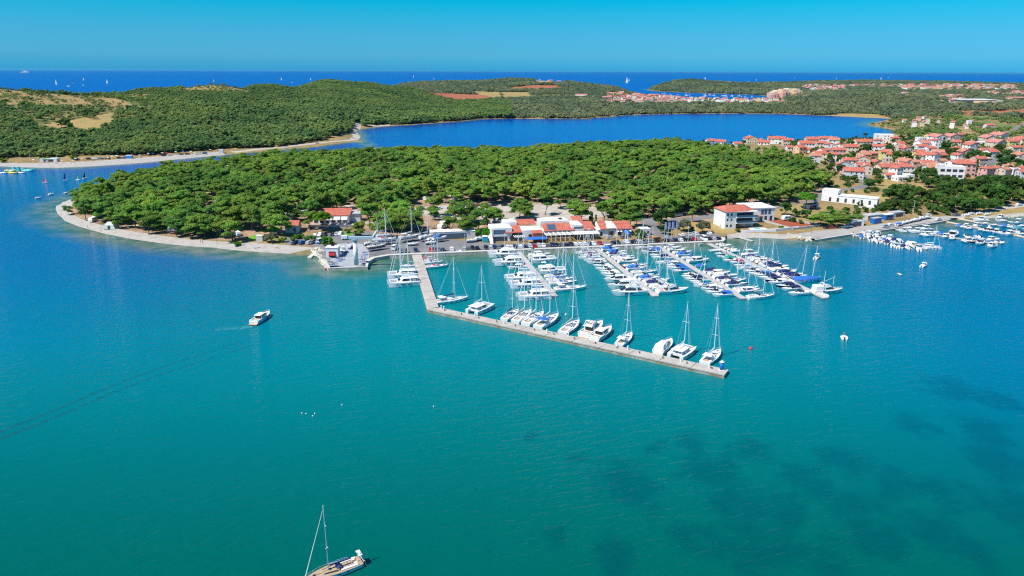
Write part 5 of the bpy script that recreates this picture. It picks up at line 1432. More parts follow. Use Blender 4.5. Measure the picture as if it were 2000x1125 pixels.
# market gardens and hedges between lagoon and village
mg = np.array([at_y(c, y)[:2] for c, y in ((1745, 940), (1750, 1050), (1700, 1120), (1745, 1240), (1800, 1300), (2060, 1300), (2060, 640), (1900, 740), (1800, 800))])
Pm = jgrid(mg, 7.0)
nm2 = _noise(Pm[:, 0], Pm[:, 1] * 2.2, 26)
km = (rng.uniform(size=len(Pm)) < np.where(nm2 > -.05, .62, .10)) & in_poly(Pm, coast) & ~in_poly(Pm, lagoon) & off_zones(Pm, NOT2 + ('dry_field',), 2) & keep_off(Pm, 1.5)
scatter('garden_thicket', Pm[km], rng.uniform(.6, 1.15, km.sum()), [crown_of(q) for q in hill_protos], 'hedges and thickets of the market gardens right of the lagoon')
# low scrub and weeds on the dry ground round the village
vg = np.array([at_y(c, y)[:2] for c, y in ((1600, 395), (1640, 520), (1570, 640), (1500, 800), (1740, 880), (2060, 720), (2060, 430), (1850, 400))])
Pv = jgrid(vg, 4.6)
nv2 = _noise(Pv[:, 0], Pv[:, 1], 11)
kv = (rng.uniform(size=len(Pv)) < np.where(nv2 > .15, .5, .17)) & in_poly(Pv, coast) & off_zones(Pv, NOT2 + ('dry_field',), 1.5) & keep_off(Pv, -1.0)
scatter('undergrowth', Pv[kv], rng.uniform(.45, 1.0, kv.sum()), [crown_of(q) for q in bush_protos], 'low scrub and garden greenery between the village houses')
# ================================================================== HARBOUR WORKS
random.seed(33)
def poly_wall(name, label, line, z0, z1, th, m, capm=None, cap=.5, cat='wall'):
    """a solid wall along a world polyline, with its own capping"""
    line = np.array(line, float); o0 = line[0]
    t = np.gradient(line, axis=0); t /= np.linalg.norm(t, axis=1)[:, None]
    nrm = np.stack([-t[:, 1], t[:, 0]], -1)
    def sec(w0, w1, a, b, nm, mm, par=None):
        mb = MB(); A = line - o0 + nrm * w0; B = line - o0 + nrm * w1
        rings = [[(p[0], p[1], a), (q[0], q[1], a), (q[0], q[1], b), (p[0], p[1], b)] for p, q in zip(A, B)]
        mb.loft(rings)
        return mb.build(nm, mm, par)
    root = empty(name, (o0[0], o0[1], 0)); tag(root, label, cat)
    sec(-.02, th, z0, z1, 'wall', m, root)
    if capm: sec(-.06, th + cap, z1 + .003, z1 + .22, 'coping', capm, root)
    return root
M_STONEW = mat('stained_quay_stone', (.36, .33, .27), .9, rgb2=(.55, .51, .44), scale=.5)
M_CAP = mat('pale_coping_stone', (.54, .50, .44), .85, var=.1, scale=.6)
qline = dens(np.array([at_z(a, b, Q_Z)[:2] for a, b in [(720, 511.5), (732, 504.3), (760, 499.4), (812, 496.8), (1000, 489.3), (1200, 481.3), (1413, 471.6), (1417, 468), (1415, 464)]]), 8)
poly_wall('quay_wall', 'long pale stone quay wall with white coping along the parking row', qline, -1.5, Q_Z, .8, M_STONEW, M_CAP, 1.4)
poly_wall('quay_wall', 'concrete edge wall of the crane slipway', dens(np.array([at_z(a, b, Q_Z)[:2] for a, b in [(632, 508), (641, 524.6), (718, 521.6), (720.2, 511)]]), 5), -1.5, Q_Z, .6, M_STONEW, M_CAP, .5)
poly_wall('quay_wall', 'low stone edge wall of the concrete apron at the small harbour', dens(np.array([at_z(a, b, 1.0)[:2] for a, b in [(1591, 467), (1592.2, 469.4), (1650, 460.1), (1700, 453.4), (1760, 445.4), (1810, 438.4), (1838, 433.4), (1858, 428.9)]]), 8), -1.5, 1.0, .6, M_STONEW, M_CONC, .4)

def pier_mat(name, c1, c2):
    m = mat(name, c1, .9, rgb2=c2, scale=.35)
    return m
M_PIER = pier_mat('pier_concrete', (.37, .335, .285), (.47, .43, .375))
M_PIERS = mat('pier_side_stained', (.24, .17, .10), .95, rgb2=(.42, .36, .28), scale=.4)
M_PONT = mat('pontoon_deck', (.38, .355, .335), .85, rgb2=(.48, .455, .43), scale=.5)
M_PONTS = mat('pontoon_float', (.10, .09, .085), .8, var=.2)
def pier(name, label, line, w, z, m, ms, cat='pier', seg=10, joint=False):
    line = dens(np.array(line), seg); o0 = line[0]
    d = np.diff(line, axis=0); t = np.vstack([d[:1], (d[:-1] / np.linalg.norm(d[:-1], axis=1)[:, None] + d[1:] / np.linalg.norm(d[1:], axis=1)[:, None]), d[-1:]])
    t /= np.linalg.norm(t, axis=1)[:, None]
    nrm = np.stack([-t[:, 1], t[:, 0]], -1)
    root = empty(name, (o0[0], o0[1], 0)); tag(root, label, cat)
    A = line - o0 - nrm * w / 2; B = line - o0 + nrm * w / 2
    mb = MB(); rg = [[(p[0], p[1], z - .35), (q[0], q[1], z - .35), (q[0], q[1], z), (p[0], p[1], z)] for p, q in zip(A, B)]
    if joint:
        for r0, r1 in zip(rg[:-1], rg[1:]):          # cast slabs with open joints between them
            r0 = np.array(r0); r1 = np.array(r1); Ln = np.linalg.norm(r1 - r0, axis=1).mean(); ks = max(1, int(Ln / 9))
            for i in range(ks):
                f0 = (i + (.008 if i else 0)) / ks; f1 = (i + 1 - (.008 if i < ks - 1 else 0)) / ks
                mb.loft([r0 + (r1 - r0) * f0, r0 + (r1 - r0) * f1])
    else: mb.loft(rg)
    mb.build('deck', m, root)
    A2 = line - o0 - nrm * (w / 2 - .12); B2 = line - o0 + nrm * (w / 2 - .12)
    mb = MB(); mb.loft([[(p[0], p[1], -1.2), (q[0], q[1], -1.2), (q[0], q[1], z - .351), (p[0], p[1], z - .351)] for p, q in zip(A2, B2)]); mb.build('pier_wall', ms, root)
    return root
PZ = 1.15
J0 = at_z(813, 495, PZ)[:2]; J1 = at_z(845.5, 602, PZ)[:2]; J2 = at_z(1419, 727, PZ)[:2]
jetty = pier('concrete_pier', 'long angled concrete breakwater pier enclosing the marina basin', [J0, J1 + (J0 - J1) / np.linalg.norm(J0 - J1) * .1, J1, J2], 4.2, PZ, M_PIER, M_PIERS, 'pier', 400, True)
PONT = {}
for i, (a, b) in enumerate((((1012, 491), (1083, 578)), ((1163, 484), (1281, 578)), ((1281, 479), (1453, 583)), ((1379, 473), (1613, 582)))):
    A = at_z(*a, .5)[:2]; B = at_z(*b, .5)[:2]
    PONT[i] = (A, B)
    pier('floating_pontoon', f'grey floating pontoon lined with moored boats, {ORD[i]} from the angled concrete pier', [A, B], 2.5, .55, M_PONT, M_PONTS, 'pontoon', 12)
for a, b, lb in (((1660, 456), (1812, 486), 'narrow pontoon hidden between small white boats in the small harbour'), ((1752, 447), (1950, 477), 'thin mooring pontoon between scattered motorboats'), ((1846, 432), (2010, 464), 'sandy-coloured pontoon with a row of white motorboats'), ((1868, 426), (1905, 432.5), 'short sandy jetty at the small harbour shore'), ((1908, 434), (2010, 447), 'thin grey floating walkway farthest right in the small harbour')):
    pier('floating_pontoon', lb, [at_z(*a, .45)[:2], at_z(*b, .45)[:2]], 1.8 if 'thin' in lb or 'hidden' in lb else 2.4, .45, M_PONT if 'sandy' not in lb else mat('sandy_deck', (.60, .49, .36), .9, var=.1), M_PONTS, 'pontoon')
pier('stone_groyne', 'short sloping stone groyne beside the crane slipway', [at_z(621, 486, .9)[:2], at_z(604, 504, .3)[:2]], 1.8, .6, M_STONE, M_STONEW, 'groyne')
pier('wooden_jetty', 'small old jetty in the cove below the glass villa', [at_z(1438, 461, .5)[:2], at_z(1470, 470.5, .5)[:2]], 1.6, .5, M_CONC, M_PONTS, 'jetty')
# rocks
M_ROCK = mat('pale_rock', (.46, .42, .35), .95, rgb2=(.62, .58, .50), scale=.8)
def rock_mesh(seed):
    g_ = np.random.default_rng(seed); mb = MB(); mb.ball((0, 0, .1), 1, .85, .7, 7, 4)
    mb.v = [tuple(np.array(p) * g_.uniform(.75, 1.2)) for p in mb.v]
    return mb.mesh('boulder', M_ROCK)
RK = [rock_mesh(i) for i in range(4)]
def rocks(lst, n, label, grp, s=(.5, 1.1)):
    for _ in range(n):
        a, b = random.choice(lst); px = a[0] + (b[0] - a[0]) * random.random(); u_ = random.random()
        px, py = a[0] + (b[0] - a[0]) * u_ + random.uniform(-2, 2), a[1] + (b[1] - a[1]) * u_ + random.uniform(-2, 2)
        p = at_z(px, py, .2)
        o = bpy.data.objects.new('boulder', random.choice(RK)); link(o); sc = random.uniform(*s)
        o.location = (p[0], p[1], max(gz(p[0], p[1]), 0) * .5); o.scale = (sc * 1.2, sc, sc); o.rotation_euler = (0, 0, random.uniform(0, 6)); tag(o, label, 'boulder', grp)
rocks([((612, 492), (632, 510)), ((630, 508), (641, 524)), ((618, 488), (630, 495))], 46, 'pale boulder in the rock armour left of the crane slipway', 'boulders left of the slipway', (.7, 1.6))
rocks([((1530, 460), (1586, 468)), ((1545, 463), (1588, 470))], 34, 'pale boulder on the cove shore left of the concrete apron', 'boulders at the cove', (.6, 1.3))
rocks([((1945, 425), (2000, 420))], 18, 'pale boulder along the right-hand harbour shore', 'boulders on the right shore', (.5, 1.1))

# ================================================================== BOATS
GEL = mat('white_gelcoat', (.75, .75, .74), .22, var=.02, scale=.8)
GELG = mat('grey_nonskid', (.70, .69, .66), .6, var=.05)
TEAK = mat('teak_deck', (.38, .26, .155), .7, rgb2=(.46, .33, .21), scale=2.2)
NAVY = mat('navy_canvas', (.012, .022, .10), .75, var=.15, scale=2)
WCAN = mat('white_canvas', (.74, .74, .72), .85, var=.05, scale=1.5)
CCAN = mat('sand_canvas', (.62, .55, .46), .85, var=.07)
TEAL = mat('teal_canvas', (.01, .30, .33), .8, var=.1)
GREENC = mat('green_canvas', (.0, .28, .18), .8, var=.1)
REDC = mat('crimson_boat_canvas', (.50, .02, .10), .8, var=.1)
ALU = mat('spar_aluminium', (.74, .78, .82), .4)
SMOKE = mat('smoked_glass', (.018, .022, .03), .08, spec=.8)
HNAVY = mat('navy_hull', (.012, .018, .06), .2); HRED = mat('dark_red_hull', (.28, .02, .03), .25); HOLD = mat('old_brown_hull', (.22, .15, .11), .8, var=.3); BOOT = mat('blue_boot_stripe', (.02, .09, .30), .3)
FOAMM = mat('black_rubber', (.02, .02, .022), .7)
COVER = {'b': ('blue', M_BLUE), 'n': ('navy', NAVY), 'w': ('white', WCAN), 'c': ('sand', CCAN), 't': ('teal', TEAL), 'g': ('green', GREENC), 'r': ('crimson', REDC)}

def fbeam(t, tr, pk=.42, pw=2.3):
    return (tr + (1 - tr) * math.sin(min(t / pk, 1) * math.pi / 2)) if t < pk else max(0.0, 1 - ((t - pk) / (1 - pk)) ** pw)
def hull_rings(L, B, s0, s1, tr=.82, pk=.42, pw=2.3, draft=.5, rake=.06, flare=.9, y0=0.0):
    rings = []; sheer = []
    for t in (0, .08, .2, .35, .5, .65, .78, .88, .95, 1.0):
        b = max(B / 2 * fbeam(t, tr, pk, pw), .03)
        s = s0 + (s1 - s0) * t ** 1.6
        x = -L / 2 + L * t
        xb = x - rake * L * max(0, (t - .7) / .3) ** 1.3
        xm = x - rake * .5 * L * max(0, (t - .7) / .3) ** 1.3
        rg = [(x, b, s), (xm, b * (flare * .5 + .5), s * .5), (xb, b * flare, .12), (xb, b * flare * .55, -draft)]
        rings.append([(p[0], p[1] + y0, p[2]) for p in rg] + [(p[0], -p[1] + y0, p[2]) for p in rg[::-1]])
        sheer.append((x, b, s))
    return rings, sheer
def add_hull(mb, L, B, s0, s1, stripe=True, **k):
    rings, sheer = hull_rings(L, B, s0, s1, **k)
    base = len(mb.v); n = 8
    v = [p for r in rings for p in r]; f = []; mi = []
    for i in range(len(rings) - 1):
        for j in range(n - 1):
            f.append((base + i * n + j, base + i * n + j + 1, base + (i + 1) * n + j + 1, base + (i + 1) * n + j)); mi.append(1 if stripe and j in (2, 3, 4) else 0)
    f.append(tuple(base + j for j in range(n))); mi.append(0)
    mb.v += v; mb.f += f; mb.m += mi
    return sheer
def deck_of(mb, sheer, dz=-.03, inset=.04, mi=0, t0=0, y0=0.0):
    sh = sheer[t0:]
    v = []; f = []
    for x, b, s in sh: v += [(x, max(b - inset, .01) + y0, s + dz), (x, -max(b - inset, .01) + y0, s + dz)]
    for i in range(len(sh) - 1): f.append((2 * i, 2 * i + 1, 2 * i + 3, 2 * i + 2))
    mb.add(v, f, mi)
def trunk(mb, x0, x1, w0, w1, z0, h0, h1, rake0=.2, rake1=.9, side=.12, mi=0):
    """low cabin: tapered in plan, raked front"""
    mb.add([(x0, w0, z0), (x1, w1, z0), (x1, -w1, z0), (x0, -w0, z0), (x0 + rake0, w0 - side, z0 + h0), (x1 - rake1, w1 - side * .7, z0 + h1), (x1 - rake1, -w1 + side * .7, z0 + h1), (x0 + rake0, -w0 + side, z0 + h0)],
           [(3, 2, 1, 0), (4, 5, 6, 7), (0, 1, 5, 4), (1, 2, 6, 5), (2, 3, 7, 6), (3, 0, 4, 7)], mi)
def bands(mb, x0, x1, w0, w1, z0, z1, side, mi=0, off=.012, rk=.3):
    for s in (1, -1):
        mb.add([(x0, s * (w0 + off - side * 0.35), z0), (x1, s * (w1 + off - side * .35), z0), (x1 - rk, s * (w1 + off - side * .85), z1), (x0 + rk * .4, s * (w0 + off - side * .85), z1)], [(0, 1, 2, 3)], mi)
def rig(root, L, mx, mh, z0, bowx, bowz, sternx, furl=True, cover='sail_cover', boom=.36, spreaders=2, wires=True, beam=1.9, r=.13):
    m = MB().tube((mx, 0, z0), (mx, 0, mh), r, r * .72, 7).build('mast', ALU, root)
    for i in range(spreaders):
        z = z0 + (mh - z0) * ((i + 1) / (spreaders + 1) + .04)
        MB().tube((mx - .1, -beam * (.42 - .06 * i), z + .05), (mx, 0, z), .045, .05, 5).tube((mx, 0, z), (mx - .1, beam * (.42 - .06 * i), z + .05), .05, .045, 5).build('spreader', ALU, m)
    MB().ball((mx + .18, 0, z0 + (mh - z0) * .34), .2, .2, .13, 7, 4).build('radar_dome', GEL, m)
    bz = z0 + 1.25; be = mx - L * boom
    b_ = MB().tube((mx - .1, 0, bz), (be, 0, bz + .08), .08, .08, 6).build('boom', ALU, root)
    mb = MB(); rings = []
    for t, rr in ((0, .26), (.15, .24), (.5, .19), (.85, .15), (1, .10)):
        x = mx - .15 + (be - mx + .3) * t
        rings.append([(x, rr * math.cos(a) * .8, bz + .22 + (.35 * (1 - t) if t < .2 else .02) * .5 + rr * math.sin(a) * 1.2) for a in [i * math.pi / 3 for i in range(6)]])
    mb.loft(rings).build(cover, WCAN, root)
    if furl:
        MB().tube((bowx, 0, bowz + .25), (mx + .12 + (bowx - mx) * .02, 0, mh * .93), .11, .05, 6).build('furled_sail', WCAN, root)
    if wires:
        w = MB()
        for s in (1, -1):
            w.tube((mx - .2, s * beam * .85, z0 - .15), (mx, 0, mh * .95), .014, .014, 3, caps=False)
            w.tube((sternx, s * .5, z0 - .1), (mx, 0, mh), .012, .012, 3, caps=False)
        w.build('rigging', ALU, root)
def sprayhood(root, x, w, z, h=.75, ln=1.2, m=NAVY):
    mb = MB(); rings = []
    for t, hh in ((0, .95), (.45, 1.0), (.8, .75), (1, .05)):
        rings.append([(x + ln * t, w * math.cos(a) * (1 - .12 * t), z + h * hh * math.sin(a) ** .7) for a in [math.pi * i / 6 for i in range(7)]])
    mb.loft(rings, closed=False, cap0=False, cap1=False)
    mb.build('sprayhood', m, root)
def railing(root, sheer, h=.55, r=.018, t0=2):
    mb = MB(); sh = sheer[t0:]
    for s in (1, -1):
        pts_ = [(x, s * max(b - .08, .02), z + h) for x, b, z in sh]
        mb.path(pts_, r, 3)
        for x, b, z in sh: mb.tube((x, s * max(b - .08, .02), z), (x, s * max(b - .08, .02), z + h), r * .8, r * .8, 3, caps=False)
    mb.build('rail', ALU, root)
def make_yacht(name, label, L=12.0, teak=False, hullm=GEL, mast=True, bim='n', hood='n', cov=WCAN, mh=None):
    k = L / 12.0; root = empty(name); B = 3.9 * k ** .7
    mb = MB(); sheer = add_hull(mb, L, B, 1.05 * k ** .5, 1.35 * k ** .5, tr=.80, pk=.40, pw=2.2, rake=.05)
    hl = mb.build('hull', [hullm, BOOT if hullm is GEL else GEL], root, smooth=False)
    pw = MB()
    for i in range(4):
        x = -L * .22 + i * L * .15
        for s in (1, -1):
            b0 = B / 2 * fbeam((x + L / 2) / L, .8, .4, 2.2)
            pw.box(x - .35, x + .35, s * (b0 * .985) - .03, s * (b0 * .985) + .03, .62 * k, .80 * k)
    pw.build('porthole', SMOKE, hl)
    d = MB(); deck_of(d, sheer); d.build('deck', TEAK if teak else GELG, root)
    z = 1.08 * k ** .5
    c = MB(); trunk(c, -L * .10, L * .26, B * .31, B * .16, z - .05, .52, .34, .1, 1.4, .14)
    cb = c.build('cabin', GEL, root)
    w = MB(); bands(w, -L * .07, L * .17, B * .31, B * .215, z + .12, z + .36, .14); w.build('window', SMOKE, cb)
    hat = MB().box(L * .02, L * .07, -.3, .3, z + .40, z + .52).box(L * .29, L * .335, -.28, .28, z + .14, z + .28); hat.build('hatch', SMOKE, cb)
    ck = MB().box(-L * .42, -L * .11, -B * .22, B * .22, z - .55, z - .02); ck.build('cockpit', TEAK, root)
    st = MB()
    for s in (1, -1): st.box(-L * .42, -L * .12, s * B * .30 - B * .075, s * B * .30 + B * .075, z - .05, z + .22)
    st.build('coaming', GEL, root)
    wl = MB()
    for i in range(10):
        a0, a1 = 2 * math.pi * i / 10, 2 * math.pi * (i + 1) / 10
        wl.tube((-L * .33, .5 * math.cos(a0), z + .45 + .5 * math.sin(a0)), (-L * .33, .5 * math.cos(a1), z + .45 + .5 * math.sin(a1)), .03, .03, 4)
    wl.tube((-L * .33, 0, z - .1), (-L * .32, 0, z + .5), .09, .06, 5); wl.build('wheel', ALU, root)
    if hood: sprayhood(root, -L * .14, B * .27, z + .2, .75, 1.3, COVER[hood][1])
    if bim:
        MB().box(-L * .40, -L * .20, -B * .33, B * .33, z + 1.55, z + 1.63, tx=.12, ty=.12).build('bimini', COVER[bim][1], root)
        leg_ = MB()
        for s in (1, -1):
            leg_.tube((-L * .30, s * B * .36, z), (-L * .38, s * B * .31, z + 1.55), .025, .025, 4); leg_.tube((-L * .30, s * B * .36, z), (-L * .22, s * B * .31, z + 1.55), .025, .025, 4)
        leg_.build('bimini_frame', ALU, root)
    railing(root, sheer)
    if mast: rig(root, L, L * .07, mh or 1.36 * L, z + .4, L * .46, 1.35 * k ** .5, -L * .48, beam=B / 2)
    tag(root, label, 'sailing yacht')
    return root
def make_cat(name, label, L=12.5, mast=True, fly=False):
    root = empty(name); B = L * .54
    mb = MB()
    sh = None
    for s in (1, -1): sh = add_hull(mb, L, 1.9, 1.75, 1.95, stripe=True, tr=.75, pk=.45, pw=2.6, rake=.015, flare=.8, y0=s * (B / 2 - .95))
    hl = mb.build('hull', [GEL, BOOT], root)
    pw = MB()
    for s in (1, -1):
        for x0, x1 in ((-L * .22, -L * .10), (-L * .02, L * .10), (L * .18, L * .26)): pw.box(x0, x1, s * (B / 2 - .05) - .06, s * (B / 2 - .05) + .06, .95, 1.25)
    pw.build('porthole', SMOKE, hl)
    d = MB()
    for s in (1, -1): deck_of(d, sh, -.03, .03, y0=s * (B / 2 - .95))
    d.box(-L * .40, L * .16, -B / 2 + 1.7, B / 2 - 1.7, 1.0, 1.78); d.build('bridge_deck', GEL, root)
    MB().box(L * .16, L * .42, -B / 2 + 1.6, B / 2 - 1.6, 1.70, 1.74).build('trampoline', mat('trampoline_net', (.30, .32, .34), .8, var=.1), root)
    MB().tube((L * .42, -B / 2 + .9, 1.78), (L * .42, B / 2 - .9, 1.78), .13, .13, 7).build('crossbeam', ALU, root)
    s_ = MB(); trunk(s_, -L * .22, L * .20, B * .36, B * .28, 1.76, 1.35, 1.0, .1, 1.7, .30); sal = s_.build('saloon', GEL, root)
    w = MB(); bands(w, -L * .17, L * .07, B * .36, B * .315, 2.15, 2.85, .30, off=.03, rk=.5)
    w.add([(L * .172, B * .23, 2.02), (L * .172, -B * .23, 2.02), (L * .105, -B * .20, 2.62), (L * .105, B * .20, 2.62)], [(0, 1, 2, 3)]); w.build('window', SMOKE, sal)
    MB().box(-L * .44, L * .03, -B * .34, B * .34, 3.05, 3.2, tx=.25, ty=.35).build('hardtop', GEL, root)
    pl = MB()
    for s in (1, -1): pl.tube((-L * .42, s * B * .30, 1.75), (-L * .42, s * B * .30, 3.06), .06, .06, 5)
    pl.build('hardtop_post', ALU, root)
    st = MB().box(-L * .38, -L * .24, -B * .28, -B * .02, 1.79, 2.2).box(-L * .38, -L * .26, B * .08, B * .26, 1.79, 2.35); st.build('seat', GELG, root)
    if fly:
        MB().box(-L * .24, -L * .02, -B * .24, B * .24, 3.21, 3.75, tx=.2, ty=.2).build('flybridge', GEL, root)
    if mast: rig(root, L, L * .05, 19.0, 3.1, L * .41, 1.9, -L * .40, cover='sail_bag', boom=.40, spreaders=1, beam=B / 2, r=.13)
    tag(root, label, 'catamaran')
    return root
def make_motor(name, label, L=13.0, fly=True, top=True, cover=None):
    root = empty(name); B = 3.9 * (L / 12) ** .8; k = L / 12
    mb = MB(); sh = add_hull(mb, L, B, 1.25 * k, 1.75 * k, tr=.92, pk=.45, pw=2.7, rake=.09, flare=.80)
    hl = mb.build('hull', [GEL, BOOT], root)
    pw = MB()
    for s in (1, -1):
        for i in range(2):
            x = -L * .02 + i * L * .14; b0 = B / 2 * fbeam((x + L / 2) / L, .92, .45, 2.7)
            pw.box(x - .75, x + .55, s * b0 * .955 - .05, s * b0 * .955 + .05, .78 * k, 1.12 * k)
    pw.build('porthole', SMOKE, hl)
    d = MB(); deck_of(d, sh); d.build('deck', GELG, root)
    z = 1.32 * k
    MB().box(-L / 2 - 1.1, -L / 2 + .1, -B * .43, B * .43, .30, .46).build('swim_platform', TEAK, root)
    MB().box(-L * .47, -L * .20, -B * .36, B * .36, z - .6, z - .05).build('cockpit', TEAK, root)
    st = MB()
    for s in (1, -1): st.box(-L * .48, -L * .18, s * B * .43 - .14, s * B * .43 + .14, z - .2, z + .35)
    st.box(-L * .47, -L * .42, -B * .34, B * .34, z - .1, z + .42); st.build('coaming', GEL, root)
    s_ = MB(); trunk(s_, -L * .20, L * .27, B * .41, B * .24, z - .05, 1.45 * k, 1.35 * k, .15, L * .20, .22); sal = s_.build('saloon', GEL, root)
    w = MB(); bands(w, -L * .16, L * .16, B * .41, B * .30, z + .62 * k, z + 1.15 * k, .22, off=.03, rk=.7)
    w.add([(L * .232, B * .22, z + .35 * k), (L * .232, -B * .22, z + .35 * k), (L * .09, -B * .19, z + 1.22 * k), (L * .09, B * .19, z + 1.22 * k)], [(0, 1, 2, 3)])
    w.box(-L * .215, -L * .197, -B * .30, B * .30, z + .1, z + 1.2 * k); w.build('window', SMOKE, sal)
    f = MB(); trunk(f, L * .20, L * .40, B * .25, B * .13, z + .05, .32 * k, .12, .1, .8, .12); f.build('coachroof', GEL, root)
    MB().box(L * .25, L * .38, -B * .12, B * .12, z + .36 * k, z + .44 * k).build('sunpad', CCAN, root)
    if fly:
        fb = MB(); trunk(fb, -L * .30, L * .06, B * .37, B * .27, z + 1.42 * k, .18, .18, 0, .3, .05)
        for s in (1, -1): fb.add([(-L * .26, s * B * .35, z + 1.55 * k), (L * .05, s * B * .25, z + 1.55 * k), (L * .03, s * B * .23, z + 2.05 * k), (-L * .24, s * B * .33, z + 1.9 * k)], [(0, 1, 2, 3)])
        fb.add([(L * .05, B * .25, z + 1.55 * k), (L * .05, -B * .25, z + 1.55 * k), (L * .02, -B * .22, z + 2.1 * k), (L * .02, B * .22, z + 2.1 * k)], [(0, 1, 2, 3)]); fb.build('flybridge', GEL, root)
        MB().box(-L * .22, -L * .14, -B * .25, B * .25, z + 1.6 * k, z + 1.95 * k).box(-L * .07, -L * .03, -B * .2, B * .05, z + 1.6 * k, z + 2.1 * k).build('seat', CCAN, root)
        a = MB()
        for s in (1, -1): a.tube((-L * .26, s * B * .33, z + 1.6 * k), (-L * .20, s * B * .26, z + 2.7 * k), .10, .08, 5)
        a.box(-L * .23, -L * .17, -B * .27, B * .27, z + 2.68 * k, z + 2.8 * k); a.ball((-L * .2, 0, z + 2.95 * k), .28, .28, .18, 8, 4); a.build('radar_arch', GEL, root)
    elif top:
        MB().box(-L * .27, L * .05, -B * .35, B * .35, z + 1.44 * k, z + 1.58 * k, tx=.25, ty=.25).build('hardtop', GEL, root)
    if cover:
        c = MB(); trunk(c, -L * .47, L * .20, B * .42, B * .30, z + .3, 1.5 * k, 1.4 * k, .9, L * .22, .35); c.build('canvas_cover', COVER[cover][1], root)
    railing(root, sh, .5, .02, 4)
    tag(root, label, 'motor yacht')
    return root
def make_sport(name, label, L=8.0, hullm=GEL, cov='n'):
    """open cruiser with a low cuddy, windscreen and canvas over the cockpit"""
    root = empty(name); B = 2.75 * (L / 8) ** .8; k = L / 8
    mb = MB(); sh = add_hull(mb, L, B, .85 * k, 1.20 * k, tr=.92, pk=.42, pw=2.5, rake=.10, flare=.8); mb.build('hull', [hullm, BOOT if hullm is GEL else GEL], root)
    d = MB(); deck_of(d, sh); d.build('deck', GEL, root)
    z = .88 * k
    c = MB(); trunk(c, -L * .04, L * .34, B * .36, B * .16, z, .50 * k, .20 * k, .05, 1.2 * k, .16); cb = c.build('cabin', GEL, root)
    MB().box(L * .10, L * .17, -.25, .25, z + .40 * k, z + .50 * k).build('hatch', SMOKE, cb)
    ws = MB()
    ws.add([(L * .10, 0, z + .48 * k), (L * .02, B * .36, z + .48 * k), (-L * .12, B * .40, z + .48 * k), (-L * .14, B * .36, z + 1.0 * k), (-L * .02, B * .31, z + 1.02 * k), (L * .02, 0, z + 1.04 * k), (L * .02, -B * .36, z + .48 * k), (-L * .12, -B * .40, z + .48 * k), (-L * .14, -B * .36, z + 1.0 * k), (-L * .02, -B * .31, z + 1.02 * k)],
           [(0, 1, 4, 5), (1, 2, 3, 4), (0, 5, 9, 6), (6, 9, 8, 7)]); ws.build('windscreen', SMOKE, root)
    MB().box(-L * .44, -L * .06, -B * .33, B * .33, z - .35, z + .012).build('cockpit', GELG, root)
    st = MB()
    for s in (1, -1): st.box(-L * .46, -L * .08, s * B * .40 - .12, s * B * .40 + .12, z, z + .28)
    st.box(-L * .44, -L * .34, -B * .32, B * .32, z + .02, z + .42).box(-L * .18, -L * .10, .15, B * .3, z + .02, z + .62); st.build('seat', GEL, root)
    MB().box(-L / 2 - .55, -L / 2 + .05, -B * .42, B * .42, .25, .36).build('swim_platform', GELG, root)
    if cov:
        cv = MB(); rings = []
        for x, hh, ww in ((-L * .46, .45, .42), (-L * .36, 1.05, .41), (-L * .15, 1.15, .39), (-L * .02, 1.02, .34), (L * .08, .55, .22)):
            rings.append([(x, B * ww * math.cos(a), z + .1 + hh * k * math.sin(a) ** .6) for a in [math.pi * i / 6 for i in range(7)]])
        cv.loft(rings, closed=False, cap0=False, cap1=False); cv.add([rings[0][i] for i in range(7)], [tuple(range(7))]); cv.build('canvas_cover', COVER[cov][1], root)
    tag(root, label, 'motorboat')
    return root
def make_small(name, label, L=5.5, cov=None, top=False, hullm=GEL):
    root = empty(name); B = 2.2; z = .62
    mb = MB(); sh = add_hull(mb, L, B, .60, .85, tr=.88, pk=.42, pw=2.4, rake=.10, flare=.82, draft=.3); mb.build('hull', [hullm, BOOT if hullm is GEL else GEL], root)
    d = MB(); deck_of(d, sh, -.02, .05); d.build('deck', GELG, root)
    g_ = MB()
    for s in (1, -1): g_.path([(x, s * (b - .06), zz_ + .02) for x, b, zz_ in sh[:-1]], .07, 4)
    g_.build('gunwale', GEL, root)
    if cov:
        cv = MB(); rings = []
        for x, hh, ww in ((-L * .44, .25, .43), (-L * .2, .75, .44), (L * .02, .85, .42), (L * .2, .45, .32), (L * .32, .15, .2)):
            rings.append([(x, B * ww * math.cos(a), z + hh * math.sin(a) ** .7) for a in [math.pi * i / 6 for i in range(7)]])
        cv.loft(rings, closed=False, cap0=False, cap1=False); cv.build('canvas_cover', COVER[cov][1], root)
    else:
        MB().box(-L * .08, L * .04, -.38, .38, z, z + .75, tx=.08, ty=.06).build('console', GEL, root)
        MB().add([(L * .04, .36, z + .72), (L * .04, -.36, z + .72), (-.02, -.33, z + 1.12), (-.02, .33, z + 1.12)], [(0, 1, 2, 3)]).build('windscreen', SMOKE, root)
        MB().box(-L * .32, -L * .20, -.75, .75, z, z + .36).box(L * .12, L * .28, -.5, .5, z + .05, z + .24).build('seat', CCAN, root)
    if top:
        MB().box(-L * .25, L * .12, -.8, .8, z + 1.7, z + 1.76, tx=.1, ty=.1).build('bimini', WCAN, root)
        q = MB()
        for s in (1, -1): q.tube((-.4, s * .85, z), (-L * .2, s * .75, z + 1.7), .025, .025, 4); q.tube((-.4, s * .85, z), (L * .08, s * .75, z + 1.7), .025, .025, 4)
        q.build('bimini_frame', ALU, root)
    MB().box(-L / 2 - .35, -L / 2 + .02, -.16, .16, .15, 1.05, tx=.05).build('outboard', M_DARK, root)
    tag(root, label, 'motorboat')
    return root
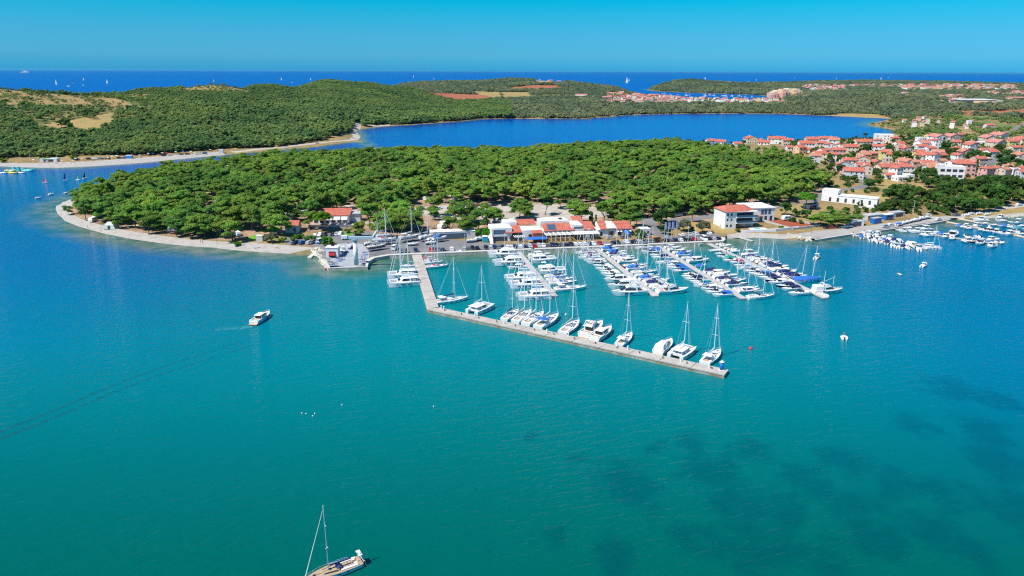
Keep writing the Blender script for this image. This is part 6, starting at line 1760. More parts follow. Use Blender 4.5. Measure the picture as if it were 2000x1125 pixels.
def make_pilot(name, label, L=7.0, hullm=GEL):
    """small cabin boat with upright wheelhouse"""
    root = empty(name); B = 2.6; z = .85
    mb = MB(); sh = add_hull(mb, L, B, .8, 1.25, tr=.85, pk=.42, pw=2.3, rake=.07, flare=.82); mb.build('hull', [hullm, BOOT if hullm is GEL else GEL], root)
    d = MB(); deck_of(d, sh); d.build('deck', GELG, root)
    c = MB(); trunk(c, -L * .06, L * .34, B * .34, B * .18, z, .5, .35, .05, .5, .1); c.build('cabin', GEL, root)
    wh = MB(); trunk(wh, -L * .14, L * .16, B * .33, B * .30, z + .1, 1.35, 1.3, .05, .55, .1); wb = wh.build('wheelhouse', GEL, root)
    w = MB(); bands(w, -L * .11, L * .10, B * .33, B * .31, z + .75, z + 1.2, .1, off=.03, rk=.2); w.add([(L * .133, B * .24, z + .78), (L * .133, -B * .24, z + .78), (L * .098, -B * .22, z + 1.25), (L * .098, B * .22, z + 1.25)], [(0, 1, 2, 3)]); w.build('window', SMOKE, wb)
    MB().box(-L * .24, L * .13, -B * .36, B * .36, z + 1.46, z + 1.54, tx=.1, ty=.1).build('roof', GEL, root)
    MB().box(-L * .44, -L * .15, -B * .3, B * .3, z - .3, z + .015).build('cockpit', GELG, root)
    MB().box(-L / 2 - .4, -L / 2, -.18, .18, .2, 1.2, tx=.05).build('outboard', M_DARK, root)
    railing(root, sh, .5, .02, 5)
    tag(root, label, 'motorboat')
    return root
ZERO = (0, 0, -50)
PB = {}
PB['y'] = make_yacht('sailing_yacht', 'x', 11.5, bim=None, hood='n')
PB['Y'] = make_yacht('sailing_yacht', 'x', 13.0, bim='w', hood='w')
PB['z'] = make_yacht('sailing_yacht', 'x', 9.6, bim=None, hood='b')
PB['R'] = make_yacht('sailing_yacht', 'x', 12.5, hullm=HRED, bim=None, hood='w')
PB['k'] = make_cat('catamaran', 'x', 12.4)
PB['K'] = make_cat('catamaran', 'x', 13.0, mast=False, fly=True)
PB['m'] = make_motor('motor_yacht', 'x', 11.5, fly=False)
PB['M'] = make_motor('motor_yacht', 'x', 13.5, fly=True)
PB['C'] = make_motor('motor_yacht', 'x', 13.0, fly=False, top=False, cover='w')
PB['s'] = make_sport('cabin_motorboat', 'x', 8.0, cov=None)
PB['S'] = make_sport('cabin_motorboat', 'x', 8.6, cov='w')
PB['H'] = make_sport('cabin_motorboat', 'x', 8.2, hullm=HNAVY, cov='n')
PB['o'] = make_small('small_motorboat', 'x', 5.6)
PB['q'] = make_small('small_motorboat', 'x', 5.4, cov='n')
PB['t'] = make_small('small_motorboat', 'x', 5.8, top=True)
PB['p'] = make_pilot('wheelhouse_boat', 'x', 7.0)
PB['P'] = make_pilot('wheelhouse_boat', 'x', 7.2, hullm=HRED)
LEN = {'y': 11.5, 'Y': 13, 'z': 9.6, 'R': 12.5, 'k': 12.4, 'K': 13, 'm': 11.5, 'M': 13.5, 'C': 13, 's': 8, 'S': 8.6, 'H': 8.2, 'o': 5.6, 'q': 5.4, 't': 5.8, 'p': 7, 'P': 7.2}
DESC = {'y': 'white sailing yacht', 'Y': 'white sailing yacht', 'z': 'small sailing yacht', 'R': 'red-hulled sailing yacht', 'k': 'white catamaran', 'K': 'mastless white catamaran', 'm': 'white motor yacht', 'M': 'white flybridge yacht',
        'C': 'canvas-covered motor yacht', 's': 'open white motorboat', 'S': 'cabin motorboat', 'H': 'navy-hulled motorboat', 'o': 'small open motorboat', 'q': 'small covered motorboat', 't': 'small motorboat', 'p': 'little wheelhouse boat', 'P': 'red-hulled wheelhouse boat'}
BUSED = set()
def boat(k, x, y, ang, s=1.0, cov=None, label=None, group=None, z=0.0):
    p = PB[k]
    if k in BUSED:
        o = dup(p)
        for c in KIDS[o.name]:
            for sl in c.material_slots: sl.link = 'DATA'
    else: o = p; BUSED.add(k)
    o.location = (x, y, z + random.uniform(-.04, .03)); o.rotation_euler = (random.uniform(-.012, .012), 0, ang); o.scale = (s, s, s * random.uniform(.95, 1.05))
    if cov:
        for part in ('sprayhood', 'bimini', 'canvas_cover', 'sail_cover', 'sail_bag'): 
            if part in ('sail_bag',) : continue
            if part == 'sail_cover' and random.random() < .4: continue
            recolour(o, part, COVER[cov][1])
    elif k in 'yY':
        for part in ('sail_cover',): recolour(o, part, random.choice((WCAN, CCAN, NAVY, WCAN)))
    if label: o['label'] = label
    if group: o['group'] = group
    return o
def cov_phrase(k, cov):
    if not cov: return ''
    n_ = COVER[cov][0]
    if k in 'yYzR': return f' with {n_} canvas'
    if k in 'SHqC': return f' under {n_} cover'
    return f' with {n_} cover'
SIDE = {}
def row(pont, side, txt):
    A, B = PONT[pont]
    d = (B - A) / np.linalg.norm(B - A)
    nrm = np.array([d[1], -d[0]]) if side == 'left' else np.array([-d[1], d[0]])
    if side == 'left' and nrm[0] > 0: nrm = -nrm
    if side == 'right' and nrm[0] < 0: nrm = -nrm
    items = []
    for q in txt.split('|'):
        f = q.split(); items.append((f[0], float(f[1]), float(f[2]), f[3] if len(f) > 3 and f[3] != '-' else None, float(f[4]) if len(f) > 4 else 1.0))
    items.sort(key=lambda e: -(np.dot(at_z(e[1], e[2])[:2] - B, -d)))
    for i, (k, px, py, cov, s) in enumerate(items):
        c = at_z(px, py, .4)[:2]
        t = np.clip(np.dot(c - A, d), 0, np.linalg.norm(B - A) + 3)
        ang = math.atan2(nrm[1], nrm[0]) + random.uniform(-.05, .05)
        Ls = LEN[k] * s
        foot = A + d * t
        off = max(np.dot(c - foot, nrm), 0)
        off = np.clip(off, 1.25 + Ls * .5 + .5, 1.25 + Ls * .5 + 1.8)     # stern just clear of the pontoon
        c = foot + nrm * off
        boat(k, c[0], c[1], ang, s, cov, f'{DESC[k]}{cov_phrase(k, cov)}, {ORD[i]} from quay on {side} side of {ORD[pont]} pontoon')
row(0, 'left', 'K 985 498|K 992 514|m 1016 523 - .75|k 1022 544|k 1032 557|k 1046 580|o 1004 505')
row(0, 'right', 's 1048 489|m 1062 499 n .9|K 1060 509 - .95|K 1076 530 r .9|z 1086 540 b|y 1094 547|y 1100 553 b|Y 1106 565|t 1070 520')
row(1, 'left', 'y 1142 494 - .85|y 1149 503 - .9|y 1160 508 b .85|m 1158 514 - .8|s 1166 520|S 1174 526 w|s 1182 531|S 1190 536 w|s 1197 541|S 1199 545 b|m 1208 548 b|C 1220 560|M 1234 573 - 1.05|z 1152 499 r')
row(1, 'right', 'm 1180 485 b .8|S 1192 488 b|S 1205 493 b 1.05|S 1201 499 n|y 1213 503 - .9|z 1219 507|m 1226 512 - .85|R 1232 520 - .9|S 1240 526 b 1.1|y 1252 533 b|s 1256 539|S 1266 545 b|y 1277 550|S 1281 555 n|s 1289 559|z 1298 562|M 1300 571 - .95|p 1208 511')
row(2, 'left', 'y 1257 484 - .8|C 1272 493 b .8|s 1284 499|S 1287 504 n|y 1302 513 b .9|S 1319 524 b|S 1325 530 b|o 1334 536|s 1342 541|S 1350 546 n|s 1358 551|S 1364 555 t .9|z 1376 558|m 1389 565 - .8|s 1395 571|S 1411 577 b|p 1310 519')
row(2, 'right', 'm 1300 485 - .75|m 1308 489 - .8|m 1320 495 n .8|S 1332 499 b|y 1343 505 b .85|m 1357 511 - .9|S 1385 531 n|m 1392 536 - .85|S 1402 542 w 1.2|S 1413 547 n|s 1422 552|S 1434 557 n|z 1440 549|y 1449 565 - .9|m 1446 570 b .8|y 1476 581 - .95|q 1368 519 b')
row(3, 'left', 'o 1396 490 - 1.1|s 1411 501 - .8|q 1425 504 g 1.25|s 1424 509 - .9|S 1438 513 r .85|s 1448 519|z 1458 524|s 1468 530|s 1478 535|S 1493 538 b|S 1500 543 n|H 1509 548|S 1524 552 w|H 1534 559|S 1546 565 n|s 1561 574 n 1.2|t 1416 495')
row(3, 'right', 'o 1404 478|o 1413 481|t 1421 485|o 1430 488|q 1436 491 w|p 1463 498 - 1.25|q 1491 500 n 1.2|z 1478 504 - .9|s 1490 507|m 1500 511 n .75|y 1512 514 - .85|S 1514 518 n|S 1521 523 n 1.1|s 1530 526|m 1541 531 - .75|S 1534 534 n|S 1550 538 n|H 1560 541')
# yachts along the long arm and the first arm of the concrete pier
def span(k, sx, sy, bx, by, label, cov=None, fix=None):
    a = at_z(sx, sy, .4); b_ = at_z(bx, by, .4); d = b_ - a
    s = np.linalg.norm(d[:2]) / LEN[k] if fix is None else fix
    c = (a + b_) / 2
    return boat(k, c[0], c[1], math.atan2(d[1], d[0]), s, cov, label)
span('Y', 850, 592, 915, 583, 'large sailing yacht with tall mast in the inner corner of the angled pier')
span('k', 921, 612, 958, 596, 'white catamaran alone on the long pier arm near the corner')
span('y', 984, 625, 1013, 607, 'white yacht, leftmost of four side by side on the long pier arm')
span('y', 1006, 630, 1038, 609, 'white yacht, second from left of four side by side on the long pier arm', 'c')
span('y', 1026, 635, 1062, 613, 'white yacht with pale cover, third of four side by side on the long pier arm', 'w')
span('Y', 1050, 641, 1091, 617, 'sailing yacht with bright blue bimini, rightmost of four on the long pier arm', 'b')
span('y', 1098, 652, 1131, 629, 'sailing yacht with sand-coloured sail cover alone left of the two pier motor yachts', 'c')
span('M', 1139, 659, 1176, 634, 'flybridge motor yacht, left of the pair on the long pier arm')
span('m', 1159, 666, 1193, 643, 'hardtop motor yacht, right of the pair on the long pier arm')
span('Y', 1208, 675, 1234, 653, 'white yacht with pale sprayhood alone in the middle of the long pier arm', 'w')
span('C', 1284, 692, 1311, 668, 'motor yacht under full white cover near the end of the long pier arm', 'w')
span('k', 1318, 700, 1348, 680, 'catamaran with tall mast beside the covered motor yacht on the pier')
span('Y', 1375, 711, 1407, 686, 'last sailing yacht before the blue beacon at the pier end', 'w')
span('k', 819, 552, 757, 557, 'big catamaran nearest the camera on the outer side of the pier')
span('k', 815, 537, 756, 540, 'catamaran behind the big one on the outer side of the pier')
span('y', 822, 527, 780, 529, 'sailing yacht with folded covers behind the two outer catamarans', 'n')
span('y', 818, 518, 781, 520, 'sailing yacht nearest the quay on the outer side of the pier')
span('y', 828, 523, 876, 519, 'sailing yacht with crimson bimini inside the first pier arm', 'r')
span('y', 826, 515, 866, 512, 'white sailing yacht between the quay and the crimson-covered yacht')
span('q', 820, 505, 838, 505, 'low red dinghy right beside the root of the pier', 'r'); span('z', 826, 510, 858, 508, 'small yacht right of the red dinghy by the pier root')
# the blue-covered yacht and the trawler at the end of the fourth pontoon
bt = make_yacht('sailing_yacht', 'wooden yacht under a full bright blue awning near the end of the fourth pontoon', 12.5, bim=None, hood=None, mast=False)
aw = MB(); rings = [[(x, 1.95 * w_ * math.cos(a), 1.2 + h_ * math.sin(a)) for a in [math.pi * i / 6 for i in range(7)]] for x, w_, h_ in ((-6, .8, .5), (-4, .95, 1.2), (0, 1, 1.35), (4, .75, 1.0), (6, .25, .55))]
aw.loft(rings, closed=False, cap0=False, cap1=False).build('awning', M_BLUE, bt)
for mx_, hh_ in ((-2.0, 15), (2.6, 14.5)):
    m_ = MB().tube((mx_, 0, 1), (mx_ + .6, 0, hh_), .11, .08, 7).build('mast', ALU, bt)
MB().tube((6.0, 0, 1.6), (2.9, 0, 13.6), .02, .02, 3).tube((-6.0, 0, 1.6), (-1.8, 0, 14), .02, .02, 3).build('rigging', ALU, bt)
a = at_z(1556, 549.5, .4); b_ = at_z(1592, 547.5, .4); bt.location = ((a + b_) / 2)[0], ((a + b_) / 2)[1], 0; bt.rotation_euler = (0, 0, math.atan2(b_[1] - a[1], b_[0] - a[0]))
tw = make_motor('trawler_yacht', 'white trawler yacht with mast and canvas aft deck at the end of the fourth pontoon', 12.5, fly=True)
MB().tube((-2, 0, 3.5), (-2, 0, 9.0), .12, .07, 7).tube((-2, 0, 4.8), (2.5, 0, 6.6), .06, .05, 5).build('mast', GEL, tw)
MB().tube((2.0, 0, 3.5), (2.0, 0, 7.2), .10, .06, 6).build('signal_mast', GEL, tw)
MB().box(-6.0, -2.6, -1.75, 1.75, 1.5, 3.3, tx=.2, ty=.1).build('aft_enclosure', WCAN, tw)
a = at_z(1590, 571, .4); b_ = at_z(1642, 569, .4); tw.location = ((a + b_) / 2)[0], ((a + b_) / 2)[1], 0; tw.rotation_euler = (0, 0, math.atan2(b_[1] - a[1], b_[0] - a[0])); tw.scale = (.95,) * 3
tw['category'] = 'trawler yacht'
span('o', 1597, 572, 1619, 582, 'small open motorboat across the very end of the fourth pontoon')
# boats lying free
span('t', 1593, 505, 1598, 502, 'single open motorboat at anchor above the blue-covered yacht', None, 1.0); span('o', 1754, 533, 1761, 537, 'small white boat alone in open water right of the marina'); span('p', 1801, 520, 1808, 517, 'little white boat alone below the big harbour catamaran', fix=.8)
span('o', 1363, 477, 1380, 475, 'white motorboat lying against the quay at the root of the fourth pontoon')
cr = make_motor('motor_yacht', 'white motor cruiser under way on the left leaving a foam trail', 12.0, fly=False)
a = at_z(494, 634, .3); b_ = at_z(528, 612, .3); cr.location = ((a + b_) / 2)[0], ((a + b_) / 2)[1], 0; cr.rotation_euler = (0, 0, math.atan2(b_[1] - a[1], b_[0] - a[0])); cr.scale = (np.linalg.norm(b_ - a) / 13.0,) * 3
# the big yacht in the foreground
fy = make_yacht('sailing_yacht', 'teak-decked sailing yacht in the foreground with blue and white sail cover', 14.0, teak=True, bim=None, hood='n', mh=19.0)
recolour(fy, 'cabin', TEAK)
for c in KIDS[fy.name]:
    if c.name.startswith('sail_cover'): pass
MB().box(-4.6, .6, -.30, -.05, 2.35, 2.62).build('cover_stripe', NAVY, fy)
so = MB().tube((-6.6, -.9, 1.1), (-6.6, -.9, 3.2), .04, .04, 5).tube((-6.6, .9, 1.1), (-6.6, .9, 3.2), .04, .04, 5).box(-7.1, -6.1, -1.1, 1.1, 3.2, 3.26).ball((-6.7, .5, 3.45), .25, .25, .2, 8, 4); so.build('stern_arch', ALU, fy)
MB().box(-5.9, -5.0, .3, 1.3, 1.1, 1.5).box(-5.6, -4.9, -1.3, -.4, 1.15, 1.45).build('cockpit_cushion', CCAN, fy)
dg = MB().tube((-7.5, -1.2, 1.2), (-7.5, 1.2, 1.2), .26, .26, 8).build('stern_bundle', CCAN, fy)
a = at_z(705, 1094, .8); mb_ = at_z(643, 1101, 1.0)
ang = math.atan2(-5.2, -8.5)
st_ = at_z(702, 1093, .9)
fy.rotation_euler = (0, 0, ang)
fy.scale = (.70, .70, .70)
fy.location = (st_[0] + 4.62 * math.cos(ang), st_[1] + 4.62 * math.sin(ang), 0)

# small harbour on the right: mixed little boats
def harbour(txt, where, ang, jit=.25):
    items = [q.split() for q in txt.split('|')]
    items.sort(key=lambda f: float(f[1]))
    for i, f in enumerate(items):
        k = f[0]; cov = f[3] if len(f) > 3 and f[3] != '-' else None
        c = at_z(float(f[1]), float(f[2]), .3)
        boat(k, c[0], c[1], ang + random.uniform(-jit, jit) + (math.pi if len(f) > 4 else 0), random.uniform(1.0, 1.22), cov, f'{DESC[k]}{cov_phrase(k, cov)}, {ORD[i]} from left {where}')
harbour('o 1666 459|q 1681 463 b|o 1687 457|o 1697 464|q 1702 467 n|o 1707 469|t 1712 472|p 1698 459|p 1713 460|o 1725 464|o 1720 471|q 1733 474 n|p 1738 467|q 1746 469 n|o 1757 470|p 1744 480|o 1756 483|q 1764 482 n|o 1772 485|t 1782 481|o 1794 488|q 1726 469 b', 'in cluster nearest the concrete apron', R(60), .5)
harbour('o 1757 450|t 1766 453|p 1775 452|p 1790 454|p 1806 449|o 1802 459|t 1811 461|o 1819 459|o 1826 455|q 1836 457 b|p 1846 464|m 1861 460 - .6|o 1859 467', 'in group left of the crimson-topped boat', R(200), .5)
harbour('s 1889 464 r|o 1882 471|t 1889 473|P 1898 473|s 1914 467|s 1913 477|p 1934 470|t 1946 474|o 1956 475|p 1935 483', 'in the group beside the crimson-topped boat', R(230), .6)
harbour('q 1872 442 b|o 1879 444|t 1886 445|o 1892 447|p 1906 443|o 1917 450|s 1925 452|s 1934 453|s 1944 455|o 1952 456|s 1961 458|p 1970 459|o 1946 449|s 1977 453|o 1986 455|s 1996 458|o 1931 447', 'along the sandy pontoon', R(215), .3)
harbour('p 1915 431|o 1923 437|o 1941 440|q 1960 442 b|t 1971 441|o 1972 444|q 1983 446 t|o 1994 442|o 1955 432|t 1987 436|p 1953 427 r', 'around farthest grey floating walkway', R(195), .5)
c = span('k', 1803, 483, 1838, 485, 'large white catamaran at the outer end of the small harbour'); 
span('C', 1768, 477, 1805, 480, 'white houseboat-like cruiser left of the small harbour catamaran', 'w')
span('o', 68, 387, 82, 385, 'leftmost of three white boats moored off the pebble tip'); span('o', 93, 380.5, 106, 378, 'middle of three white boats moored off the pebble tip'); span('o', 124, 377.5, 132, 375.5, 'rightmost of three white boats moored off the pebble tip')

# yachts and boats standing ashore
def ashore(k, sx, sy, bx, by, label, cov=None, lift=1.9, fix=None, hullm=None):
    a = ground(sx, sy); b_ = ground(bx, by); d = b_ - a; c = (a + b_) / 2
    o = boat(k, c[0], c[1], math.atan2(d[1], d[0]), fix or np.linalg.norm(d[:2]) / LEN[k], cov, label, z=gz(c[0], c[1]) + lift)
    if lift > .8:
        cd = MB()
        for x in (-2.2, 1.8):
            for s in (1, -1): cd.tube((x, s * 1.3, -lift), (x, s * .9, -.05), .07, .06, 4)
            cd.box(x - .15, x + .15, -1.4, 1.4, -lift, -lift + .15)
        cd.build('cradle', M_BLUE, o)
    if hullm: recolour(o, 'hull', hullm)
    return o
ashore('y', 733, 478, 770, 477, 'white yacht with mast and red cockpit cover, frontmost of the stored yachts', 'r', fix=1.0); ashore('y', 720, 491, 753, 486, 'old brown hull on stands beside the crane slipway', None, 1.4, .85, HOLD); ashore('Y', 789, 473, 815, 469, 'tall-masted white yacht on stands in front of the pines', 'w', fix=.9)
ashore('z', 825, 472, 843, 469, 'smaller white yacht on stands right of the tall-masted one', 'w', fix=.85); ashore('s', 841, 473, 852, 471, 'white motorboat on a stand beside the blue-covered boat', 'w', 1.2, .8); ashore('S', 853, 473, 866, 471, 'blue-covered motorboat on a stand by the workshop hall', 'b', 1.4, .9); ashore('z', 741, 470, 762, 468, 'blue-covered yacht behind the frontmost stored yacht', 'b', fix=.85)
ashore('o', 800, 480, 815, 479, 'white open boat on the ground before the stored yachts', None, .4, 1.0); ashore('o', 835, 478, 850, 477, 'open boat on a trailer left of the workshop hall', 'b', .6, 1.0); ashore('o', 914, 474, 930, 473, 'white boat on a trailer beside the workshop hall', None, .7, 1.0); ashore('s', 932, 471, 953, 469, 'grey boat on a trailer left of the turquoise kiosk', None, .8, .9); ashore('p', 668, 498, 673, 489, 'stored white boat standing bow-on at the slipway', None, .8, .9); ashore('s', 681, 488, 683, 480, 'white motorboat on the slipway behind the jib crane', 'w', .8, .8); ashore('o', 712, 480, 722, 477, 'small white boat right of the jib crane column', None, .5, .9)
for i, (k, px, py) in enumerate((('q', 1757, 441), ('o', 1766, 438), ('o', 1774, 436), ('o', 1782, 434), ('s', 1791, 432), ('s', 1802, 429), ('p', 1812, 427))):
    ashore(k, px - 6, py + 1, px + 5, py - 1, f'boat stored ashore on the apron, {ORD[i]} from left in its row', 'b' if k == 'q' else None, .6, .95)
for i, (px, py) in enumerate(((1889, 421.5), (1897, 418.5), (1913, 418), (1929, 419.5))): ashore('o', px - 6, py + .6, px + 5, py, f'upturned pale dinghy on the grass bank, {ORD[i]} from left', 'w', .1, .9)
ashore('p', 1945, 406, 1956, 405, 'white boat parked beside the dirt track under the grove', None, .6, .9)
# ================================================================== CARS
random.seed(55)
CARC = {'white': (.80, .80, .80), 'black': (.012, .012, .015), 'silver': (.50, .52, .54), 'grey': (.16, .17, .18), 'blue': (.02, .09, .32), 'navy': (.012, .02, .075), 'red': (.42, .015, .03), 'orange': (.75, .27, .01), 'teal': (.03, .22, .30)}
CARM = {k: mat('car_paint_' + k, v, .22, metal=.15 if k in ('silver', 'grey', 'blue') else 0, spec=.6) for k, v in CARC.items()}
TYRE = mat('tyre_rubber', (.015, .015, .016), .85); RIM = mat('wheel_rim', (.45, .46, .48), .35, metal=.6); LAMP = mat('headlight_glass', (.7, .72, .75), .1); TAIL = mat('tail_lamp', (.35, .01, .01), .3)
def make_car(name, kind):
    root = empty(name)
    if kind == 'hatch': L, Wd, H = 4.1, 1.74, 1.48; prof = [(-2.05, .45), (-2.0, .85), (-1.85, .98), (1.0, .98), (1.75, .84), (2.02, .62), (2.05, .40)]; cab = [(-1.95, .97), (-1.55, 1.44), (-.1, 1.48), (.35, 1.42), (1.12, .97)]
    elif kind == 'suv': L, Wd, H = 4.5, 1.85, 1.68; prof = [(-2.25, .5), (-2.22, 1.0), (-2.1, 1.10), (1.1, 1.10), (1.95, .98), (2.22, .75), (2.25, .45)]; cab = [(-2.15, 1.09), (-1.85, 1.60), (-.1, 1.68), (.4, 1.62), (1.15, 1.09)]
    else: L, Wd, H = 5.2, 1.95, 2.3; prof = [(-2.6, .45), (-2.6, 1.25), (-2.55, 1.35), (1.5, 1.3), (2.2, 1.1), (2.55, .85), (2.6, .45)]; cab = [(-2.58, 1.33), (-2.5, 2.25), (0, 2.32), (1.2, 2.2), (1.95, 1.2)]
    def ext(pf, w, ins=0.0):
        r1 = [(x, -w + (ins if z > 1.2 else 0), z) for x, z in pf]; r2 = [(x, w - (ins if z > 1.2 else 0), z) for x, z in pf]
        return [r1, r2]
    bot = [(p[0], .28) for p in (prof[-1], prof[0])]
    mb = MB(); mb.loft(ext(prof + bot, Wd / 2)); mb.build('body', CARM['white'], root)
    mb = MB(); mb.loft(ext(cab, Wd / 2 - .06, .16)); cb = mb.build('cabin', CARM['white'], root)
    gl = MB(); zt = cab[1][1] - .10; zb = cab[0][1] + .06; w = Wd / 2 - .06
    for s in (1, -1): gl.add([(cab[0][0] + .25, s * (w + .012), zb), (cab[-1][0] - .28, s * (w + .012), zb), (cab[3][0] - .1, s * (w - .12), zt), (cab[1][0] + .18, s * (w - .12), zt)], [(0, 1, 2, 3)])
    gl.add([(cab[-1][0] - .03, w - .1, zb), (cab[-1][0] - .03, -w + .1, zb), (cab[3][0] + .05, -w + .24, zt + .04), (cab[3][0] + .05, w - .24, zt + .04)], [(0, 1, 2, 3)])
    gl.add([(cab[0][0] - .01 + .02, w - .12, zb + .05), (cab[0][0] + .01, -w + .12, zb + .05), (cab[1][0] - .03, -w + .26, zt), (cab[1][0] - .03, w - .26, zt)], [(0, 1, 2, 3)])
    gl.build('window', SMOKE, cb)
    for x in (-L * .30, L * .31):
        for s in (1, -1):
            wh = MB().tube((x, s * (Wd / 2 - .2), .32), (x, s * (Wd / 2 + .02), .32), .32, .32, 12).build('wheel', TYRE, root)
            MB().tube((x, s * (Wd / 2 + .0), .32), (x, s * (Wd / 2 + .035), .32), .2, .2, 8).build('rim', RIM, wh)
    for s in (1, -1):
        zz_ = prof[-2][1]
        MB().box(L / 2 - .12, L / 2 + .015, s * Wd * .36 - .18, s * Wd * .36 + .18, zz_ - .04, zz_ + .12).build('headlight', LAMP, root)
        MB().box(-L / 2 - .015, -L / 2 + .1, s * Wd * .40 - .1, s * Wd * .40 + .1, .78, 1.0).build('tail_light', TAIL, root)
    tag(root, 'x', 'van' if kind == 'van' else 'car')
    return root
PC = {'h': make_car('hatchback', 'hatch'), 'u': make_car('estate_car', 'suv'), 'v': make_car('delivery_van', 'van')}
CN = {'h': 'hatchback', 'u': 'large car', 'v': 'van'}
CUSED = set()
def car(k, colour, p, ang, label):
    pr = PC[k]
    if k in CUSED: o = dup(pr)
    else: o = pr; CUSED.add(k)
    o.location = tuple(p); o.rotation_euler = (0, 0, ang)
    recolour(o, 'body', CARM[colour]); recolour(o, 'cabin', CARM[colour])
    o['label'] = label
    return o
def car_at(k, c, px, py, ang, label):
    p = ground(px, py); return car(k, c, (p[0], p[1], gz(p[0], p[1]) + .03), ang, label)
CL = dict(w='white', k='black', s='silver', g='grey', b='blue', n='navy', r='red', o='orange', t='teal')
def car_row(x0, y0, x1, y1, cols, ang, where, jit=.06, z=None):
    n_ = len(cols); a = ground(x0, y0); b_ = ground(x1, y1)
    for i, c in enumerate(cols):
        if c == '.': continue
        p = a + (b_ - a) * (i / max(n_ - 1, 1)) + np.array([random.uniform(-.15, .15), random.uniform(-.3, .3), 0])
        k = 'v' if c.isupper() else random.choice('hhu')
        col = CL[c.lower()]
        car(k, col, (p[0], p[1], gz(p[0], p[1]) + .02), ang + random.choice((0, math.pi)) + random.uniform(-jit, jit), f'{col} {CN[k]}, {ORD[i]} from left {where}')
QP = Q_ANG + math.pi / 2
car_row(783, 493, 842, 491, 'gk.nkkr', QP, 'in the quay row beside the pier root')
car_row(848, 490.6, 990, 484.9, 'kgnkwswsgkkgksngkw', QP, 'in quay row left of first pontoon')
car_row(998, 484.6, 1150, 478.3, 'wnwnsrswgnkgnkwwwn', QP, 'in quay row between first and second pontoons')
car_row(1158, 478, 1172, 477.4, 'wr', QP, 'in short quay row at second pontoon')
car_row(1198, 476, 1290, 472.5, 'nk.wkns.ggk.', QP, 'in quay row right of second pontoon')
car_row(1300, 472, 1402, 467.5, 'kgnwkkr.Wksn', QP, 'in front row at right end of quay')
car_row(1332, 461, 1398, 457.5, 'wsskw.', QP, 'in back row at right end of quay', .1)
car_row(576, 477, 606, 476, 'kbs', R(70), 'in the row above the beach, left group')
car_row(609, 476, 626, 475, 'gb', R(70), 'in the row above the beach, right group'); car_at('v', 'white', 627, 474, R(65), 'white van at the right end of the row above the beach'); car_at('h', 'red', 647, 478, R(20), 'dark red car behind the dark bush by the slipway hut')
car_row(618, 461, 633, 460.5, 'swk', R(85), 'in the upper car park row, left group'); car_row(650, 460, 665, 459, 'ksw', R(85), 'in the upper car park row, right group')
car_at('u', 'black', 702, 463, R(3), 'long black car parked alone across from the jib crane'); car_at('h', 'navy', 677, 468, R(30), 'navy car beside the jib crane boom'); car_at('v', 'white', 771, 487, R(80), 'white van facing the camera beside the old brown hull')
car_at('u', 'silver', 1193, 467, R(10), 'silver car in the lane before the shop row'); car_at('h', 'grey', 1219, 466, R(10), 'grey car in the lane before the shop row'); car_at('h', 'silver', 1265, 463.5, R(12), 'silver car beside the glass kiosk'); car_at('v', 'orange', 1283, 471.5, R(20), 'orange truck on the quay near the banners')
car_row(966, 433, 990, 431.5, 'swswk', R(70), 'in the pack left on the gravel park', .2); car_row(1010, 433, 1060, 431, 't.kk.nb', R(30), 'on gravel park above the restaurants', .2); car_row(925, 402, 985, 402, 'sr.wk.k', R(40), 'in the shaded campsite car park', .2); car_row(800, 412, 880, 408, 'w.s..w.k', R(30), 'along the campsite track', .3); car_row(1315, 423, 1345, 420, 'ws.k', R(20), 'shaded under pines on the coast road', .2)
car_at('h', 'white', 1265, 404, R(20), 'white car glimpsed between the pines above the access road'); car_at('h', 'black', 1268, 424, R(60), 'black car at the top of the access road'); car_at('h', 'silver', 1637, 374, R(25), 'silver car on the road above the white club house'); car_at('h', 'blue', 1593, 395, R(60), 'blue car on the road beside the club house terrace')
car_row(1615, 446.5, 1634, 445.5, 'krk', R(15), 'beside the pine clump on the apron'); car_row(1648, 445, 1666, 443, 'wwn', R(15), 'left of the white office container'); car_row(1729, 444, 1739, 441.5, 'sw', R(20), 'in the pair on the apron waterfront'); car_at('h', 'white', 1833, 430.5, R(20), 'white car at the root of the sandy pontoon'); car_at('u', 'grey', 1868, 422, R(10), 'grey car on the dirt track bend by the far jetty'); car_at('h', 'white', 1710, 402, R(15), 'white car on the grass right of the club house'); car_at('u', 'white', 1990, 402, R(20), 'white car on the dirt track at the right edge')
car_row(1840, 305, 1870, 306, 'wskn', R(20), 'parked under trees in the upper village', .4); car_at('h', 'white', 1905, 336, R(50), 'white car beside the pink apartment house'); car_row(1935, 331, 1950, 329, 'nws', R(40), 'at the village road junction', .3)
car_row(150, 313, 245, 309, 'n.kwbk.nb', R(15), 'under the pines behind the far beach', .3); car_row(320, 305, 400, 300.5, 'kw.nr.wb', R(15), 'along right half of far beach', .3)
car_row(560, 291, 690, 271, 'w..s...w', R(20), 'on the far causeway road', .2)

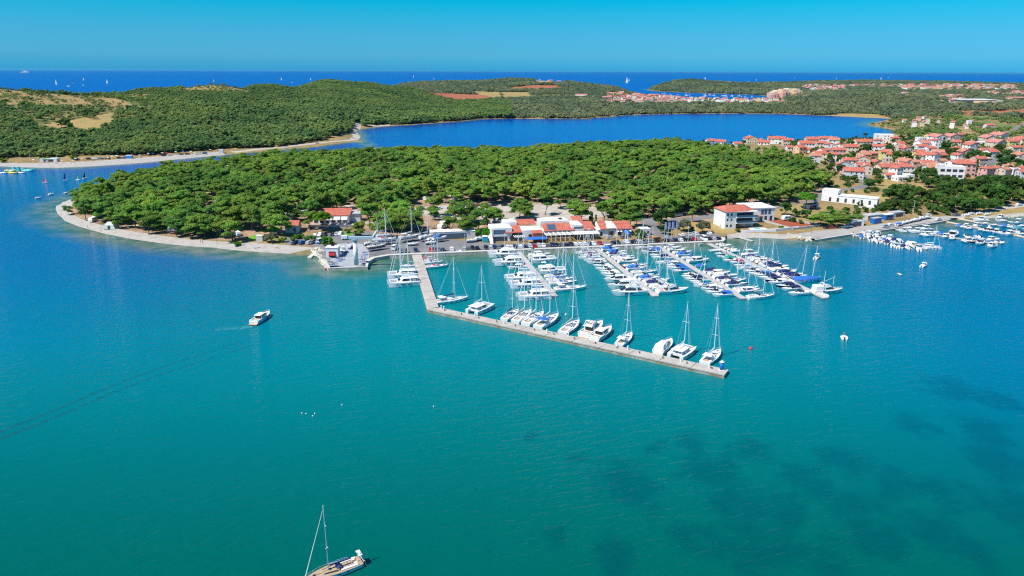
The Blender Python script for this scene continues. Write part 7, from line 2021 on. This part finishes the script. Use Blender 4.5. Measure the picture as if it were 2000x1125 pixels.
# caravans and tents of the campsite
def make_caravan():
    r = empty('caravan'); pr = [(-2.6, .5), (-2.65, 1.6), (-2.2, 2.5), (2.0, 2.55), (2.6, 1.8), (2.5, .5)]
    MB().loft([[(x, -1.1, z) for x, z in pr], [(x, 1.1, z) for x, z in pr]]).build('body', M_WHITE, r)
    for s in (1, -1): MB().box(-1.6, -.4, s * 1.1 - .02, s * 1.1 + .02, 1.4, 2.0).box(.5, 1.6, s * 1.1 - .02, s * 1.1 + .02, 1.4, 2.0).build('window', SMOKE, r)
    for s in (1, -1): MB().tube((0, s * .95, .32), (0, s * 1.12, .32), .32, .32, 10).build('wheel', TYRE, r)
    MB().tube((2.5, 0, .5), (3.7, 0, .45), .07, .05, 5).build('drawbar', M_METAL, r)
    return tag(r, 'x', 'caravan')
def make_tent(m, s=1.0):
    r = empty('tent')
    MB().add([(-2.6 * s, -2 * s, 0), (2.6 * s, -2 * s, 0), (2.6 * s, 2 * s, 0), (-2.6 * s, 2 * s, 0), (-1.9 * s, -1.7 * s, 1.7), (1.9 * s, -1.7 * s, 1.7), (1.9 * s, 1.7 * s, 1.7), (-1.9 * s, 1.7 * s, 1.7), (-1.3 * s, 0, 2.8), (1.3 * s, 0, 2.8)],
             [(0, 1, 5, 4), (1, 2, 6, 5), (2, 3, 7, 6), (3, 0, 4, 7), (4, 5, 9, 8), (5, 6, 9), (6, 7, 8, 9), (7, 4, 8)]).build('canopy', m, r)
    MB().add([(-.6 * s, -2.02 * s, .02), (.6 * s, -2.02 * s, .02), (.5 * s, -1.78 * s, 1.5), (-.5 * s, -1.78 * s, 1.5)], [(0, 1, 2, 3)]).build('door_flap', M_DARK, r)
    return tag(r, 'x', 'tent')
cv0 = make_caravan(); tn0 = make_tent(mat('pale_green_canvas', (.50, .58, .50), .8, var=.06)); first_cv = True
for i, (px, py, lb) in enumerate(((1536, 430, 'white caravan on the dry grass right of the villa annexe'), (1760, 402, 'white caravan among bushes behind the small harbour'), (160, 402, 'white caravan at the pebble tip behind the small pine'), (170, 409, 'second white caravan right behind the pebble tip'), (182, 433, 'white camper between bushes at the left beach'))):
    o = cv0 if i == 0 else dup(cv0); p = ground(px, py); o.location = tuple(p); o.rotation_euler = (0, 0, R(20 + i * 17)); o['label'] = lb
camp = []
for q in (Pw[(col_of(Pw[:, 0], Pw[:, 1]) < 1000)][::1]): pass
gapP = jgrid(wood, 11.0, .4); gapP = gapP[(_noise(gapP[:, 0], gapP[:, 1], 7.5) > .42) & (col_of(gapP[:, 0], gapP[:, 1]) < 1010) & off_zones(gapP, NOTREE, 2) & keep_off(gapP, 2)]
for x, y in gapP[:95]:
    o = dup(cv0) if random.random() < .6 else dup(tn0); o.location = (x, y, gz(x, y)); o.rotation_euler = (0, 0, random.uniform(0, 3)); s = random.uniform(.85, 1.2); o.scale = (s, s, s)
    o['label'] = 'white caravan half hidden under the pines of the campsite' if o['category'] == 'caravan' else 'pale tent half hidden under the pines of the campsite'
    o['group'] = 'caravans under the pines' if o['category'] == 'caravan' else 'tents under the pines'
p = ground(218, 446); tn0.location = tuple(p); tn0.scale = (1.25,) * 3; tn0['label'] = 'pale green house tent at the beach edge'

# ================================================================== PEOPLE, small on the beaches
SKIN = mat('skin', (.45, .26, .18), .6); SUIT = [mat('swim_' + n_, c, .7) for n_, c in (('navy', (.02, .03, .12)), ('red', (.45, .03, .04)), ('white', (.7, .7, .7)))]
def make_person(lie=False, seed=0):
    g_ = random.Random(seed)
    r = empty('person')
    j = [(0, 0, .95), (0, 0, 1.2), (0, 0, 1.42), (0, .02, 1.52), (0, .03, 1.66), (-.20, 0, 1.40), (-.28, .02, 1.13), (-.27, .1, .90), (.20, 0, 1.40), (.28, .02, 1.13), (.30, .08, .90), (-.10, 0, .90), (-.12, .04, .49), (-.12, 0, .07), (-.13, .13, .03), (.10, 0, .90), (.14, .10, .50), (.13, .02, .07), (.14, .15, .03)]
    e = [(0, 1), (1, 2), (2, 3), (3, 4), (2, 5), (5, 6), (6, 7), (2, 8), (8, 9), (9, 10), (0, 11), (11, 12), (12, 13), (13, 14), (0, 15), (15, 16), (16, 17), (17, 18)]
    rad = [.14, .13, .15, .06, .105, .065, .045, .035, .065, .045, .035, .095, .065, .045, .035, .095, .065, .045, .035]
    if lie: j = [(x, z - .9, .12 + y * .3) for x, y, z in j]
    me = bpy.data.meshes.new('body'); me.from_pydata(j, e, []); me.materials.append(SKIN)
    o = bpy.data.objects.new('body', me); link(o, r); KIDS.setdefault(r.name, []).append(o)
    md = o.modifiers.new('skin', 'SKIN')
    for i, v in enumerate(me.skin_vertices[0].data if me.skin_vertices else []): v.radius = (rad[i], rad[i] * .8)
    if not me.skin_vertices:
        bm = bmesh.new(); bm.from_mesh(me); ly = bm.verts.layers.skin.verify()
        for i, v in enumerate(bm.verts): v[ly].radius = (rad[i], rad[i] * .8); v[ly].use_root = (i == 0)
        bm.to_mesh(me); bm.free()
    o.modifiers.new('sub', 'SUBSURF').levels = 1
    o.modifiers['sub'].render_levels = 1
    if lie:
        MB().ball((0, .0, .12), .17, .17, .14, 8, 4).build('swimwear', SUIT[0], r); MB().ball((0, .80, .13), .11, .1, .1, 8, 4).build('hair', M_DARK, r); 
    else:
        MB().ball((0, .0, .90), .175, .15, .15, 8, 4).build('swimwear', SUIT[0], r); MB().ball((0, .0, 1.69), .11, .12, .10, 8, 4).build('hair', M_DARK, r)
    return tag(r, 'x', 'person')
ps = make_person(); pl_ = make_person(True)
PPL = [(172, 447, 0, 'person standing at the water edge below the beach tent'), (198, 452, 0, 'person walking along the left beach'), (255, 459, 1, 'person lying on the pebbles left of the leaning pine'), (392, 475, 0, 'person standing left of another on the shaded beach'), (396, 475.5, 0, 'person standing right of another on the shaded beach'), (424, 476, 0, 'person walking on the beach below the big pine'), (505, 484, 1, 'person lying beside a turquoise towel on the beach'), (540, 484, 1, 'person sunbathing alone on the beach, left of two'), (544, 484.5, 1, 'person sunbathing alone on the beach, right of two'), (125, 404, 1, 'person lying on the pebble tip'), (122, 411, 1, 'person lying low on the pebble tip'), (659, 465, 0, 'person crossing the car park lane'), (1573, 454, 0, 'person standing on the concrete apron, left of two'), (1584, 455, 0, 'person standing on the concrete apron, right of two')]
for i, (px, py, lie, lb) in enumerate(PPL):
    pr = pl_ if lie else ps
    o = dup(pr) if i not in (0, 2) else pr
    p = ground(px, py); o.location = (p[0], p[1], gz(p[0], p[1])); o.rotation_euler = (0, 0, random.uniform(0, 6)); o['label'] = lb; recolour(o, 'swimwear', SUIT[i % 3])
fb = [(140 + i * 13.5 + random.uniform(-5, 5)) for i in range(20)]
for i, px in enumerate(fb):
    py = 324 - (px - 110) * .077 - random.uniform(0.5, 5)
    o = dup(random.choice((ps, pl_))); p = ground(px, py); o.location = (p[0], p[1], gz(p[0], p[1])); o.rotation_euler = (0, 0, random.uniform(0, 6)); o['label'] = 'tiny bather on the crowded far beach'; o['group'] = 'bathers on the far beach'; recolour(o, 'swimwear', random.choice(SUIT))
def make_parasol(m):
    r = empty('beach_parasol'); MB().tube((0, 0, 0), (0, 0, 2.2), .03, .03, 5).build('pole', ALU, r); MB().tube((0, 0, 1.9), (0, 0, 2.35), 1.3, .05, 10).build('canopy', m, r); return tag(r, 'x', 'parasol')
pq = make_parasol(WCAN)
for i in range(26):
    o = pq if i == 0 else dup(pq)
    px = 70 + i * 13.6 + random.uniform(-5, 5); py = 319.5 - max(px - 110, 0) * .066 - random.uniform(0, 4)
    p = ground(px, py); o.location = tuple(p); o['label'] = 'small sunshade on the crowded far beach'; o['group'] = 'sunshades on the far beach'
    recolour(o, 'canopy', random.choice((WCAN, M_BLUE, CCAN, REDC, WCAN, mat('sky_blue_canvas', (.05, .30, .62)))))
o = MB().box(-1.0, 1.0, -.5, .5, 0, .06).build('beach_towel', mat('turquoise_towel', (.02, .42, .45), .9)); p = ground(500, 484.5); o.location = tuple(p + np.array([0, 0, .05])); tag(o, 'turquoise towel spread on the beach by the cabin', 'towel')

# ================================================================== SMALL HARBOUR FITTINGS
bc = empty('harbour_beacon', tuple(at_z(1409, 722.5, PZ))); tag(bc, 'bright blue beacon column with white lamp at the pier end', 'beacon')
MB().tube((0, 0, 0), (0, 0, .12), .8, .8, 14).build('base', GEL, bc); MB().tube((0, 0, .12), (0, 0, 2.3), .52, .46, 14).build('column', M_BLUE, bc, True); MB().tube((0, 0, 2.3), (0, 0, 2.42), .6, .6, 12).build('gallery', GEL, bc); MB().ball((0, 0, 2.42), .3, .3, .5, 10, 5, half=True).build('lamp', GEL, bc); MB().tube((-.55, 0, 1.9), (-.55, 0, 2.5), .12, .12, 6).build('lamp', GEL, bc)
pd0 = empty('service_pedestal'); MB().tube((0, 0, 0), (0, 0, 1.15), .24, .2, 8).build('post', GEL, pd0); MB().ball((0, 0, 1.15), .24, .24, .18, 8, 4, half=True).build('cap', GEL, pd0); tag(pd0, 'x', 'pedestal')
for i, (px, py) in enumerate(((862, 603), (867, 605), (928, 617), (985, 632), (1068, 650), (1110, 656), (1205, 677), (1226, 683), (1330, 706), (1385, 718))):
    o = pd0 if i == 0 else dup(pd0); p = at_z(px, py, PZ); o.location = tuple(p); o['label'] = f'white service pedestal on the long pier arm, {ORD[i]} from left'
bo0 = MB().tube((0, 0, 0), (0, 0, .42), .16, .13, 8).tube((0, 0, .42), (0, 0, .52), .24, .24, 8).mesh('bollard', M_DARK)
for i, t in enumerate(np.linspace(.05, .96, 14)):
    c = J1 + (J2 - J1) * t; o = bpy.data.objects.new('bollard', bo0); link(o); o.location = (c[0], c[1], PZ); tag(o, f'black mooring bollard on the long pier arm, {ORD[i]} from the corner', 'bollard')
fl0 = empty('flagpole'); MB().tube((0, 0, 0), (0, 0, 9), .08, .05, 6).build('pole', ALU, fl0); MB().box(.1, .95, -.02, .02, 5.2, 8.8).build('flag', mat('violet_blue_banner', (.28, .29, .62), .8, var=.3), fl0); tag(fl0, 'x', 'flagpole')
for i, (px, py) in enumerate(((1297, 469), (1304, 468.5), (1311, 468), (1319, 467.5))):
    o = fl0 if i == 0 else dup(fl0); o.location = tuple(at_z(px, py, Q_Z)); o.rotation_euler = (0, 0, R(8)); o['label'] = f'flagpole with violet blue banner, {ORD[i]} from left of four'
lp0 = empty('street_lamp'); MB().tube((0, 0, 0), (0, 0, 7.5), .09, .06, 6).build('pole', ALU, lp0); MB().box(-.15, 1.1, -.12, .12, 7.5, 7.62).build('lamp_head', GEL, lp0); tag(lp0, 'x', 'street lamp')
for i, px in enumerate((765, 830, 908, 985, 1060, 1128, 1205, 1275, 1345)):
    o = lp0 if i == 0 else dup(lp0); p = at_z(px, 496 - (px - 812) * .0405, Q_Z); o.location = tuple(p + np.array([0, 1.5, 0])); o.rotation_euler = (0, 0, R(100)); o['label'] = f'slim grey lamp post on the quay edge, {ORD[i]} from left'
for px, py, lb in ((1693, 362, 'utility pole beside the road bend by the dry field'), (1783, 418, 'concrete pole before the dark grove'), (1865, 409, 'pole left of the dirt track bend'), (1395, 446, 'pole between olive tree and glass villa'), (60, 314, 'pole behind the left end of the far beach')):
    o = dup(lp0); p = ground(px, py); o.location = tuple(p); o['label'] = lb
# scrap, crates and boat props in the yard
for i, (px, py) in enumerate(((662, 510), (667, 507), (654, 519), (646, 517), (706, 512), (710, 506), (713, 498))):
    r = empty('boat_cradle', tuple(at_z(px, py, Q_Z)), random.uniform(0, 3)); q = MB()
    for s in (1, -1): q.box(-1.2, 1.2, s * .6 - .07, s * .6 + .07, 0, .14); q.tube((-1, s * .6, .1), (-1, s * .8, 1.2), .06, .06, 4); q.tube((1, s * .6, .1), (1, s * .8, 1.2), .06, .06, 4)
    q.build('frame', M_BLUE, r); MB().box(-1.0, 1.0, -.7, -.5, 1.15, 1.3).box(-1.0, 1.0, .5, .7, 1.15, 1.3).build('pad', M_DARK, r); tag(r, 'empty blue steel boat cradle lying on the crane slipway', 'boat cradle', 'empty cradles on the slipway')
# buoys
def buoy(px, py, m, label, grp=None, r=.35):
    c = at_z(px, py); o = MB().ball((0, 0, .15), r, r, r, 9, 6).tube((0, 0, .15 + r * .9), (0, 0, .15 + r * 1.4), .05, .05, 5).build('mooring_buoy', m, None, True); o.location = (c[0], c[1], 0); tag(o, label, 'buoy', grp)
buoy(1466, 682, M_RED, 'red buoy floating right of the pier end', None, .6)
for px, py in ((590, 808), (598, 809), (611, 813.5), (615, 808.5)): buoy(px, py, GEL, 'small white float, one of four close together in the open bay', 'four white floats', .17)
buoy(668, 792, GEL, 'white float alone above the four close floats', None, .17); buoy(847, 795, GEL, 'white float alone in the middle of the bay', None, .17); buoy(1105, 615, GEL, 'white mooring buoy inside the basin left of a yacht', None, .35); buoy(636, 526, M_RED, 'red float at the left corner of the slipway', None, .5)
js = make_small('small_motorboat', 'tiny boat with one person right of the red buoy', 2.6)
js.location = tuple(at_z(1648, 662)); js.rotation_euler = (0, 0, R(70))
o = dup(ps); o.location = tuple(at_z(1648, 662) + np.array([0, .3, .55])); o['label'] = 'person standing in the tiny boat right of the red buoy'; recolour(o, 'swimwear', SUIT[2])

# sails
def make_dinghy(name, sailm, label, px, py, L=4.2, jib=False, h=6.0, rz=0.0, cat='sailing dinghy', lean=.0):
    c = at_z(px, py); r = empty(name, (c[0], c[1], 0), rz); r.rotation_euler = (lean, 0, rz); k = L / 4.2
    mb = MB(); sh = add_hull(mb, L, L * .34, .35 * k, .5 * k, stripe=False, tr=.7, draft=.2); mb.build('hull', GEL, r); d = MB(); deck_of(d, sh); d.build('deck', GELG, r)
    MB().tube((L * .1, 0, .2), (L * .08, 0, h), .05 * k, .03 * k, 5).build('mast', ALU, r)
    mb = MB(); rows_ = []
    for i in range(7):
        t = i / 6; w = (1 - t) ** .75 * L * .5 + .05
        rows_.append([(L * .08 - w * u_, .16 * k * w * math.sin(math.pi * u_) / (L * .3), .75 * k + (h - .8 * k) * t) for u_ in (0, .35, .7, 1)])
    v = [p for rr in rows_ for p in rr]; f = [(i * 4 + j, i * 4 + j + 1, i * 4 + j + 5, i * 4 + j + 4) for i in range(6) for j in range(3)]
    mb.add(v, f); mb.build('mainsail', sailm, r)
    if jib: MB().add([(L * .48, 0, .6 * k), (L * .12, .2 * k, .8 * k), (L * .09, 0, h * .85)], [(0, 1, 2)]).build('jib', sailm, r)
    return tag(r, label, cat)
SAILW = mat('white_sailcloth', (.80, .79, .76), .7)
make_dinghy('sailing_dinghy', mat('pink_sailcloth', (.55, .06, .10), .7), 'dinghy with leaning red sail off the headland', 89, 358, h=4.5, rz=R(20), lean=-.5); make_dinghy('sailing_dinghy', mat('navy_sailcloth', (.01, .06, .25), .7), 'dinghy with tall dark blue sail off the headland', 129, 352.5, h=6, rz=R(10)); make_dinghy('sailing_dinghy', mat('lime_sailcloth', (.42, .55, .16), .7), 'dinghy with pale green sail near the wood', 153, 352, h=4.6, rz=R(-10), lean=.2); make_dinghy('sailing_dinghy', mat('dark_sailcloth', (.02, .03, .09), .7), 'dinghy with slim dark sail nearest the wood', 166.5, 348.5, h=4.8, rz=R(70))
for i, (px, py, s) in enumerate(((110, 165, 15), (143, 164, 14), (163, 157, 11), (209.5, 163, 14), (549.5, 156.5, 12), (606.5, 156.5, 12), (807.5, 151, 13), (1224, 162, 22), (1228.5, 158.5, 16), (1552, 153.5, 12), (1633.5, 155, 16), (1720.5, 155, 14), (1777, 154.5, 12), (1377, 155, 14), (691, 155, 12), (417, 160, 14), (1477, 157, 8))):
    make_dinghy('distant_sailboat', SAILW, f'white sailboat under sail on the open sea, {ORD[sorted([110, 143, 163, 209.5, 549.5, 606.5, 807.5, 1224, 1228.5, 1552, 1633.5, 1720.5, 1777, 1377, 691, 417, 1477]).index(px)]} from left', px, py, L=s * 1.0, jib=True, h=s * 1.9, rz=R(random.uniform(-40, 40)), cat='sailboat')
def far_cruiser(px, py, L, label, wake=0):
    c = at_z(px, py); r = empty('distant_motorboat', (c[0], c[1], 0), math.pi if wake < 0 else 0)
    mb = MB(); add_hull(mb, L, L * .3, L * .10, L * .13, stripe=False); mb.build('hull', GEL, r); q = MB(); trunk(q, -L * .3, L * .2, L * .12, L * .09, L * .1, L * .13, L * .1, .2, L * .1, L * .02); q.build('cabin', GEL, r)
    tag(r, label, 'motorboat')
    return c
M_FOAM = bpy.data.materials.new('wake_foam'); M_FOAM.use_nodes = True
_n = M_FOAM.node_tree.nodes; _l = M_FOAM.node_tree.links
_b = _n['Principled BSDF']; _b.inputs['Base Color'].default_value = (.10, .46, .48, 1); _b.inputs['Roughness'].default_value = .6
_tc = _n.new('ShaderNodeNewGeometry'); _no = _n.new('ShaderNodeTexNoise'); _no.inputs['Scale'].default_value = .9; _no.inputs['Detail'].default_value = 4; _no.inputs['Roughness'].default_value = .7
_l.new(_tc.outputs['Position'], _no.inputs['Vector'])
_at = _n.new('ShaderNodeAttribute'); _at.attribute_name = 'foam'
_m1 = _n.new('ShaderNodeMapRange'); _m1.inputs['From Min'].default_value = .42; _m1.inputs['From Max'].default_value = .70
_l.new(_no.outputs['Fac'], _m1.inputs[0]); _m2 = _n.new('ShaderNodeMath'); _m2.operation = 'MULTIPLY'; _l.new(_m1.outputs[0], _m2.inputs[0]); _l.new(_at.outputs['Fac'], _m2.inputs[1]); _l.new(_m2.outputs[0], _b.inputs['Alpha'])
def wake(line, w0, w1, label, a0=1.0, a1=.0, z=.03, name='wake_foam', m=None):
    L_ = np.array(line); n_ = len(L_); t = np.gradient(L_, axis=0); t /= np.linalg.norm(t, axis=1)[:, None]; nr = np.stack([-t[:, 1], t[:, 0]], -1)
    V = []; A_ = []
    for i in range(n_):
        u_ = i / (n_ - 1); w = w0 + (w1 - w0) * u_; al = a0 + (a1 - a0) * u_
        for s, k in ((-1, 0), (-.4, .8), (0, 1), (.4, .8), (1, 0)): V.append((*(L_[i] + nr[i] * w * s / 2), z)); A_.append(al * k)
    F = [(i * 5 + j, i * 5 + j + 1, i * 5 + j + 6, i * 5 + j + 5) for i in range(n_ - 1) for j in range(4)]
    me = np_mesh(name, V, F, m or M_FOAM); q = me.attributes.new('foam', 'FLOAT', 'POINT'); q.data.foreach_set('value', np.array(A_, np.float32))
    o = bpy.data.objects.new(name, me); link(o); tag(o, label, None, None, 'stuff'); return o
wl_ = dens(np.array([at_z(a, b)[:2] for a, b in ((492, 637), (475, 640), (455, 642), (435, 643), (422, 642))]), 2)
wake(wl_, 3.0, 4.6, 'pale foam trail behind the white motor cruiser', 1.0, .35)
M_SLICK = M_FOAM.copy(); M_SLICK.name = 'wake_ripple'
M_SLICK.node_tree.nodes['Principled BSDF'].inputs['Base Color'].default_value = (.0, .075, .125, 1)
for k_, dx in enumerate((-10, 4)):
    wl_ = dens(np.array([at_z(a, b + dx)[:2] for a, b in ((-30, 865), (60, 830), (150, 793), (240, 755), (330, 722), (420, 694), (500, 668))]), 4)
    wake(wl_, 2.4, 1.2, 'faint ripple lines of an old wake across the left bay', .75, .3, .02, 'old_wake', M_SLICK)
for px, py, L, lb, wk in ((135, 169.3, 20, 'low white motorboat on the open sea left, nearer shore', 0), (163, 167, 16, 'low white motorboat right of another on the open sea', 0), (571, 161.5, 16, 'motorboat drawing a white wake left of the round hill', 1), (848, 154.6, 26, 'fast motorboat with long white wake beyond the green ridge', 1), (1735, 152.3, 24, 'fast motorboat with white wake at the right horizon', -1), (1463, 160, 22, 'white ship just beyond the dark wooded island', 0), (1911, 147.5, 36, 'small white ship near the right horizon', 0)):
    c = far_cruiser(px, py, L, lb, wk)
    if wk: wake(dens(np.array([c[:2], c[:2] + np.array([wk * 90.0, 10])]), 10), 8, 16, 'white wake of a distant fast motorboat', 1.0, .6, .05)
c = at_z(52, 142.5); fr = empty('cruise_ship', (c[0], c[1], 0), R(5)); tag(fr, 'hazy white ship on the far left horizon', 'ship'); s_ = np.linalg.norm(c) / FPX
mb = MB(); add_hull(mb, 17 * s_, 3.2 * s_, 1.1 * s_, 1.4 * s_, stripe=False, tr=.9, pw=3); mb.build('hull', GEL, fr); MB().box(-6.5 * s_, 4.5 * s_, -1.3 * s_, 1.3 * s_, 1.1 * s_, 2.2 * s_, tx=.4 * s_).build('superstructure', GEL, fr); MB().box(-3 * s_, 2 * s_, -1 * s_, 1 * s_, 2.201 * s_, 3.0 * s_, tx=.4 * s_).build('upper_deck', GEL, fr); MB().box(-3.5 * s_, -2 * s_, -.5 * s_, .5 * s_, 3.001 * s_, 4 * s_).build('funnel', GEL, fr)
for i in range(24):
    px = random.uniform(1290, 1505); py = np.interp(px, [1290, 1350, 1430, 1505], [183.5, 186, 188.5, 191]) + random.uniform(-1.2, 1.2)
    c = at_z(px, py); L = random.uniform(9, 16); r = empty('anchored_boat', (c[0], c[1], 0), random.uniform(0, 6)); mb = MB(); add_hull(mb, L, L * .32, 1.3, 1.6, stripe=False); mb.build('hull', GEL, r); q = MB(); trunk(q, -L * .2, L * .2, L * .1, L * .07, 1.2, 1.4, 1.0, .2, 1, .2); q.build('cabin', GEL, r)
    if i % 2: MB().tube((0, 0, 1), (0, 0, L * 1.3), .25, .2, 5).build('mast', ALU, r)
    tag(r, 'tiny white boat anchored in the far harbour inlet', 'boat', 'boats anchored in the far harbour')
# inflatable water park at the left edge
wp = {'y': mat('inflatable_yellow', (.75, .62, .10), .5), 't': mat('inflatable_turquoise', (.10, .55, .52), .5), 'g': mat('inflatable_green', (.12, .50, .10), .5), 'w': GEL}
root = empty('water_park', tuple(at_z(20, 336)), R(4)); tag(root, 'green, yellow and white inflatable water park at the left edge', 'water park')
u = depth_of(at_z(20, 336)) / FPX
for i in range(22):
    x = random.uniform(-24, 26) * u; y = random.uniform(-9, 12); q = random.choice('yttgww'); a_ = random.choice((0, 1.57))
    b_ = MB(); ln = random.uniform(4, 8)
    b_.tube((x, y, .4), (x + ln * math.cos(a_), y + ln * math.sin(a_), .4), .75, .75, 8); b_.build('float', wp[q], root, True)
for x, y, h in ((-22, -6, 3.5), (-14, -7, 2.6), (12, 3, 3.8), (-4, 8, 3.2)):
    MB().box(x * u - 1.5, x * u + 1.5, y - 1.2, y + 1.2, .2, h, tx=.9, ty=.3).build('slide', wp[random.choice('ytg')], root)

# ------------------------------------------------------------------ nothing that was only a pattern stays behind
def drop(o):
    for c in list(o.children): drop(c)
    bpy.data.objects.remove(o)
for p_ in list(PB.items()):
    if p_[0] not in BUSED: drop(p_[1])
for p_ in [olive_proto, cypress_proto, bright_proto, dry_proto, umb_proto] + broad_protos + bush_protos + pine_protos + hill_protos + far_protos:
    try:
        if p_.name not in USED: drop(p_)
    except ReferenceError: pass
for p_ in list(PC.items()):
    if p_[0] not in CUSED: drop(p_[1])

# ================================================================== THE AIR between here and the far hills
hz = MB().box(-95000, 95000, -61000, 95000, -4, 92).mesh('haze', [])
hm = bpy.data.materials.new('thin_sea_haze'); hm.use_nodes = True
hm.node_tree.nodes.clear()
ho = hm.node_tree.nodes.new('ShaderNodeOutputMaterial'); pv = hm.node_tree.nodes.new('ShaderNodeVolumePrincipled')
pv.inputs['Color'].default_value = (.20, .68, 1.0, 1); pv.inputs['Density'].default_value = 1.1e-5; pv.inputs['Anisotropy'].default_value = .2
hm.node_tree.links.new(pv.outputs[0], ho.inputs['Volume'])
hz.materials.append(hm)
haze = bpy.data.objects.new('haze', hz); link(haze); haze['kind'] = 'stuff'; haze['label'] = 'thin bluish sea haze over the far hills'
